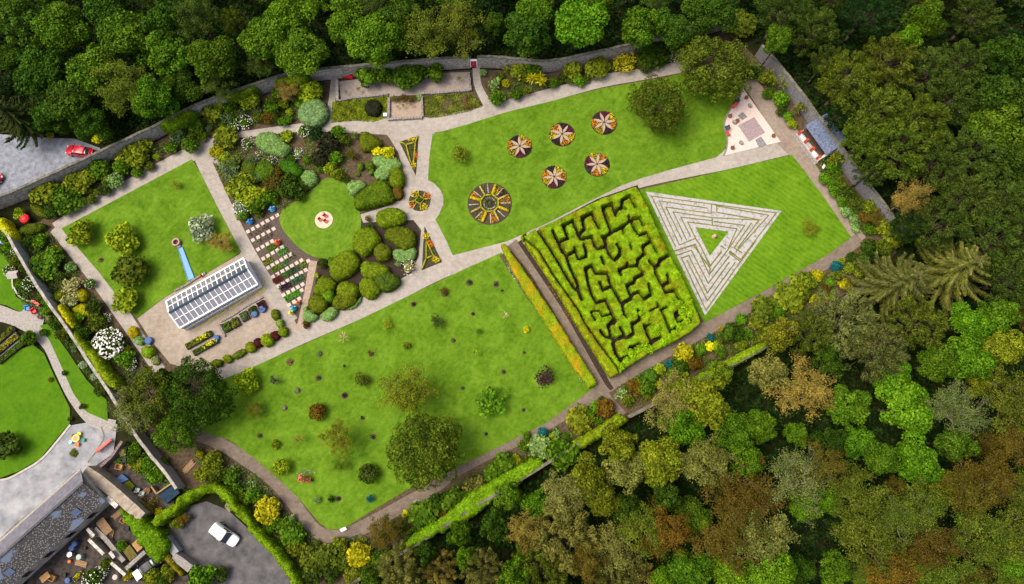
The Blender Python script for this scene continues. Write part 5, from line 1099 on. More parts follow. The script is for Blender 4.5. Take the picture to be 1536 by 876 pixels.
def figure(px, py, r, m, label, m2=None):
    b = P(px, py); k = r * MPP(px, py); root = empty('garden_figure', (b.x, b.y, 0)); tag(root, label, 'ornament', 'painted figures in the vegetable plot')
    MB().tube((0, 0, 0), (0, 0, 1.2), 0.04).build('post', WOOD, root)
    MB().lathe((0, 0, 0.25), [(k * 0.75, 0), (k * 0.95, 0.15), (k * 0.6, 0.55), (k * 0.3, 0.75)], 9).build('coat', m, root)
    MB().lathe((0, 0, 1.0), [(0.1, 0), (0.16, 0.1), (0.12, 0.24), (0.03, 0.28)], 9).build('head', m2 or m, root)
    MB().box((0, 0, 0.78), k * 2.1, 0.16, 0.12, 0.6).build('arms', m, root)
figure(377, 333.5, 5, BLUE, 'deep blue painted figure at the left end of the top vegetable row'); figure(410, 315, 5, mat('light_blue_paint', (0.07, 0.30, 0.60), 0.5, var=0.2), 'light blue painted figure at the right end of the top vegetable row'); figure(417.5, 364.5, 5, mat('red_orange_paint', (0.62, 0.085, 0.02), 0.5, var=0.15), 'orange painted figure beside the teardrop lawn', ORANGE)
figure(442, 463.5, 4.5, mat('turquoise_paint', (0.01, 0.36, 0.48), 0.4, var=0.1), 'turquoise painted figure at the lower tip of the vegetable plot')
figure(438.5, 470, 3.5, YELLOW, 'yellow painted figure below the turquoise one'); figure(449, 455, 3.2, ORANGE, 'small orange painted figure at the foot of the boarded path')
cover('ground_cover', [(436, 458), (447, 456), (452, 462), (446, 486)], 60, 0.1, 0.3, 5, 'mixed green planting at the lower tip of the vegetable plot', 'mid')
# ---------------------------------------------------------------- vehicles
CARGLASS = mat('car_glass', (0.012, 0.015, 0.018), 0.08, spec=0.7)
CHROME = mat('dull_metal', (0.45, 0.45, 0.46), 0.35, metal=0.8)
def loft(stations, n=20, e=3.2):
    """stations: (x, z0, z1, halfwidth bottom, halfwidth top)"""
    V = []; F = []
    for (x, z0, z1, wb, wt) in stations:
        for i in range(n):
            t = 2 * math.pi * i / n; c, s = math.cos(t), math.sin(t)
            u = math.copysign(abs(c) ** (2 / e), c); v = math.copysign(abs(s) ** (2 / e), s); z = z0 + (z1 - z0) * (v + 1) / 2; w = wb + (wt - wb) * (v + 1) / 2
            V.append((x, u * w, z))
    k = len(stations)
    for j in range(k - 1):
        for i in range(n): F.append((j * n + i, j * n + (i + 1) % n, (j + 1) * n + (i + 1) % n, (j + 1) * n + i))
    F += [tuple(range(n)), tuple(reversed(range((k - 1) * n, k * n)))]
    m = MB(); m.add(V, F); return m
def car(nose_px, tail_px, paint, label, van=False, name='parked_car'):
    a, b = P(*nose_px, 0.4), P(*tail_px, 0.4); d = a - b; L = d.length; c = (a + b) / 2; rz = math.atan2(d.y, d.x)
    r = empty(name, (c.x, c.y, 0.0), rz); tag(r, label, 'van' if van else 'car', 'parked vehicles'); h = L / 2; W2 = 0.88
    if van:
        body = [(-h, .32, 1.05, .74, .72), (-h + .08, .25, 1.75, .86, .78), (-h + .5, .22, 1.86, .88, .79), (h - 2.1, .22, 1.86, .88, .79), (h - 1.75, .22, 1.80, .88, .78), (h - 1.15, .22, 1.08, .88, .82), (h - .5, .25, 0.98, .87, .78), (h - .12, .28, .82, .8, .7), (h, .36, .6, .66, .6)]
    else:
        body = [(-h, .4, .72, .62, .6), (-h + .12, .28, .92, .80, .74), (-h + .7, .22, .97, .88, .80), (0.0, .2, .95, .89, .83), (h - 1.2, .2, .90, .88, .80), (h - .4, .24, .80, .84, .72), (h - .08, .3, .66, .72, .62), (h, .38, .56, .58, .52)]
    loft(body).build('body', paint, r, smooth=True)
    if van:
        mb = MB(); x0, x1, z0, z1 = h - 1.72, h - 1.12, 1.80, 1.13
        mb.add([(x0, -.70, z0 + .012), (x1, -.76, z1 + .012), (x1, .76, z1 + .012), (x0, .70, z0 + .012), (x0, -.70, z0 - .1), (x1, -.76, z1 - .1), (x1, .76, z1 - .1), (x0, .70, z0 - .1)], [(0, 1, 2, 3), (0, 4, 5, 1), (2, 6, 7, 3), (1, 5, 6, 2), (0, 3, 7, 4)])
        mb.build('windscreen', CARGLASS, r)
        for s in (-1, 1):
            mb = MB(); mb.add([(h - 2.5, s * .845, 1.2), (h - 1.5, s * .858, 1.18), (h - 1.85, s * .80, 1.68), (h - 2.5, s * .80, 1.68), (h - 2.5, s * .70, 1.2), (h - 1.5, s * .70, 1.18), (h - 1.85, s * .70, 1.68), (h - 2.5, s * .70, 1.68)], [(0, 1, 2, 3), (0, 4, 5, 1), (1, 5, 6, 2), (2, 6, 7, 3), (3, 7, 4, 0)]); mb.build('side_window', CARGLASS, r)
    else:
        cab = [(-h + .45, .85, .98, .70, .60), (-h + 1.05, .80, 1.36, .78, .60), (-.2, .8, 1.44, .80, .62), (.35, .8, 1.41, .80, .62), (h - 1.15, .78, .93, .76, .66)]
        loft(cab).build('window_glass', CARGLASS, r, smooth=True)
        top = [(-h + .95, 1.30, 1.375, .60, .56), (-h + 1.15, 1.30, 1.42, .63, .58), (-.2, 1.32, 1.475, .64, .6), (.3, 1.32, 1.44, .63, .59), (.5, 1.28, 1.36, .6, .56)]
        loft(top).build('roof', paint, r, smooth=True)
        for s in (-1, 1): MB().tube((.55, s * .62, 1.34), (h - 1.12, s * .74, .92), .05, .05, 5).build('pillar', paint, r); MB().tube((-.35, s * .655, 1.36), (-.35, s * .80, .9), .05, .05, 5).build('pillar', paint, r)
    for sx in (-h + .8, h - .82):
        for s in (-1, 1):
            w = MB().tube((sx, s * .72, .31), (sx, s * .90, .31), .31, .31, 18).build('wheel', BLACK, r); MB().tube((sx, s * .88, .31), (sx, s * .912, .31), .2, .19, 12).build('rim', CHROME, w)
    for s in (-1, 1):
        MB().box((h - .14, s * .55, .56 if not van else .66), .16, .26, .12, s * -.3, .02).build('headlight', mat('lamp_glass', (.7, .7, .7), .15), r)
        MB().box((-h + .04, s * .6, .68 if not van else .9), .09, .2, .16 if not van else .4).build('taillight', mat('tail_red', (.4, .01, .01), .3), r)
        MB().box((h - 1.32, s * .96, .95 if not van else 1.15), .12, .2, .13, 0, .02).build('mirror', paint if not van else BLACK, r)
    return r
CARRED = mat('red_car_paint', (0.42, 0.006, 0.022), 0.22, spec=0.6); CARWHITE = mat('white_van_paint', (0.80, 0.81, 0.83), 0.3, spec=0.5); CARBLACK = mat('black_car_paint', (0.006, 0.008, 0.013), 0.4, spec=0.3)
car((100.5, 225), (140, 230.5), CARRED, 'shiny red car parked on the grey gravel at the top left')
car((2, 262), (-32, 292), CARRED, 'red car at the left edge of the photo, cut by the frame')
car((356, 814), (322, 789), CARWHITE, 'white van parked on the dark car park', van=True, name='parked_van')
_k = car((203, 866), (240, 837), CARBLACK, 'black car with a pale bonnet between low walls at the bottom left')
_L = (P(203, 866, .4) - P(240, 837, .4)).length / 2
MB().box((_L - .62, 0, .86), .9, 1.3, .05, 0, .02).build('bonnet', CARWHITE, _k)
b = P(0, 284); 
# ---------------------------------------------------------------- long slate building and yards, bottom left
OLDSLATE = bpy.data.materials.new('mossy_slates'); OLDSLATE.use_nodes = True; _n, _l = OLDSLATE.node_tree.nodes, OLDSLATE.node_tree.links
_g = _n.new('ShaderNodeNewGeometry'); _mp = _n.new('ShaderNodeMapping'); _l.new(_g.outputs['Position'], _mp.inputs['Vector'])
_v = _n.new('ShaderNodeTexVoronoi'); _v.inputs['Scale'].default_value = 4.4; _v.inputs['Randomness'].default_value = 0.8; _l.new(_mp.outputs[0], _v.inputs['Vector'])
_s = _n.new('ShaderNodeTexNoise'); _s.inputs['Scale'].default_value = 0.35; _s.inputs['Detail'].default_value = 4; _l.new(_g.outputs['Position'], _s.inputs['Vector'])
_c = _n.new('ShaderNodeValToRGB'); _c.color_ramp.elements[0].position = 0.10; _c.color_ramp.elements[0].color = (0.24, 0.235, 0.215, 1); _c.color_ramp.elements[1].position = 0.42; _c.color_ramp.elements[1].color = (0.022, 0.021, 0.023, 1)
_l.new(_v.outputs['Distance'], _c.inputs['Fac']); _mx = _n.new('ShaderNodeMix'); _mx.data_type = 'RGBA'; _mr = _n.new('ShaderNodeMapRange'); _mr.inputs['From Min'].default_value = 0.60; _mr.inputs['From Max'].default_value = 0.64
_l.new(_s.outputs['Fac'], _mr.inputs['Value']); _l.new(_mr.outputs[0], _mx.inputs[0]); _l.new(_c.outputs[0], _mx.inputs[6]); _mx.inputs[7].default_value = (0.09, 0.12, 0.18, 1)
_l.new(_mx.outputs[2], _n['Principled BSDF'].inputs['Base Color']); _n['Principled BSDF'].inputs['Roughness'].default_value = 0.75
SMOOTHSLATE = mat('purplish_slate', (0.085, 0.085, 0.105), 0.7, rgb2=(0.16, 0.155, 0.175), scale=1.6, bump=0.4, bscale=9, detail=9)
ROUGHCAST = mat('beige_roughcast', (0.20, 0.165, 0.12), 0.9, rgb2=(0.38, 0.325, 0.25), scale=1.2, bump=0.5, bscale=6, detail=8)
# eaves seen at 3.4 m, ridge at 5.2 m
n0, n1 = P(121, 703, 3.4), P(-40, 846, 3.4); e0, e1 = P(158, 747, 3.4), P(-4, 907, 3.4)
dirn = (n0 - n1); dirn.z = 0; dirn.normalize(); nrm = Vector((-dirn.y, dirn.x, 0))
wid = (e0 - n0).dot(-nrm); cen = (n0 + n1 + e0 + e1) / 4; LB = (n0 - n1).length
BL = empty('long_building', (cen.x, cen.y, 0), math.atan2(dirn.y, dirn.x)); tag(BL, 'long low slate roofed building, one slope smooth and the other mossy black', 'building')
hw_, hl = abs(wid) / 2, LB / 2
def quadslab(pts, th, name, m, parent):
    mb = MB(); up = [Vector(p) for p in pts]; n_ = (up[1] - up[0]).cross(up[2] - up[0]).normalized()
    if n_.z < 0: up.reverse(); n_ = -n_
    k = len(up); mb.add(up + [p - n_ * th for p in up], [tuple(range(k)), tuple(reversed(range(k, 2 * k)))] + [(i, k + i, k + (i + 1) % k, (i + 1) % k) for i in range(k)]); return mb.build(name, m, parent)
MB().box((0, 0, 0), LB - 0.3, 2 * hw_ - 0.5, 3.3).build('walls', mat('pale_roughcast', (0.30, 0.26, 0.20), 0.9, rgb2=(0.56, 0.50, 0.41), scale=1.0, bump=0.4, bscale=6, detail=8), BL)
rg = hw_ * 0.22
quadslab([(-hl, hw_ + .1, 3.35), (hl, hw_ + .1, 3.35), (hl, rg, 5.0), (-hl, rg, 5.0)], 0.12, 'smooth_roof_slope', SMOOTHSLATE, BL)
quadslab([(-hl, rg, 5.0), (hl, rg, 5.0), (hl, -hw_ - .1, 3.35), (-hl, -hw_ - .1, 3.35)], 0.12, 'mossy_roof_slope', OLDSLATE, BL)
MB().box((0, rg, 4.97), LB, 0.32, 0.13).build('ridge_tiles', mat('dark_ridge', (0.06, 0.06, 0.065), 0.8, var=0.4, scale=3), BL)
MB().box((0, hw_ + .22, 3.2), LB, 0.24, 0.16).build('gutter', mat('pale_gutter', (0.30, 0.27, 0.22), 0.8, var=0.2), BL)
for k in range(5):
    x = hl - 3.2 - k * 3.6; MB().box((x, -hw_ + .2, 1.2), 1.0, 0.14, 1.3).build('window', CARGLASS, BL); MB().box((x, -hw_ + .16, 1.1), 1.2, 0.3, 0.1).build('window_sill', PALESTONE, BL)
    if k < 3: quadslab([(x - .4, hw_ * .62, 3.35 + 1.65 * .38 + .06), (x + .4, hw_ * .62, 3.35 + 1.65 * .38 + .06), (x + .4, hw_ * .45, 3.35 + 1.65 * .55 + .06), (x - .4, hw_ * .45, 3.35 + 1.65 * .55 + .06)], .1, 'skylight', mat('skylight', (.4, .45, .48), .2), BL) if k in (0, 2) else None
    quadslab([(x - .7, -hw_ * .7, 3.35 + 1.65 * .3 + .05), (x + .3, -hw_ * .7, 3.35 + 1.65 * .3 + .05), (x + .3, -hw_ * .42, 3.35 + 1.65 * .58 + .05), (x - .7, -hw_ * .42, 3.35 + 1.65 * .58 + .05)], .1, 'roof_patch', mat('blue_patch', (.07, .10, .17), .6, var=.2), BL) if k in (0, 3) else None
def wall_px(line, z, t, label, m, name='yard_wall', cat='wall', top=None):
    w = W(line, z); c = w[len(w) // 2]; mb = MB(); mt = MB(); rs = random.Random(len(label))
    for i in range(len(w) - 1):
        d = w[i + 1] - w[i]; L = d.length; q = (w[i] + w[i + 1]) / 2 - c; rz = math.atan2(d.y, d.x)
        n_ = max(1, int(L / 0.9))
        for j in range(n_):
            p = w[i] - c + d * ((j + .5) / n_); mb.box((p.x, p.y, -c.z), L / n_ + .01, t * rs.uniform(.96, 1.0), z + rs.uniform(-.05, .05), rz)
        if top: mt.box((q.x, q.y, -c.z + z + .052), L, t + .08, .09, rz)
    if top:
        r = empty(name, (c.x, c.y, c.z)); mb.build('wall_body', m, r); mt.build('coping', top, r)
    else: r = mb.build(name, m); r.location = c
    tag(r, label, cat); return r
gw_ = wall_px([(126, 706), (150, 722), (178, 745), (212, 776)], 2.6, 1.5, 'thick beige roughcast wall running from the gable of the long building', ROUGHCAST)
wall_px([(161, 746), (176, 760)], 2.5, 0.55, 'short white topped wall between the long building and the ivy mass', ROUGHCAST, top=mat('worn_white', (0.22, 0.20, 0.15), 0.8, rgb2=(0.60, 0.58, 0.52), scale=2.5))
wall_px([(152, 724 + 0), (172, 676)][::-1] if False else [(150, 700), (166, 686), (183, 662)], 1.2, 0.4, 'low wall with red flowers behind the red bench', mat('reddish_wall', (0.10, 0.07, 0.07), 0.9, rgb2=(0.26, 0.19, 0.18), scale=4))
for ln, lab in ((Z(0, 750, 6.955, [(915, 300), (985, 375)]), 'first short white topped wall of the sunken yard, nearest the long building'), (Z(0, 750, 6.955, [(930, 410), (1085, 565)]), 'second white topped wall of the sunken yard'), (Z(0, 750, 6.955, [(1150, 540), (1195, 600)]), 'small white topped block of the sunken yard'), (Z(0, 750, 6.955, [(1165, 655), (1310, 780)]), 'lowest white topped wall of the sunken yard')):
    wall_px(ln, 1.5, 0.34, lab, ROUGHCAST, top=mat('worn_white', (0.22, 0.20, 0.15), 0.8, rgb2=(0.60, 0.58, 0.52), scale=2.5))
wall_px(Z(0, 750, 6.955, [(985, 300), (1090, 400), (1190, 520), (1290, 640)]), 0.9, 0.6, 'crumbling grey inner wall of the sunken yard', STONE)
wall_px(Z(0, 750, 6.955, [(1310, 720), (1420, 620), (1510, 540)]), 1.3, 0.55, 'grey wall above the black car', STONE)
wall_px(Z(130, 750, 6.955, [(900, 590), (980, 640), (1080, 720)]), 1.6, 1.1, 'mossy broad wall end beside the dark car park', STONE)
wall_px(Z(130, 750, 6.955, [(815, 400), (930, 560)]), 1.3, 1.0, 'grey concrete ramp between the ivy mass and the car park', mat('concrete', (0, 0, 0)))
wall_px(Z(100, 660, 6.955, [(880, 485), (935, 560), (1110, 440)]), 1.0, 0.2, 'low timber edge around the dark blue pond cover', WOOD)
q = Z(100, 660, 6.955, [(950, 565), (1110, 445), (1180, 550), (1040, 665)]); w = W(q, 0.6); c = sum(w, Vector()) / 4
o = MB().prism([p - c for p in w], -0.6, 0.0).build('pond_cover', mat('dark_blue_cover', (0.008, 0.022, 0.042), 0.8, rgb2=(0.022, 0.045, 0.07), scale=2, spec=0.1)); o.location = c; tag(o, 'dark blue covered tank in the corner of the plant yard', 'tank')
q = Z(100, 660, 6.955, [(510, 405), (580, 355), (645, 410), (560, 455)]); w = W(q, 0.5); c = sum(w, Vector()) / 4
o = MB().prism([p - c for p in w], -0.5, 0.0).build('blue_crate', BLUECLOTH); o.location = c; tag(o, 'dark blue tarpaulin box in the plant yard beside the roughcast wall', 'box')
q = Z(100, 660, 6.955, [(590, 450), (650, 415), (715, 480), (650, 560), (590, 510)]); w = W(q, 0.3); c = sum(w, Vector()) / 5
o = MB().prism([p - c for p in w], -0.3, 0.0, 0.05).build('green_mat', mat('moss_green', (0.055, 0.075, 0.008), 0.95, rgb2=(0.12, 0.14, 0.012), scale=3)); o.location = c; tag(o, 'mossy green covered box below the dark blue tarpaulin', 'box')
for i, (x, y, wd) in enumerate(((760, 520, 'left'), (808, 555, 'right'))):
    x, y = Z(100, 660, 6.955, [(x, y)])[0]; b = P(x, y); r = empty('garden_chair', (b.x, b.y, 0), R_(170)); tag(r, f'{wd} one of the two pale green chairs in the plant yard', 'chair', 'pale green chairs')
    PG = mat('pale_green_plastic', (0.30, 0.40, 0.36), 0.5); MB().box((0, 0, .4), .5, .5, .06, 0, .02).build('seat', PG, r); MB().box((0, .26, .46), .5, .06, .5).build('backrest', PG, r)
    for sx in (-1, 1):
        for sy in (-1, 1): MB().box((sx * .21, sy * .2, 0), .05, .05, .4).build('leg', PG, r)
        MB().box((sx * .26, 0, .6), .05, .5, .04).build('armrest', PG, r)
bench(158.5, 668, math.atan2(15, 17) + math.pi, mat('coral_red', (0, 0, 0)), 'long red bench on the concrete drive beside the low wall', 2.4)
def table(px, py, L, w, rz, m, label, h=0.7):
    b = P(px, py); r = empty('slatted_table', (b.x, b.y, 0), rz); tag(r, label, 'table', 'slatted tables in the sunken yard'); mb = MB(); n = max(4, int(w / 0.14))
    for k in range(n): mb.box((0, -w / 2 + w * (k + .5) / n, h), L, w / n * .72, .05)
    mb.build('tabletop', m, r)
    for sx in (-1, 1):
        for sy in (-1, 1): MB().box((sx * (L / 2 - .1), sy * (w / 2 - .08), 0), .08, .08, h).build('leg', m, r)
HONEY = mat('honey_wood', (0.32, 0.17, 0.05), 0.7, rgb2=(0.48, 0.28, 0.10), scale=5)
for (x, y, L, w, lab, m) in ((1120, 270, 2.3, 1.2, 'brown slatted table in the upper corner of the sunken yard', WOOD), (1460, 470, 1.4, 0.9, 'honey coloured slatted bench table beside the ivy mass', HONEY), (1385, 545, 1.8, 1.2, 'mossy olive table in the sunken yard', mat('olive_board', (0.14, 0.12, 0.03), 0.9, var=0.3))):
    x, y = Z(0, 750, 6.955, [(x, y)])[0]; table(x, y, L, w, R_(-48), m, lab)
def bin_(px, py, m, label, r=0.33, h=0.9, name='barrel', cat='barrel'):
    b = P(px, py, h * .6); k = empty(name, (b.x, b.y, 0)); tag(k, label, cat); MB().lathe((0, 0, 0), [(r * .85, 0), (r, h * .5), (r * .95, h)], 14).build('body', m, k); MB().lathe((0, 0, h), [(r * 1.04, 0), (r * 1.0, .06), (r * .3, .1)], 14).build('lid', m, k)
for i, (x, y, m, lab) in enumerate(((790, 455, BLUECLOTH, 'dark blue barrel against the long building, topmost of the cluster'), (760, 500, BLUECLOTH, 'dark blue barrel below the topmost one by the long building'), (740, 565, CHROME, 'grey metal bin by the long building, left of the pale tub'), (838, 590, mat('pale_green_plastic', (0, 0, 0)), 'pale green tub in the yard beside the grey bin'), (730, 640, ORANGE, 'small orange pot on the yard below the grey bin'), (720, 835, BLUECLOTH, 'blue tub near the lower edge of the yard'), (1215, 800, PALESTONE, 'pale round pot by the lowest white topped wall'))):
    x, y = Z(0, 750, 6.955, [(x, y)])[0]; bin_(x, y, m, lab, 0.36 if i != 4 else .22, 0.85 if i != 4 else .35)
bx_ = Z(0, 750, 6.955, [(830, 790)])[0]; planter(bx_[0], bx_[1], 16, 7, -0.75, 'orange and yellow flower trough in the yard near the bottom edge', 'mid', HONEY, flowers='gold')
bx_ = Z(0, 750, 6.955, [(505, 795)])[0]; table(bx_[0], bx_[1], 1.3, 0.9, R_(40), HONEY, 'pale wooden table beside the facade at the bottom left')
# children's flower table on the drive
b = P(117.3, 657.5); r = empty('flower_table', (b.x, b.y, 0)); tag(r, 'round yellow rimmed table with a pink top on the concrete drive', 'table')
MB().lathe((0, 0, 0), [(0.3, 0), (0.12, .1), (0.12, .5), (0.45, .52)], 18).build('pedestal', WHITE, r); MB().lathe((0, 0, .52), [(0.52, 0), (0.56, .05), (0.52, .1), (0.36, .1)], 28).build('rim', YELLOW, r); MB().lathe((0, 0, .60), [(0.36, 0), (0.36, .03)], 24).build('tabletop', mat('pink_paint', (0.55, 0.18, 0.19), .5), r)
for (x, y, m, wd) in ((820, 188, ORANGE, 'orange'), (840, 75, mat('lime_paint', (0.45, 0.62, 0.05), .5), 'lime green'), (880, 140, mat('green_paint', (0.02, 0.22, 0.12), .5), 'dark green'), (785, 95, mat('maroon', (0, 0, 0)), 'maroon'), (750, 160, mat('pale_blue_paint', (0.32, 0.50, 0.56), .5), 'pale blue')):
    x, y = Z(0, 640, 6.955, [(x, y)])[0]; b = P(x, y); k = empty('round_stool', (b.x, b.y, 0)); tag(k, wd + ' round stool at the yellow rimmed flower table', 'stool', 'round stools at the flower table')
    MB().lathe((0, 0, 0), [(.22, 0), (.16, .15), (.2, .32)], 16).build('base', m, k); MB().lathe((0, 0, .32), [(.27, 0), (.3, .05), (.27, .09), (.15, .06), (.14, .02)], 18).build('seat', m, k)
# chairs on the round patio, little things left of the wall
def tubchair(px, py, m, label, rz):
    b = P(px, py); r = empty('armchair', (b.x, b.y, 0.016), rz); tag(r, label, 'chair', 'plastic armchairs on the small patio'); MB().box((0, 0, .18), .62, .62, .22, 0, .05).build('seat', m, r); MB().box((0, .32, .18), .7, .14, .6, 0, .04).build('backrest', m, r)
    for s in (-1, 1): MB().box((s * .34, 0, .18), .12, .56, .38, 0, .03).build('armrest', m, r)
    for sx in (-1, 1):
        for sy in (-1, 1): MB().box((sx * .25, sy * .25, 0), .08, .08, .18).build('leg', m, r)
tubchair(44, 463, BLUE, 'bright blue armchair on the small round patio', 0.2); tubchair(53.5, 467.5, RED, 'red armchair beside the bright blue one', 0.6)
pot(62, 476.5, 3.2, 'plum', 'dark red pot plant beside the red armchair', mat('maroon', (0, 0, 0)))
def curved(line, h, t, m, label, name, cat):
    w = W(smooth_line(line, 6)); c = w[len(w) // 2]; mb = MB()
    for i in range(len(w) - 1): mb.strip(w[i] - c, w[i + 1] - c, t, 0, h + .002 * (i % 2))
    o = mb.build(name, m); o.location = (c.x, c.y, 0); tag(o, label, cat)
curved(Z(0, 420, 6.955, [(345, 225), (390, 240), (425, 270)]), 0.5, 0.4, mat('coral_red', (0, 0, 0)), 'curved red bench seat around the patio edge behind the red armchair', 'curved_bench', 'bench')
curved(Z(0, 310, 6.955, [(165, 620), (140, 700), (135, 790), (145, 860)]) + Z(0, 420, 6.955, [(150, 80), (200, 165), (270, 210), (340, 228)]), 0.18, 0.22, mat('kerb_stone', (0, 0, 0)), 'curved pale stone edging around the left shrub border', 'stone_edging', 'edging')
x, y = Z(0, 310, 6.955, [(205, 735)])[0]; b = P(x, y); r = empty('bird_table', (b.x, b.y, 0), 0.1); tag(r, 'weathered wooden bird table house in the left shrub border', 'bird table')
MB().tube((0, 0, 0), (0, 0, 1.1), .08).build('post', WOOD, r); MB().box((0, 0, 1.1), 1.3, 1.0, .08).build('tray', WOOD, r); GW = mat('grey_wood', (0.30, 0.26, 0.24), .85, rgb2=(.46, .41, .38), scale=5)
quadslab([(-.75, -.6, 1.45), (.75, -.6, 1.45), (.75, 0, 1.85), (-.75, 0, 1.85)], .05, 'roof', GW, r); quadslab([(-.75, .6, 1.45), (.75, .6, 1.45), (.75, 0, 1.85), (-.75, 0, 1.85)], .05, 'roof', GW, r)
for s in (-1, 1): MB().box((s * .55, 0, 1.18), .08, .9, .35).build('side_panel', WOOD, r)
x, y = Z(0, 310, 6.955, [(290, 785)])[0]; b = P(x, y); o = MB().lathe((0, 0, 0), [(.5, 0), (.45, .25), (.2, .4)], 7).build('driftwood', GW); o.location = (b.x, b.y, 0); o.scale = (1.1, .35, 1); o.rotation_euler = (0, 0, -.7); tag(o, 'pale driftwood log beside the bird table', 'log')
x, y = Z(0, 310, 6.955, [(300, 145)])[0]; b = P(x, y); r = empty('pouffe', (b.x, b.y, 0)); tag(r, 'bright red rounded canopy among the shrubs left of the small lawn', 'parasol'); MB().tube((0, 0, 0), (0, 0, 1.2), .04).build('pole', WHITE, r); MB().lathe((0, 0, .85), [(.75, 0), (.68, .22), (.35, .42), (.04, .5)], 16).build('canopy', RED, r)
r.name = 'parasol'
x, y = Z(0, 310, 6.955, [(45, 375)])[0]; b = P(x, y); r = empty('garden_figure', (b.x, b.y, 0)); tag(r, 'white and blue figure beside the yellow shrub at the left edge', 'ornament'); MB().lathe((0, 0, 0), [(.3, 0), (.35, .3), (.15, .8), (.05, .9)], 10).build('body', mat('pale_blue_paint', (0, 0, 0)), r); MB().box((-.3, -.1, .3), .5, .25, .2, .4).build('arms', WHITE, r)
# raised beds at the far left
for ln, c, lab in ((Z(0, 420, 6.955, [(-60, 690), (60, 590), (150, 510)]), 'limeol', 'upper raised border with lime and dark plants at the left edge'), (Z(0, 420, 6.955, [(-60, 800), (90, 670), (190, 590)]), 'gold', 'lower raised border with golden plants at the left edge'), (Z(0, 420, 6.955, [(20, 850), (150, 720), (330, 600)]), 'mid', 'long clipped border below the raised beds')):
    d = (np.array(ln[-1]) - np.array(ln[0])); cx, cy = np.mean(np.array(ln), 0); planter(cx, cy, np.linalg.norm(d), 9, math.atan2(d[1], d[0]), lab, c, mat('timber_edge', (.04, .03, .025), .9), h=.4, group='raised borders at the left edge')
ribbon('path', Z(0, 420, 6.955, [(-60, 740), (40, 655), (170, 545)]), [8, 8, 9], 0.02, CONCRETE); ribbon('path', Z(0, 420, 6.955, [(-20, 840), (90, 740), (220, 625)]), [9, 9, 9], 0.021, CONCRETE)
# wheelbarrow planter on the big lawn
b = P(459, 718); r = empty('wheelbarrow', (b.x, b.y, 0.04), R_(-12)); tag(r, 'red wheelbarrow planter with flowers on the big lawn', 'wheelbarrow')
CORAL = mat('coral_red', (0, 0, 0)); mb = MB(); mb.add([(-.55, -.3, .3), (.55, -.25, .3), (.55, .25, .3), (-.55, .3, .3), (-.85, -.45, .75), (.85, -.38, .72), (.85, .38, .72), (-.85, .45, .75)], [(3, 2, 1, 0), (0, 1, 5, 4), (1, 2, 6, 5), (2, 3, 7, 6), (3, 0, 4, 7), (4, 5, 6, 7)]); mb.build('tub', CORAL, r)
MB().tube((.95, -.06, .25), (.95, .06, .25), .25, .25, 14).build('wheel', BLACK, r)
for s in (-1, 1): MB().tube((.95, s * .1, .25), (-1.3, s * .32, .6), .03).build('handle', WOOD, r); MB().tube((-.5, s * .3, .45), (-.55, s * .32, 0), .03).build('leg', BLACK, r)
rng = np.random.default_rng(4); n = 160; pts = np.stack([rng.uniform(-.75, .75, n), rng.uniform(-.4, .4, n), rng.uniform(.72, 1.0, n)], 1)
for col, sl, nm in (((.45, .05, .09), slice(0, 60), 'flowers'), (C['dark'], slice(60, 160), 'leaves')):
    v, f, va = leaf_quads(pts[sl], np.tile([0, 0, 1.], (len(pts[sl]), 1)), .09, .8, .4, rng=rng); obj(nm, np_mesh(nm, v, f, va), FOL, r, col)

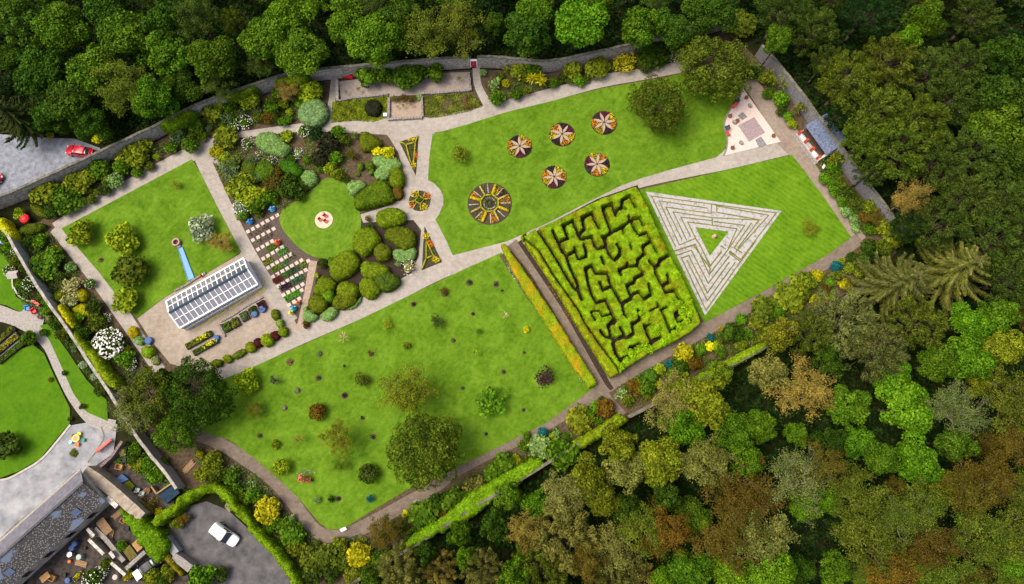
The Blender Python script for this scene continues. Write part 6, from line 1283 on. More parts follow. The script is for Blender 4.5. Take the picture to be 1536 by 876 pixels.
# clutter of the two yards
crs = random.Random(3)
CL = [('wooden crate', 'box', 'crate'), ('clay pot', 'pot', 'pot'), ('stacked timber', 'planks', 'timber'), ('grey slab', 'slab', 'slab'), ('dark tub', 'pot', 'tub')]
for i, (x, y, kd, wd) in enumerate(((178, 770, 2, 'under the white topped wall by the ivy mass'), (186, 781, 0, 'beside the ivy mass in the sunken yard'), (192, 792, 4, 'in the dark corner below the ivy mass'), (150, 790, 3, 'near the brown slatted table'), (140, 802, 3, 'below the first white topped wall'), (165, 806, 2, 'left of the olive table'), (172, 830, 1, 'under the grey wall above the black car'),
        (128, 822, 4, 'in the yard left of the second white topped wall'), (112, 800, 0, 'by the long building, above the blue barrels'), (122, 845, 2, 'in the yard right of the flower trough'), (148, 858, 1, 'by the lowest white topped wall'), (98, 862, 4, 'near the bottom edge beside the wooden table'), (80, 866, 0, 'against the facade at the bottom edge'), (196, 700, 1, 'beside the shrubs of the plant yard'), (188, 690, 4, 'at the upper end of the plant yard'), (181, 700, 0, 'left of the blue tarpaulin'), (224, 735, 1, 'near the pale green chairs'), (213, 742, 2, 'below the pale green chairs'), (262, 783, 0, 'at the edge of the puddle on the car park'), (248, 795, 1, 'on the rim of the car park below the ivy arch'), (284, 700, 2, 'on bare soil right of the pale wall'))):
    b = P(x, y); nm, form, cat = CL[kd]; rz = crs.uniform(0, 3); s = crs.uniform(.8, 1.2)
    mb = MB()
    if form == 'box':
        for k in range(3):
            for sy in (-1, 1): mb.box((0, sy * .3, .03 + k * .17), .8, .04, .13)
            for sx in (-1, 1): mb.box((sx * .4, 0, .031 + k * .17), .04, .56, .13)
        mb.box((0, 0, 0), .78, .55, .03); m = HONEY
    elif form == 'planks':
        for k in range(5): mb.box((crs.uniform(-.15, .15), -.3 + k * .15, .0), 1.7, .13, .1 + .05 * (k % 3))
        m = WOOD
    elif form == 'slab':
        for k in range(3): mb.box((crs.uniform(-.05, .05), 0, k * .09), .9 - .1 * k, .6, .085, crs.uniform(-.1, .1))
        m = STONE
    else:
        mb.lathe((0, 0, 0), [(.2, 0), (.32, .4), (.28, .4), (.26, .33)], 14); m = mat('terracotta', (0, 0, 0)) if kd == 1 else BLACK
    o = mb.build(nm.replace(' ', '_'), m); o.location = (b.x, b.y, 0); o.rotation_euler = (0, 0, rz); o.scale = (s, s, s); tag(o, f'{nm} {wd}', cat)
# ---------------------------------------------------------------- topiary and clipped bushes
T4 = lambda p: Z(440, 300, 4.61, p)
T6 = lambda p: Z(380, 180, 6.396, p)
T3 = lambda p: Z(300, 180, 3.84, p)
LOB = (0.140, 0.195, 0.006); LOD = (0.112, 0.142, 0.006)
for i, (poly, col, desc, h) in enumerate([
 (T4([(570, 125), (600, 75), (690, 55), (760, 80), (777, 130), (740, 168), (640, 192), (590, 172)]), LOB, 'big oval olive clipped bush beside the small path', 1.5),
 (T4([(428, 232), (470, 200), (525, 193), (572, 215), (602, 280), (560, 335), (490, 390), (440, 360), (408, 310)]), LOB, 'large squarish olive clipped bush touching the teardrop lawn', 1.6),
 (T4([(632, 240), (650, 205), (710, 188), (790, 195), (840, 235), (845, 290), (820, 330), (770, 345), (700, 300), (645, 270)]), LOD, 'kidney shaped olive clipped bush near the path crossing', 1.5),
 (ell(573.5, 379, 12.8), LOD, 'round dark olive clipped ball in the middle of the topiary', 1.5),
 (T4([(690, 350), (740, 340), (775, 350), (825, 325), (852, 350), (840, 400), (785, 432), (730, 422), (695, 395)]), C['sage'], 'pale sage cushion bush below the kidney shaped bush', 0.9),
 (T4([(252, 480), (270, 420), (320, 375), (385, 345), (440, 380), (460, 430), (430, 490), (370, 535), (300, 552), (262, 525)]), LOB, 'large oval olive clipped bush left of the dark soil gap', 1.6),
 (T4([(468, 450), (500, 424), (560, 432), (640, 455), (662, 490), (620, 530), (560, 545), (490, 530), (470, 495)]), (0.15, 0.215, 0.008), 'bright lobed clipped bush above the dark one by the long path', 1.6),
 (T4([(560, 525), (640, 497), (720, 530), (742, 570), (700, 612), (640, 634), (590, 610), (560, 570)]), (0.07, 0.115, 0.010), 'darker round clipped bush right of the bright lobed one', 1.6),
 (T4([(457, 600), (472, 555), (520, 535), (580, 560), (606, 620), (575, 665), (530, 686), (475, 655)]), LOB, 'round clipped bush below the bright lobed one', 1.5),
 (T4([(165, 565), (205, 528), (260, 545), (292, 575), (280, 620), (220, 655), (160, 655), (140, 620)]), LOB, 'olive clipped bush by the boarded path', 1.5),
 (ell(492, 443, 9, 11), (0.12, 0.24, 0.008), 'small lime clipped ball between two olive bushes', 1.3),
 (ell(477, 456, 14.5, 14), LOD, 'round brownish olive clipped ball near the end of the boarded path', 1.5),
 (T4([(305, 610), (330, 575), (375, 566), (435, 590), (452, 640), (420, 680), (350, 685), (308, 655)]), LOB, 'round olive clipped bush with a dark spot right of the lime ball', 1.5),
 (T4([(272, 705), (300, 660), (350, 645), (410, 660), (440, 690), (400, 735), (340, 757), (285, 742)]), LOD, 'olive clipped bush close to the long path', 1.4),
 (T4([(68, 770), (90, 735), (115, 765), (160, 790), (172, 812), (130, 842), (78, 838)]), C['sage'], 'sage cushion bush at the corner by the vegetable plot', 0.9),
 (T4([(193, 795), (230, 755), (275, 738), (306, 762), (290, 810), (235, 837), (200, 825)]), C['sage'], 'second sage cushion bush along the long path', 0.9),
 (T4([(378, 752), (420, 715), (455, 690), (470, 660), (470, 690), (440, 730), (400, 757)]), C['sage'], 'thin sage cushion strip along the long path', 0.6),
 (ell(475.5, 413, 3.6), C['lime'], 'tiny lime ball beside the boarded path', 0.6),
 (T4([(245, 405), (275, 395), (290, 430), (280, 470), (250, 465), (240, 430)]), (0.085, 0.17, 0.01), 'small green lobe against the teardrop lawn', 1.1),
 (T6([(970, 765), (1010, 710), (1130, 620), (1180, 588), (1250, 590), (1300, 620), (1352, 740), (1320, 790), (1180, 825), (1010, 855), (972, 825)]), (0.095, 0.155, 0.006), 'largest clipped block, trapezoid shaped, above the small path', 1.8),
 (T6([(898, 640), (935, 590), (985, 580), (1050, 595), (1082, 630), (1030, 670), (960, 725), (915, 700)]), C['sage'], 'pale sage oval bush touching the teardrop lawn', 0.9),
 (T6([(1145, 362), (1200, 338), (1250, 345), (1300, 372), (1385, 365), (1422, 430), (1400, 470), (1320, 495), (1300, 555), (1255, 580), (1180, 568), (1158, 510), (1215, 450), (1160, 425)]), C['sage'], 'large cloud shaped sage bush next to the yellow one', 1.2),
 (T6([(1302, 575), (1320, 520), (1300, 475), (1360, 462), (1420, 472), (1452, 580), (1430, 640), (1370, 655), (1315, 620)]), (0.13, 0.18, 0.006), 'olive lime clipped bush between the sage cloud and the crossing', 1.5),
 (ell(596.5, 289.5, 8.5, 9.5), (0.13, 0.08, 0.012), 'brownish clipped bush at the corner of the largest block', 1.2),
 (T6([(1030, 128), (1075, 122), (1130, 132), (1232, 220), (1190, 265), (1130, 292), (1032, 282)]), (0.105, 0.135, 0.006), 'olive clipped block at the top by the wide path', 1.5),
 (ell(541, 249.5, 6), (0.10, 0.145, 0.01), 'small olive dome, left of the pair on bare soil', 0.8), (ell(554.5, 248.5, 6.5), (0.085, 0.14, 0.01), 'small green dome beside the sage cloud', 0.9), (ell(557.5, 257.5, 4.5), (0.085, 0.15, 0.01), 'tiny green dome below the one beside the sage cloud', 0.7), (ell(536, 261, 4.5, 3.5), (0.12, 0.15, 0.02), 'flat tiny olive dome on bare soil', 0.45),
 (T6([(20, 225), (35, 160), (100, 122), (190, 122), (240, 150), (300, 215), (360, 270), (330, 335), (260, 355), (160, 325), (60, 275)]), (0.17, 0.285, 0.075), 'largest sage oval bush with dark tufts', 1.3),
 (T6([(450, 600), (470, 520), (540, 480), (605, 520), (610, 590), (560, 635), (500, 650)]), C['sage'], 'sage ball at the tip of the teardrop lawn', 1.1),
 (ell(470.5, 169.5, 23, 20), (0.17, 0.29, 0.10), 'biggest round sage bush beside the upper path', 1.6),
 (T3([(235, 275), (260, 240), (310, 240), (330, 280), (300, 318), (255, 310)]), (0.09, 0.13, 0.008), 'olive dome left of the leafy cluster', 1.3), (T3([(315, 300), (345, 245), (400, 240), (440, 290), (420, 340), (350, 350)]), (0.08, 0.15, 0.008), 'green dome beside the olive dome', 1.4),
 (T6([(235, 420), (300, 385), (380, 395), (450, 445), (480, 510), (440, 545), (370, 545), (290, 490)]), (0.055, 0.15, 0.008), 'bright green long dome above the dark leafy cluster', 1.4),
 (ell(209, 511.5, 7.5, 6), C['sage'], 'pale square clipped ball at the yard entrance', 0.9), (ell(222, 528, 9.5, 9), (0.20, 0.30, 0.01), 'lime square clipped ball at the yard entrance', 1.1), (ell(233.5, 541.5, 6), (0.24, 0.30, 0.10), 'small pale clipped ball at the yard entrance', 0.7), (ell(200, 499, 8, 9), (0.38, 0.30, 0.008), 'golden clipped ball at the yard entrance', 1.0),
 (ell(341, 538.5, 7, 6), C['lime'], 'pointed lime ball, leftmost of the yard hedge balls', 0.9), (ell(376, 521, 8), (0.18, 0.22, 0.008), 'yellowish ball, third of the yard hedge balls', 1.1), (ell(387, 514.5, 6.8), C['plum'], 'dark red ball, left of the lime one in the yard hedge', 0.9), (ell(401, 510.5, 9.5), (0.22, 0.30, 0.008), 'big lime ball in the yard hedge', 1.2), (ell(412.5, 503.5, 7), C['plum'], 'dark red ball, right of the lime one in the yard hedge', 0.9), (ell(425, 497.5, 7.5), (0.15, 0.22, 0.008), 'olive lime ball at the corner of the yard hedge', 1.1),
 (ell(359, 531, 12, 5, -28), (0.10, 0.15, 0.01), 'low green hedge between the yard hedge balls', 0.7), (ell(413.5, 472.5, 6, 9, -15), (0.11, 0.15, 0.008), 'narrow olive hedge by the end of the yard', 1.0), (ell(420, 485, 6, 6), (0.20, 0.30, 0.05), 'pale lime bush below the narrow olive hedge', 0.8), (ell(325, 545, 9, 6), (0.14, 0.18, 0.008), 'olive lime bush under the big dark tree', 0.9),
 (ell(60, 317, 15, 7, 35), (0.10, 0.12, 0.008), 'sloping olive hedge above the red canopy', 1.2), (ell(49, 343, 19, 7.5, -12), (0.095, 0.125, 0.008), 'long olive hedge below the red canopy', 1.2),
 (ell(560, 162, 12.5, 12), C['blk'], 'dark brownish dome in the mossy planting', 1.1),
 (ell(975, 565.5, 12, 12), (0.065, 0.145, 0.01), 'smooth green dome below the hedge maze', 1.3),
 (ell(122, 443, 9.5, 9), (0.36, 0.34, 0.006), 'golden clipped ball by the left path', 1.1), (ell(125, 465.5, 16, 9.5, 8), (0.33, 0.33, 0.006), 'golden clipped cushion by the left path', 1.2),
]):
    topiary(poly, col, desc, h, rnd=min(0.9, h * 0.6), seed=100 + i, cell=0.16) if len(poly) > 12 else topiary(smooth_poly(poly, 3), col, desc, h, rnd=min(0.9, h * 0.6), seed=100 + i, cell=0.16)
# ivy on the walls: lies on the wall, an own thing
def ivy(poly, label, col, h=2.9, seed=1, lump=0.16, leaf=0.11, m=None):
    me, c0 = clipped(poly, [], h, 0.5, zref=h, seed=seed, leaf=leaf, density=55, flat=0.55, lump=lump, lumps=1.6, cell=0.18, jit=0.75)
    o = obj('ivy', me, m or FOLC, None, C.get(col, col) if isinstance(col, str) else col); o.location = c0; tag(o, label, 'ivy', 'ivy on the walls'); return o
IV = (0.15, 0.26, 0.007)
ivy(smooth_poly([(236, 188), (250, 172), (272, 162), (290, 164), (280, 178), (258, 190)], 3), 'bright green ivy mound on the top left wall, left of the round shrubs', IV, seed=1)
ivy(smooth_poly([(330, 143), (345, 133), (380, 126), (382, 132), (360, 144)], 3), 'flat green ivy patch on the top wall below the dark wood', (0.15, 0.23, 0.01), seed=2)
ivy(smooth_poly([(411, 120), (430, 111), (460, 106), (458, 118), (430, 126)], 3), 'lime ivy tongue on the top wall left of the red bench', (0.17, 0.25, 0.01), seed=3)
ivy(smooth_poly([(82, 458), (90, 457), (100, 470), (108, 486), (106, 492), (98, 484), (88, 470)], 3), 'bright yellow ivy on the left wall', (0.50, 0.48, 0.006), 2.6, seed=4)
ivy(smooth_poly([(0, 325), (5, 333), (16, 345), (15, 356), (5, 350), (-6, 338)], 3), 'bright yellow creeper on the wall at the left edge', 'yellow', 2.6, seed=5)
ivy(smooth_poly([(110, 495), (122, 512), (140, 530), (158, 556), (172, 572), (170, 582), (152, 572), (134, 548), (120, 524), (110, 508)], 3), 'long lime green ivy band over the left wall', (0.22, 0.30, 0.008), 2.7, seed=6, lump=0.25)
ivy(ribbon_px(smooth_line([(226, 788), (248, 772), (268, 755), (290, 740), (312, 732), (330, 738), (348, 757), (370, 784), (392, 808), (412, 830), (432, 858), (448, 884)], 3), [11, 13, 14, 15, 18, 20, 17, 14, 13, 12, 13, 13] and 14), 'tall arching lime green ivy wall around the dark car park', (0.17, 0.28, 0.006), 2.6, seed=7, lump=0.3)
ivy(smooth_poly([(176, 764), (190, 768), (215, 782), (238, 800), (248, 822), (240, 842), (225, 840), (208, 818), (192, 795)], 3), 'broad triangular ivy mass beside the sunken yard', (0.13, 0.25, 0.006), 2.8, seed=8, lump=0.3)
ivy([(1148, 512), (1156, 520), (1112, 545), (1070, 568), (1054, 577), (1014, 594), (1006, 584), (1050, 562), (1090, 541), (1120, 525)], 'neat lime ivy ribbon along the top of the wall below the hedge maze', (0.21, 0.32, 0.008), 2.75, seed=9, lump=0.1)
ivy([(930, 619), (945, 630), (908, 654), (868, 676), (860, 662), (900, 640)], 'thick yellowish green ivy on the lower wall right of the sage shrub', (0.20, 0.27, 0.007), 2.8, seed=10, lump=0.14)
ivy(smooth_poly([(806, 686), (816, 700), (790, 716), (764, 742), (748, 746), (722, 764), (700, 780), (664, 798), (620, 822), (608, 812), (650, 784), (690, 753), (728, 726), (770, 704)], 3), 'long bright green ivy with bushy lumps on the lower wall', (0.17, 0.31, 0.007), 2.8, seed=11, lump=0.3)
ivy([(608, 812), (614, 821), (587, 839), (562, 854), (556, 845), (580, 830)], 'thin moss strip on the lower wall near the bottom edge', (0.09, 0.13, 0.01), 2.75, seed=12, lump=0.1)
ivy(smooth_poly(Z(130, 750, 6.955, [(740, 540), (800, 560), (870, 620), (960, 740), (1010, 830), (960, 800), (880, 720), (800, 650)]), 3), 'golden brown ivy tongue below the broad ivy mass', (0.24, 0.20, 0.01), 2.2, seed=13)
# ---------------------------------------------------------------- shrubs and small trees inside the walls
S = '''bush 205 229 25 limeol|bush 320 166 20 limeol|bush 376 152 15 lime|bush 468 138 19 lime|twig 432 136 19 tan h=3|bush 408 160 13 mid|bush 435 168 6 lime|bush 433 179 7 mid|fine 400 178 12 rust|bush 425 183 8 mid|bush 350 190 8 mid f=white|fine 366 184 11 mid f=white|bush 285 216 14 mid|bush 268 203 13 greygreen|bush 296 190 12 mid|bush 120 272 22 limeol|bush 68 288 23 limeol|bush 97 298 24 mid|bush 175 270 13 sage|bush 182 249 14 mid|bush 150 255 17 mid|bush 157 283 11 dkol|bush 30 322 10 lime|bush 44 362 10 dark|bush 61 361 11 vivid|bush 70 394 26 mid|bush 83 378 11 limeol|bush 90 416 11 dkol|fine 108 428 19 pale|loose 105 448 15 pale|bush 142 460 13 dkol|bush 145 480 14 olive|bush 162 515 20 dark f=white|bush 175 531 8 sage|bush 190 538 13 vivid|bush 196 545 9 mid f=white|bush 120 500 16 dark|fine 160 477 7 mid f=white|bush 135 424 8 mid f=white|bush 105 400 8 sage|loose 345 246 17 greygreen|bush 340 207 19 limeol|bush 324 227 11 gold|bush 340 237 11 lime|bush 350 242 12 limeol|fine 372 215 9 mid f=white|bush 363 278 21 limeol|bush 371 293 19 lime|bush 394 288 7 yellow|bush 362 311 12 grey f=white|bush 404 296 12 mid|bush 386 308 14 mid|bush 364 323 10 vivid|fine 410 272 20 brown|bush 418 256 8 rust|bush 437 283 21 dark|bush 455 196 9 mid f=white|bush 430 205 10 lime|fine 447 230 8 sage f=white|fine 408 241 7 mid f=white|fine 388 232 6 mid f=white|bush 475 200 11 deep|bush 493 215 18 blk|bush 482 237 13 blk|bush 507 198 12 mid|bush 517 210 9 olive|fine 532 203 8 greyol|fine 528 232 11 brown|bush 504 237 11 vivid|bush 493 253 10 lime|bush 480 250 8 mid|bush 505 262 10 limeol|fine 514 264 8 brown|loose 520 268 7 dkol|bush 565 227 8 yellow|bush 581 229 11 yellow|bush 470 184 8 deep|fine 552 328 7 brown|fine 553 340 9 dkol|bush 485 395 8 dkol|bush 611 395 6 sage|loose 613 401 9 pale f=white|bush 459 487 6 rust|fine 597 396 6 sage
big 987 158 42 olive h=7|big 1072 104 52 olive h=8.5|fine 689 230 16 limeol|twig 1214 342 14 limeol h=1.4
bush 123 349 20 lime h=2.6|bush 182 361 23 lime h=2.8|bush 200 407 26 olive h=3|bush 187 453 20 lime h=2.4|bush 300 342 20 grey h=2.4|twig 331 364 18 tan h=2.6|twig 264 277 7 limeol h=1.2
fine 543 570 15 olive|bush 478 617 13 rust|twig 508 659 26 limeol h=4.5|weep 607 584 38 limeol h=6|big 640 673 56 olive h=9|loose 735 604 25 vivid h=2.4|fine 817 567 18 purple h=1.8|twig 655 482 11 dkol h=1.8|tuft 517 508 12 pale|bush 369 573 18 lime h=2.2|twig 381 613 14 limeol h=2|spiky 412 569 9 greygreen|bush 421 699 13 lime|tuft 450 660 10 tan|bush 553 708 15 dkol|twig 509 699 12 mid h=2|bush 413 666 7 lime|tuft 757 473 8 pale|bush 790 494 5 yellow|tuft 713 529 8 lime|twig 580 486 8 lime h=1|bush 610 518 6 limeol|twig 667 437 7 brown h=1|loose 475 750 6 sage|loose 497 749 6 deep|loose 555 748 7 teal|tuft 556 528 7 brown|twig 718 497 5 mid h=.8
bush 552 112 21 mid h=2.7|bush 578 115 15 mid h=2.4|bush 608 115 23 mid h=2.7|bush 632 110 14 dark h=2.6|bush 654 110 15 mid h=2.6|bush 654 119 6 lime|tuft 521 140 5 tanol|tuft 538 136 6 limeol|tuft 565 130 5 tanol|tuft 671 115 5 limeol|tuft 690 121 7 limeol|tuft 597 162 4 tan|tuft 606 160 5 limeol|tuft 617 158 5 tan|fine 592 148 8 tanol|fine 606 147 9 rust|fine 618 148 8 brown|bush 628 146 5 sage|spiky 740 128 11 sage|bush 747 146 13 mid|bush 725 109 6 sage|spiky 760 106 9 limeol|bush 782 104 16 limeol|bush 800 99 15 mid|spiky 808 124 16 gold|bush 830 124 9 mid|bush 843 118 8 dkol|bush 858 107 15 limeol|bush 893 101 19 limeol|bush 868 121 10 vivid|fine 936 96 21 gold|bush 980 76 27 dark|bush 1042 66 18 limeol|bush 1025 50 9 lime|bush 1115 38 24 olive|bush 968 100 10 dkol|fine 1012 88 7 mid f=white|bush 1023 83 7 sage f=white|bush 960 92 8 olive|bush 880 118 7 olive|bush 1130 108 12 dark
spiky 1157 122 15 limeol|bush 1170 150 13 vivid|bush 1172 166 8 dkol|spiky 1200 165 13 tanol|bush 1188 186 8 lime|bush 1150 140 9 mid|bush 1183 175 8 vivid|spiky 1258 240 17 limeol|bush 1240 248 6 dark|bush 1237 267 10 vivid|bush 1250 286 10 vivid|bush 1262 302 9 mid|bush 1270 318 9 sage|bush 1280 330 8 sage|bush 1262 275 10 olive|bush 1275 290 11 dkol|fine 1285 306 14 olive|bush 1305 308 12 limeol|twig 1312 326 14 brown h=2|bush 1284 343 7 sage|bush 1308 345 8 mid|bush 1345 350 26 limeol|bush 1325 370 14 olive|bush 1302 372 13 dark|bush 1310 383 12 deep|bush 1255 400 9 teal|bush 1263 391 6 lime|bush 1274 402 9 limeol|bush 1290 392 14 dkol|bush 1296 402 12 olive|bush 1278 385 9 dark|bush 1226 414 10 gold|bush 1207 424 18 limeol|bush 1245 423 7 vivid|fine 1238 432 9 rust|bush 1180 444 24 limeol|bush 1205 443 12 olive|bush 1192 460 12 limeol|bush 1145 460 21 olive|bush 1165 470 13 mid|bush 1133 484 12 limeol|bush 1112 478 9 vivid|bush 1097 500 17 dark|bush 1120 500 10 mid|bush 1066 507 6.5 teal|bush 1064 520 8 yellow|bush 1050 523 9 vivid|bush 1027 530 15 gold|bush 1042 545 12 rust|bush 1003 545 6.5 teal|bush 990 553 9 lime|bush 1020 550 14 dark|bush 1075 520 9 lime|bush 1010 562 11 mid|fine 1082 494 7 gold
bush 955 582 14 rust|spiky 930 588 8 sage|bush 968 580 15 mid|bush 942 600 10 olive|bush 907 613 15 rust|bush 902 601 6 dark|bush 868 627 22 limeol|bush 893 610 10 vivid|bush 880 622 13 mid|loose 834 651 7 sage|bush 812 671 19 sage|bush 814 650 8 teal|bush 829 655 7 lime|bush 846 680 26 mid h=3.5|bush 785 667 10 mid|bush 790 655 7 mid|bush 752 704 27 mid|bush 713 727 17 tanol|bush 772 690 9 gold|bush 680 752 21 mid|bush 655 752 14 dark|bush 638 772 24 mid|bush 662 770 9 rust|fine 626 757 6 mid f=white|twig 574 797 27 brown h=4.5|bush 608 770 6 yellow|bush 537 832 20 gold|bush 490 834 20 olive|bush 468 842 20 olive|bush 443 820 14 limeol|bush 437 800 20 mid|bush 510 815 12 limeol|bush 512 840 13 olive|bush 547 856 15 olive|bush 530 864 14 limeol|bush 561 838 11 mid|bush 497 862 14 dkol|bush 575 826 10 dkol|bush 470 862 16 dkol|bush 398 766 20 gold|bush 402 778 11 yellow|bush 420 785 13 mid|bush 300 681 6 gold|bush 318 690 15 limeol|bush 303 709 13 limeol|bush 325 712 14 olive|bush 345 716 13 mid|bush 352 735 11 mid|bush 378 745 14 mid|bush 340 745 9 vivid|bush 362 752 12 olive|bush 415 760 7 mid f=white|bush 437 780 7 sage|bush 400 795 10 mid|bush 425 815 10 dark
big 300 590 49 dark h=8|big 228 600 42 olive h=7|twig 205 620 36 greyol h=7|big 265 648 32 mid h=6|fine 190 590 14 tanol h=3|bush 248 570 18 dark h=3.5
bush 213 700 12 limeol|bush 200 690 10 dark|spiky 199 692 7 gold|bush 222 698 14 mid|bush 230 712 13 vivid|spiky 209 706 6 tanol|bush 240 715 9 mid|bush 205 672 10 mid|loose 184 679 6 pale|bush 245 694 9 mid|twig 203 758 12 olive h=1.5|twig 220 762 13 brown h=1.4|bush 238 768 7 gold|bush 265 785 10 limeol|twig 275 778 9 rust h=1.5|bush 182 818 9 mid|bush 158 845 9 olive|fine 155 855 8 mid f=white|bush 140 868 14 dark f=white|bush 230 865 14 limeol|bush 252 858 12 limeol|bush 300 868 20 vivid h=3|bush 192 860 9 gold|bush 245 870 11 dark|bush 332 862 12 dkol|bush 345 758 8 pale
bush 12 668 22 dkol h=2.6|bush 75 453 10 mid|bush 68 466 9 vivid|bush 65 440 9 olive|bush 45 425 10 dark f=white|bush 30 425 8 mid|bush 55 410 10 dkol|bush 85 485 13 dark|bush 96 500 12 olive|loose 73 477 5 pale|loose 82 492 5 pale|bush 40 400 11 dkol|bush 22 392 9 olive|bush 10 372 8 vivid|bush 25 375 8 olive f=white|bush 12 345 9 yellow|bush 14 406 8 mid f=white|bush 65 498 6 dark|loose 112 523 6 greygreen|loose 124 548 7 grey|loose 140 565 6 grey|bush 150 585 9 dkol|bush 75 569 4 limeol|bush 96 560 4 dkol|bush 123 610 5 dkol|bush 105 628 4 olive|bush 42 508 13 mid|bush 5 355 9 vivid|bush 147 208 9 yellow|bush 100 192 13 mid|bush 75 203 6 gold|bush 135 200 12 dark|bush 110 680 6 olive h=.3
bush 345 165 11 mid|bush 352 178 8 mid|fine 335 190 9 mid|bush 387 176 9 olive|bush 305 205 8 mid|bush 255 222 10 mid|fine 235 235 8 lime|bush 225 250 8 olive|bush 205 258 9 mid|bush 138 298 8 olive|fine 330 182 7 olive|bush 452 158 10 mid|fine 445 150 8 olive|bush 415 140 9 mid'''
for ln in S.replace('\n', '|').split('|'):
    t = ln.split(); kw = {}
    for q in t[5:]:
        if q[:2] == 'h=': kw['h'] = float(q[2:])
        if q[:2] == 'f=': kw['flowers'] = q[2:]
    plant(t[0], float(t[1]), float(t[2]), float(t[3]), t[4], **kw)
# red blossom in the dark tree, pale limb of the weeping tree are part of those trees' neighbours
# young plants in round mulch patches on the big lawn
MULCH = mat('mulch', (0.035, 0.034, 0.016), 0.95, rgb2=(0.11, 0.095, 0.055), scale=8, bump=0.5, bscale=15)
for i, (x, y, r, c, wd) in enumerate(((435, 543, 6.5, 'tan', 'straw coloured'), (479.5, 531, 5.5, 'sage', 'pale leaved'), (478, 567, 5.5, 'brown', 'brown'), (446.5, 586, 6, 'sage', 'pale green'), (427.5, 612, 5, 'grey', 'silvery'), (517, 593.5, 6, 'purple', 'dark purple'), (543.5, 627, 4, 'deep', 'nearly black'), (620.5, 456.5, 5, 'purple', 'nearly black purple'), (516.5, 549, 3, 'dkol', 'tiny olive'), (557, 531, 5, 'rust', 'reddish'), (680, 511, 4.6, 'greyol', 'greyish'), (709.5, 471, 3.6, 'purple', 'small purple'), (744, 427, 5, 'purple', 'purple brown'), (704, 424, 6, 'dkol', 'olive brown'), (755, 558, 4.5, 'brown', 'brownish'), (694, 582, 3.6, 'dkol', 'small olive'), (785, 615, 3.8, 'dkol', 'dark'), (390, 653.5, 4.6, 'brown', 'brown tinted'), (560, 655, 5, 'blk', 'blackish'), (729, 651, 3.5, 'deep', 'very dark'), (508, 748, 4.8, 'blk', 'dark brownish'), (665, 433, 3.2, 'lime', 'lime'), (753, 436, 3, 'dkol', 'tiny dark'), (786, 529, 3.2, 'brown', 'little brown'), (152, 390, 4.5, 'rust', 'reddish brown'), (667, 440, 6.5, 'dkol', 'round olive'))):
    b = P(x, y); k = r * MPP(x, y); root = empty('young_plant', (b.x, b.y, 0.04)); auto(root, f'{wd} young plant in a round mulch patch', 'young plant', x, y, 'young plants in mulch patches on the lawns')
    MB().lathe((0, 0, 0), [(k * 0.88, -0.01), (k * 0.86, 0.012), (k * 0.45, 0.06)], 18).build('mulch', MULCH, root)
    pr = PROTO['spiky' if i % 3 == 0 else 'loose'][i % 2]; o = obj('foliage', pr['crown'], FOL, root, jig(C[c])); s = k * (0.85 if i % 3 else 0.7); o.scale = (s, s, min(0.8, s)); o.rotation_euler = (0, 0, i * 1.3)
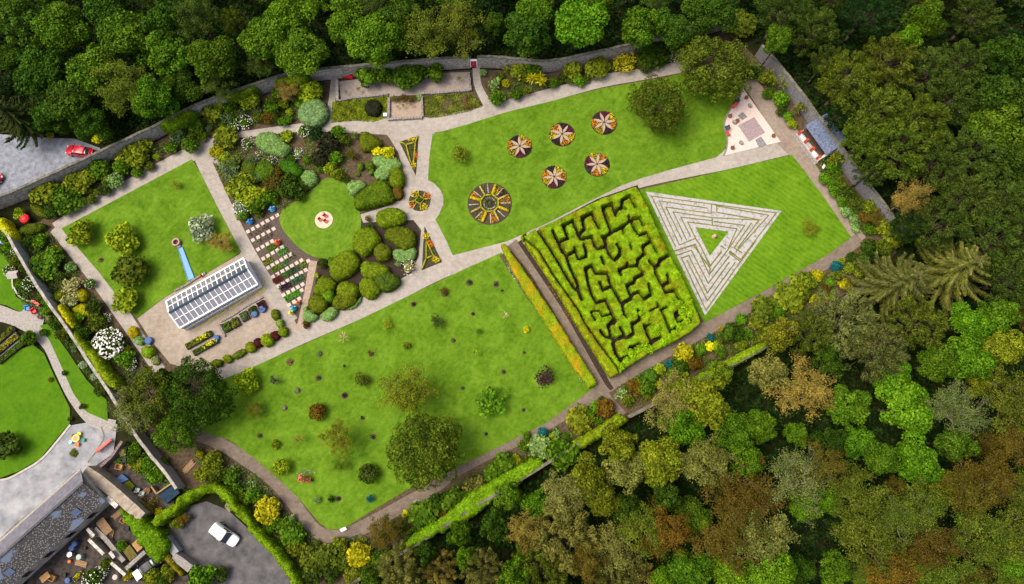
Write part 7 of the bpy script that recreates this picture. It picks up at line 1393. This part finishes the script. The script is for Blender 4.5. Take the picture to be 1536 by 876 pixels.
# low planting nobody could count
cover('ground_cover', [(499, 153), (530, 150), (582, 144), (583, 176), (560, 183), (530, 181), (497, 184)], 190, 0.10, 0.3, 1, 'mossy lime planting left of the stone trough', (0.17, 0.225, 0.010), -9)
cover('ground_cover', [(636, 144), (708, 139), (722, 160), (700, 168), (660, 176), (637, 177)], 150, 0.095, 0.25, 2, 'thin mossy planting right of the stone trough', (0.15, 0.19, 0.018), -1.0)
cover('ground_cover', [(700, 144), (712, 140), (722, 158), (706, 166), (695, 164)], 140, 0.09, 0.3, 3, 'reddish brown low planting by the path to the red door', (0.14, 0.08, 0.02))
for i, (poly, col, h, dens) in enumerate((
 ([(66, 328), (165, 268), (270, 222), (300, 205), (340, 192), (400, 187), (450, 180), (470, 150), (490, 130), (440, 135), (380, 155), (305, 182), (240, 218), (165, 256), (60, 312)], (0.055, 0.10, 0.012), 0.6, 20),
 ([(60, 335), (75, 345), (110, 395), (140, 440), (180, 500), (230, 560), (180, 575), (110, 495), (66, 430), (28, 355)], (0.045, 0.085, 0.012), 0.6, 22),
 ([(728, 128), (740, 158), (800, 138), (900, 112), (1030, 88), (1090, 50), (1020, 66), (950, 86), (880, 102), (820, 114), (760, 108)], (0.055, 0.10, 0.012), 0.5, 18),
 ([(1128, 100), (1190, 192), (1195, 185), (1160, 130), (1140, 95)], (0.05, 0.12, 0.012), 0.5, 22), ([(1225, 250), (1262, 310), (1297, 355), (1325, 350), (1270, 275), (1240, 228)], (0.075, 0.13, 0.012), 0.6, 26),
 ([(1295, 372), (1200, 428), (1120, 472), (1000, 538), (925, 580), (945, 615), (1010, 583), (1130, 522), (1210, 468), (1300, 420), (1330, 385)], (0.07, 0.10, 0.012), 0.6, 24),
 ([(915, 600), (840, 636), (790, 668), (700, 715), (650, 745), (560, 795), (490, 816), (440, 780), (390, 715), (330, 680), (290, 665), (300, 715), (330, 735), (392, 795), (440, 860), (510, 865), (640, 798), (780, 712), (928, 626)], (0.055, 0.10, 0.012), 0.7, 20),
 ([(345, 208), (440, 199), (475, 200), (530, 215), (520, 265), (480, 262), (440, 296), (425, 325), (366, 330), (330, 268), (318, 240)], (0.07, 0.11, 0.015), 0.35, 14),
 ([(20, 350), (60, 425), (105, 495), (160, 575), (150, 585), (100, 520), (68, 480), (40, 460), (25, 440), (22, 400), (-10, 370), (-10, 340)], (0.045, 0.09, 0.012), 0.6, 24),
 ([(160, 690), (195, 665), (245, 690), (262, 725), (240, 740), (215, 715), (195, 700)], (0.05, 0.11, 0.012), 0.6, 26),
 ([(205, 748), (235, 745), (248, 758), (225, 775), (208, 770)], (0.12, 0.10, 0.015), 0.4, 20),
 ([(-30, 180), (60, 195), (155, 215), (160, 235), (300, 170), (380, 140), (400, 120), (-30, 120)], (0.025, 0.055, 0.008), 0.7, 10))):
    cover('ground_cover', poly, dens * 2.2, 0.125, h, 40 + i, None, tuple(1.35 * q for q in col))
# plants that spill along the edges
cover('ground_cover', [(330, 685), (352, 700), (380, 720), (404, 745), (396, 752), (370, 732), (340, 708), (325, 696)], 45, 0.13, 0.5, 61, 'pale sage clumps along the brown path at the lower left', (0.17, 0.27, 0.11))
cover('ground_cover', [(756, 388), (768, 398), (800, 445), (835, 498), (870, 552), (880, 572), (872, 574), (838, 515), (800, 460), (765, 410)], 55, 0.085, 0.35, 62, 'white flecked border along the orange and green hedge', (0.30, 0.34, 0.22))
cover('ground_cover', [(822, 430), (828, 430), (850, 468), (870, 492), (868, 500), (850, 478)], 60, 0.08, 0.3, 63, 'orange flecked planting at the foot of the yellow tipped hedge', (0.26, 0.13, 0.03))
cover('ground_cover', [(1235, 268), (1246, 272), (1290, 340), (1282, 342), (1262, 318)], 40, 0.16, 0.5, 64, 'large pale green leaves along the right path', (0.12, 0.24, 0.05))
for i, (x, y, r) in enumerate(((278, 598, 4.5), (276, 587, 3.5))):
    b = P(x, y, 7.2); o = obj('red_blossom', FLOWERS[i], PETAL, None, (0.45, 0.04, 0.02)); o.location = (b.x, b.y, 6.4); o.scale = (r * .09, r * .09, .9); tag(o, ('lower' if i == 0 else 'upper') + ' red blossom spray in the dark green tree at the left', 'blossom', 'red blossom sprays')
cover('ground_cover', [(447, 706), (472, 704), (474, 709), (445, 712)], 30, 0.12, 0.2, 65, 'dotted row of pale tufts behind the red wheelbarrow', (0.34, 0.36, 0.26))

# more shrubs in the borders, between the ones above
BP = [(r['r_px'], ) for r in ()]
occ = [(x, y, 8) for _, _, x, y in REG]
BZ = [([(70, 322), (165, 262), (240, 226), (300, 196), (340, 172), (400, 146), (440, 134), (480, 130), (470, 150), (440, 178), (345, 192), (290, 208), (200, 258), (120, 305)], 'mid dark limeol olive limeol greygreen', 20),
      ([(70, 350), (110, 400), (145, 450), (190, 520), (220, 555), (185, 570), (120, 500), (75, 435), (35, 360)], 'mid dark limeol olive vivid', 14),
      ([(732, 122), (745, 150), (830, 130), (900, 112), (1030, 88), (1080, 58), (1020, 70), (950, 90), (880, 105), (820, 116), (760, 112)], 'mid dark limeol olive gold', 12),
      ([(1135, 105), (1190, 190), (1195, 182), (1165, 135)], 'vivid mid limeol', 8), ([(1228, 250), (1290, 345), (1320, 345), (1272, 280), (1245, 238)], 'vivid mid limeol olive rust', 14),
      ([(1300, 375), (1200, 434), (1120, 478), (1000, 544), (930, 584), (945, 608), (1010, 578), (1130, 518), (1210, 464), (1300, 415)], 'mid dark limeol gold olive vivid', 22),
      ([(900, 608), (790, 674), (700, 720), (640, 760), (560, 803), (490, 822), (440, 790), (385, 722), (310, 680), (305, 712), (335, 735), (395, 795), (440, 850), (510, 858), (640, 792), (780, 706), (915, 624)], 'mid dark limeol olive vivid', 30),
      ([(350, 215), (440, 205), (475, 208), (500, 225), (480, 258), (440, 290), (425, 318), (366, 325), (335, 265), (325, 240)], 'mid dark limeol olive greygreen', 14)]
brs = random.Random(21)
for poly, cols, n in BZ:
    k = 0
    for _ in range(900):
        if k >= n: break
        xs = [p[0] for p in poly]; ys = [p[1] for p in poly]; x, y = brs.uniform(min(xs), max(xs)), brs.uniform(min(ys), max(ys))
        if not bool(inside(np.array([x]), np.array([y]), poly)[0]): continue
        if any((x - a) ** 2 + (y - b) ** 2 < (c + 3) ** 2 for a, b, c in occ): continue
        r = brs.uniform(5, 11); plant(brs.choice(('bush', 'bush', 'fine', 'loose', 'spiky')), x, y, r, brs.choice(cols.split()), group='shrubs of the borders'); occ.append((x, y, r)); k += 1
# ---------------------------------------------------------------- the wood around the walls: every tree a thing
FT = '''broad 30 30 46 dark|broad 95 42 42 mid|broad 160 18 36 dark|broad 190 55 46 mid|broad 252 28 42 dark|twig 300 32 36 dkol|plume 352 35 18 olive|broad 250 78 46 mid|broad 318 92 40 mid|broad 140 108 42 mid|twig 190 128 44 olive|broad 60 112 46 dark|broad 108 152 42 dark|fir 18 172 42 dkol|broad 230 152 36 mid|broad 400 62 42 mid|broad 432 28 36 vivid|broad 452 80 42 mid|broad 522 38 36 mid|broad 562 62 42 mid|broad 602 28 38 dark|twig 640 56 46 olive|twig 690 42 46 olive|broad 792 52 42 dark|broad 800 15 36 mid|broad 870 36 47 vivid|broad 962 40 38 mid|broad 1010 48 32 dark|broad 1062 16 40 dark|plume 1172 20 42 dkol|plume 1216 44 38 dkol|broad 1165 62 24 mid|plume 1300 22 38 deep|broad 1385 30 30 mid|broad 1358 62 22 vivid|plume 1462 28 36 dkol|broad 1505 82 38 dark|plume 1270 122 46 olive|plume 1330 98 46 olive|plume 1392 112 42 dkol|plume 1440 100 40 dkol|plume 1306 166 50 olive|plume 1372 182 46 olive|plume 1424 152 42 dkol|plume 1342 226 46 olive|plume 1450 236 46 dkol|broad 1500 152 46 dark|broad 1482 196 40 mid|broad 1524 236 40 dark|plume 1402 250 46 dkol|plume 1292 214 34 olive|twig 1360 300 30 tan|plume 1440 300 46 dkol|plume 1505 300 46 dkol|plume 1405 338 44 dkol|plume 1482 366 46 dkol|fir 1440 402 66 tanol|fir 1352 424 64 tanol|plume 1530 350 40 dkol|plume 1262 486 52 greyol|plume 1212 500 34 olive|plume 1312 526 46 greyol|plume 1372 486 42 olive|plume 1510 420 46 dkol|broad 1165 505 27 limeol|broad 1152 560 34 tanol|twig 1205 588 48 tan|broad 1272 610 36 mid|broad 1356 610 43 vivid|broad 1338 560 26 vivid|broad 1450 538 38 vivid|broad 1452 488 29 vivid|broad 1494 474 32 mid|broad 1402 546 32 mid|broad 1500 522 32 limeol|bare 1430 612 42 greyol|broad 1372 692 38 vivid|broad 1318 690 27 mid|broad 1432 664 32 mid|twig 1474 716 48 brown|twig 1512 600 46 olive|twig 1524 668 40 brown|bare 1190 718 52 greyol|broad 1052 600 46 limeol|twig 1012 606 42 tanol|broad 1022 642 34 vivid|broad 930 668 32 limeol|broad 985 692 40 limeol|broad 940 706 38 tanol|broad 882 720 32 limeol|twig 842 742 38 tanol|broad 808 756 26 vivid|broad 902 748 28 limeol|twig 1052 690 42 tanol|twig 1112 740 50 brown|twig 1088 800 48 brown|twig 1142 806 50 tanol|twig 1002 800 38 rust|twig 962 790 42 olive|twig 920 822 44 tanol|plume 842 802 52 tanol|twig 790 792 32 tan|plume 812 846 42 olive|broad 1036 856 37 mid|twig 880 842 34 brown|broad 1204 760 26 vivid|broad 1162 856 32 vivid|twig 1280 742 46 olive|twig 1292 802 50 olive|bare 1350 776 40 olive|twig 1332 856 46 rust|twig 1402 862 46 olive|twig 1462 802 50 olive|twig 1450 742 40 brown|twig 1512 806 46 olive|broad 1252 852 28 mid|plume 602 852 34 tanol|plume 660 852 28 tan|plume 722 852 32 tanol|broad 560 868 24 mid|broad 762 742 26 mid|broad 742 790 26 dark|broad 690 800 22 mid|broad 772 866 30 mid|broad 700 838 22 vivid|broad 640 828 20 dark|twig 1235 700 34 brown|broad 1100 650 36 mid|broad 1120 690 30 mid|broad 1080 560 22 limeol|broad 1140 640 30 mid|broad 1240 545 26 dark|broad 940 760 30 dark|broad 1000 745 26 dark|twig 1375 760 38 olive|twig 1530 740 40 olive|twig 1385 815 40 brown'''
PLACED = []
for ln in FT.replace('\n', '|').split('|'):
    k, x, y, r, c = ln.split(); x, y, r = float(x), float(y), float(r)
    h = dict(broad=10.5, twig=10.5, bare=10, plume=10.5, fir=11.5)[k] * PR.uniform(0.88, 1.12) * (0.75 + 0.25 * min(1, r / 38))
    plant(k, x, y, r, c, h=h, group='trees of the surrounding wood', jitter=0.16); PLACED.append((x, y, r))
# the rest of the wood, filled in between
FZ = [([(-60, -60), (1600, -60), (1600, 940), (470, 940), (640, 830), (780, 740), (930, 655), (1010, 612), (1130, 550), (1215, 496), (1310, 440), (1365, 380), (1350, 330), (1290, 240), (1210, 125), (1160, 55), (1110, 20), (1020, 40), (950, 60), (880, 72), (820, 80), (720, 75), (600, 85), (500, 92), (440, 103), (380, 122), (300, 150), (240, 185), (170, 215), (100, 195), (0, 195), (-60, 200)], 1)]
fr_ = random.Random(11); GX = np.array(0)
def inpoly(x, y, poly): return bool(inside(np.array([x]), np.array([y]), poly)[0])
def zone(x, y):
    if y > 480 or (x > 1120 and y > 430):
        return [('broad', 'mid'), ('broad', 'vivid'), ('twig', 'brown'), ('twig', 'olive'), ('broad', 'dark'), ('broad', 'limeol')] if x > 980 else [('broad', 'mid'), ('broad', 'dark'), ('plume', 'tanol'), ('broad', 'limeol')]
    if x > 1140: return [('plume', 'dkol'), ('plume', 'deep'), ('broad', 'dark'), ('plume', 'dkol')]
    return [('broad', 'dark'), ('broad', 'deep'), ('broad', 'mid'), ('twig', 'dkol')]
tries = 0; added = 0
while tries < 6000 and added < 95:
    tries += 1; x, y = fr_.uniform(-40, 1580), fr_.uniform(-40, 916); r = fr_.uniform(20, 36)
    if not inpoly(x, y, FZ[0][0]): continue
    if any((x - a) ** 2 + (y - b) ** 2 < (0.62 * (r + q)) ** 2 for a, b, q in PLACED): continue
    k, c = fr_.choice(zone(x, y)); h = dict(broad=8.0, twig=8.5, plume=9)[k] * fr_.uniform(0.8, 1.05)
    plant(k, x, y, r, c, h=h, group='trees of the surrounding wood', jitter=0.2); PLACED.append((x, y, r)); added += 1
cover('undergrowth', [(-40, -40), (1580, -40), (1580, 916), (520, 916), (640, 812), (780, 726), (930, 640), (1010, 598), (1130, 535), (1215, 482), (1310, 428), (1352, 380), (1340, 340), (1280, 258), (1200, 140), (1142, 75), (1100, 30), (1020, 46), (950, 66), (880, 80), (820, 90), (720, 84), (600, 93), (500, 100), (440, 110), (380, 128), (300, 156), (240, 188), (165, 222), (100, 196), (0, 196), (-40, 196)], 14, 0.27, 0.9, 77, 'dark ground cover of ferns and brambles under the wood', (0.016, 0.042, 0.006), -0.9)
# ---------------------------------------------------------------- labels: look first, then the place beside something one can find
LM = [('red bench', 523, 114), ('red door', 711, 95), ('slate roofed shelter', 1215, 205), ('pink terrace', 1128, 185), ('white triangle maze', 1066, 355), ('hedge maze', 915, 425), ('greenhouse', 322, 440), ('blue chute', 278, 392),
      ('round pink island', 486, 330), ('vegetable plot', 420, 395), ('spoked flower bed', 734, 306), ('small round bed', 629, 301), ('stone trough', 608, 163), ('white van', 339, 802), ('shiny red car', 120, 228), ('red wheelbarrow', 459, 718),
      ('long slate building', 80, 790), ('blue armchair', 44, 463), ('yellow rimmed table', 117, 657), ('yellow ivy', 96, 475), ('sage oval', 408, 217), ('trapezoid block', 563, 291), ('twin olive trees', 1030, 130),
      ('big lawn tree', 640, 673), ('long wall ivy', 700, 755), ('neat ivy ribbon', 1080, 547), ('right path corner', 1290, 362), ('dark car park', 345, 800), ('lowest lawn corner', 497, 795),
      ('upper left corner', 0, 0), ('top edge middle', 640, 0), ('upper right corner', 1536, 0), ('right edge middle', 1536, 438), ('lower right corner', 1536, 876), ('bottom edge middle', 900, 876), ('purple bush', 817, 567), ('red canopy', 43, 330), ('left edge middle', 0, 520), ('two bright firs', 1395, 412), ('tan tree', 1360, 300), ('vivid wood tree', 1356, 610), ('pale bare tree', 1190, 718)]
def direction(dx, dy):
    a = math.degrees(math.atan2(-dy, dx)) % 360
    return ['right of', 'upper right of', 'above', 'upper left of', 'left of', 'lower left of', 'below', 'lower right of'][int((a + 22.5) // 45) % 8]
RANK = ['nearest', 'second nearest', 'third nearest', 'fourth nearest', 'fifth nearest', 'sixth nearest', 'seventh nearest', 'eighth nearest', 'ninth nearest', 'tenth nearest']
USED = {}
rows = []
for o, desc, x, y in REG:
    near = sorted(LM, key=lambda l: (l[1] - x) ** 2 + (l[2] - y) ** 2)
    near = [l for l in near if (l[1] - x) ** 2 + (l[2] - y) ** 2 > 9 ** 2]
    n, lx, ly = near[0]; dist = math.hypot(x - lx, y - ly); rows.append([o, desc, direction(x - lx, y - ly), n, dist])
from collections import defaultdict
gr = defaultdict(list)
for r in rows: gr[(r[1], r[2], r[3])].append(r)
for key, lst in gr.items():
    lst.sort(key=lambda r: r[4])
    for i, r in enumerate(lst):
        r[0]['label'] = f"{key[0]} {key[1]} the {key[2]}" + (f", {RANK[min(i, 9)]}" if len(lst) > 1 else '')
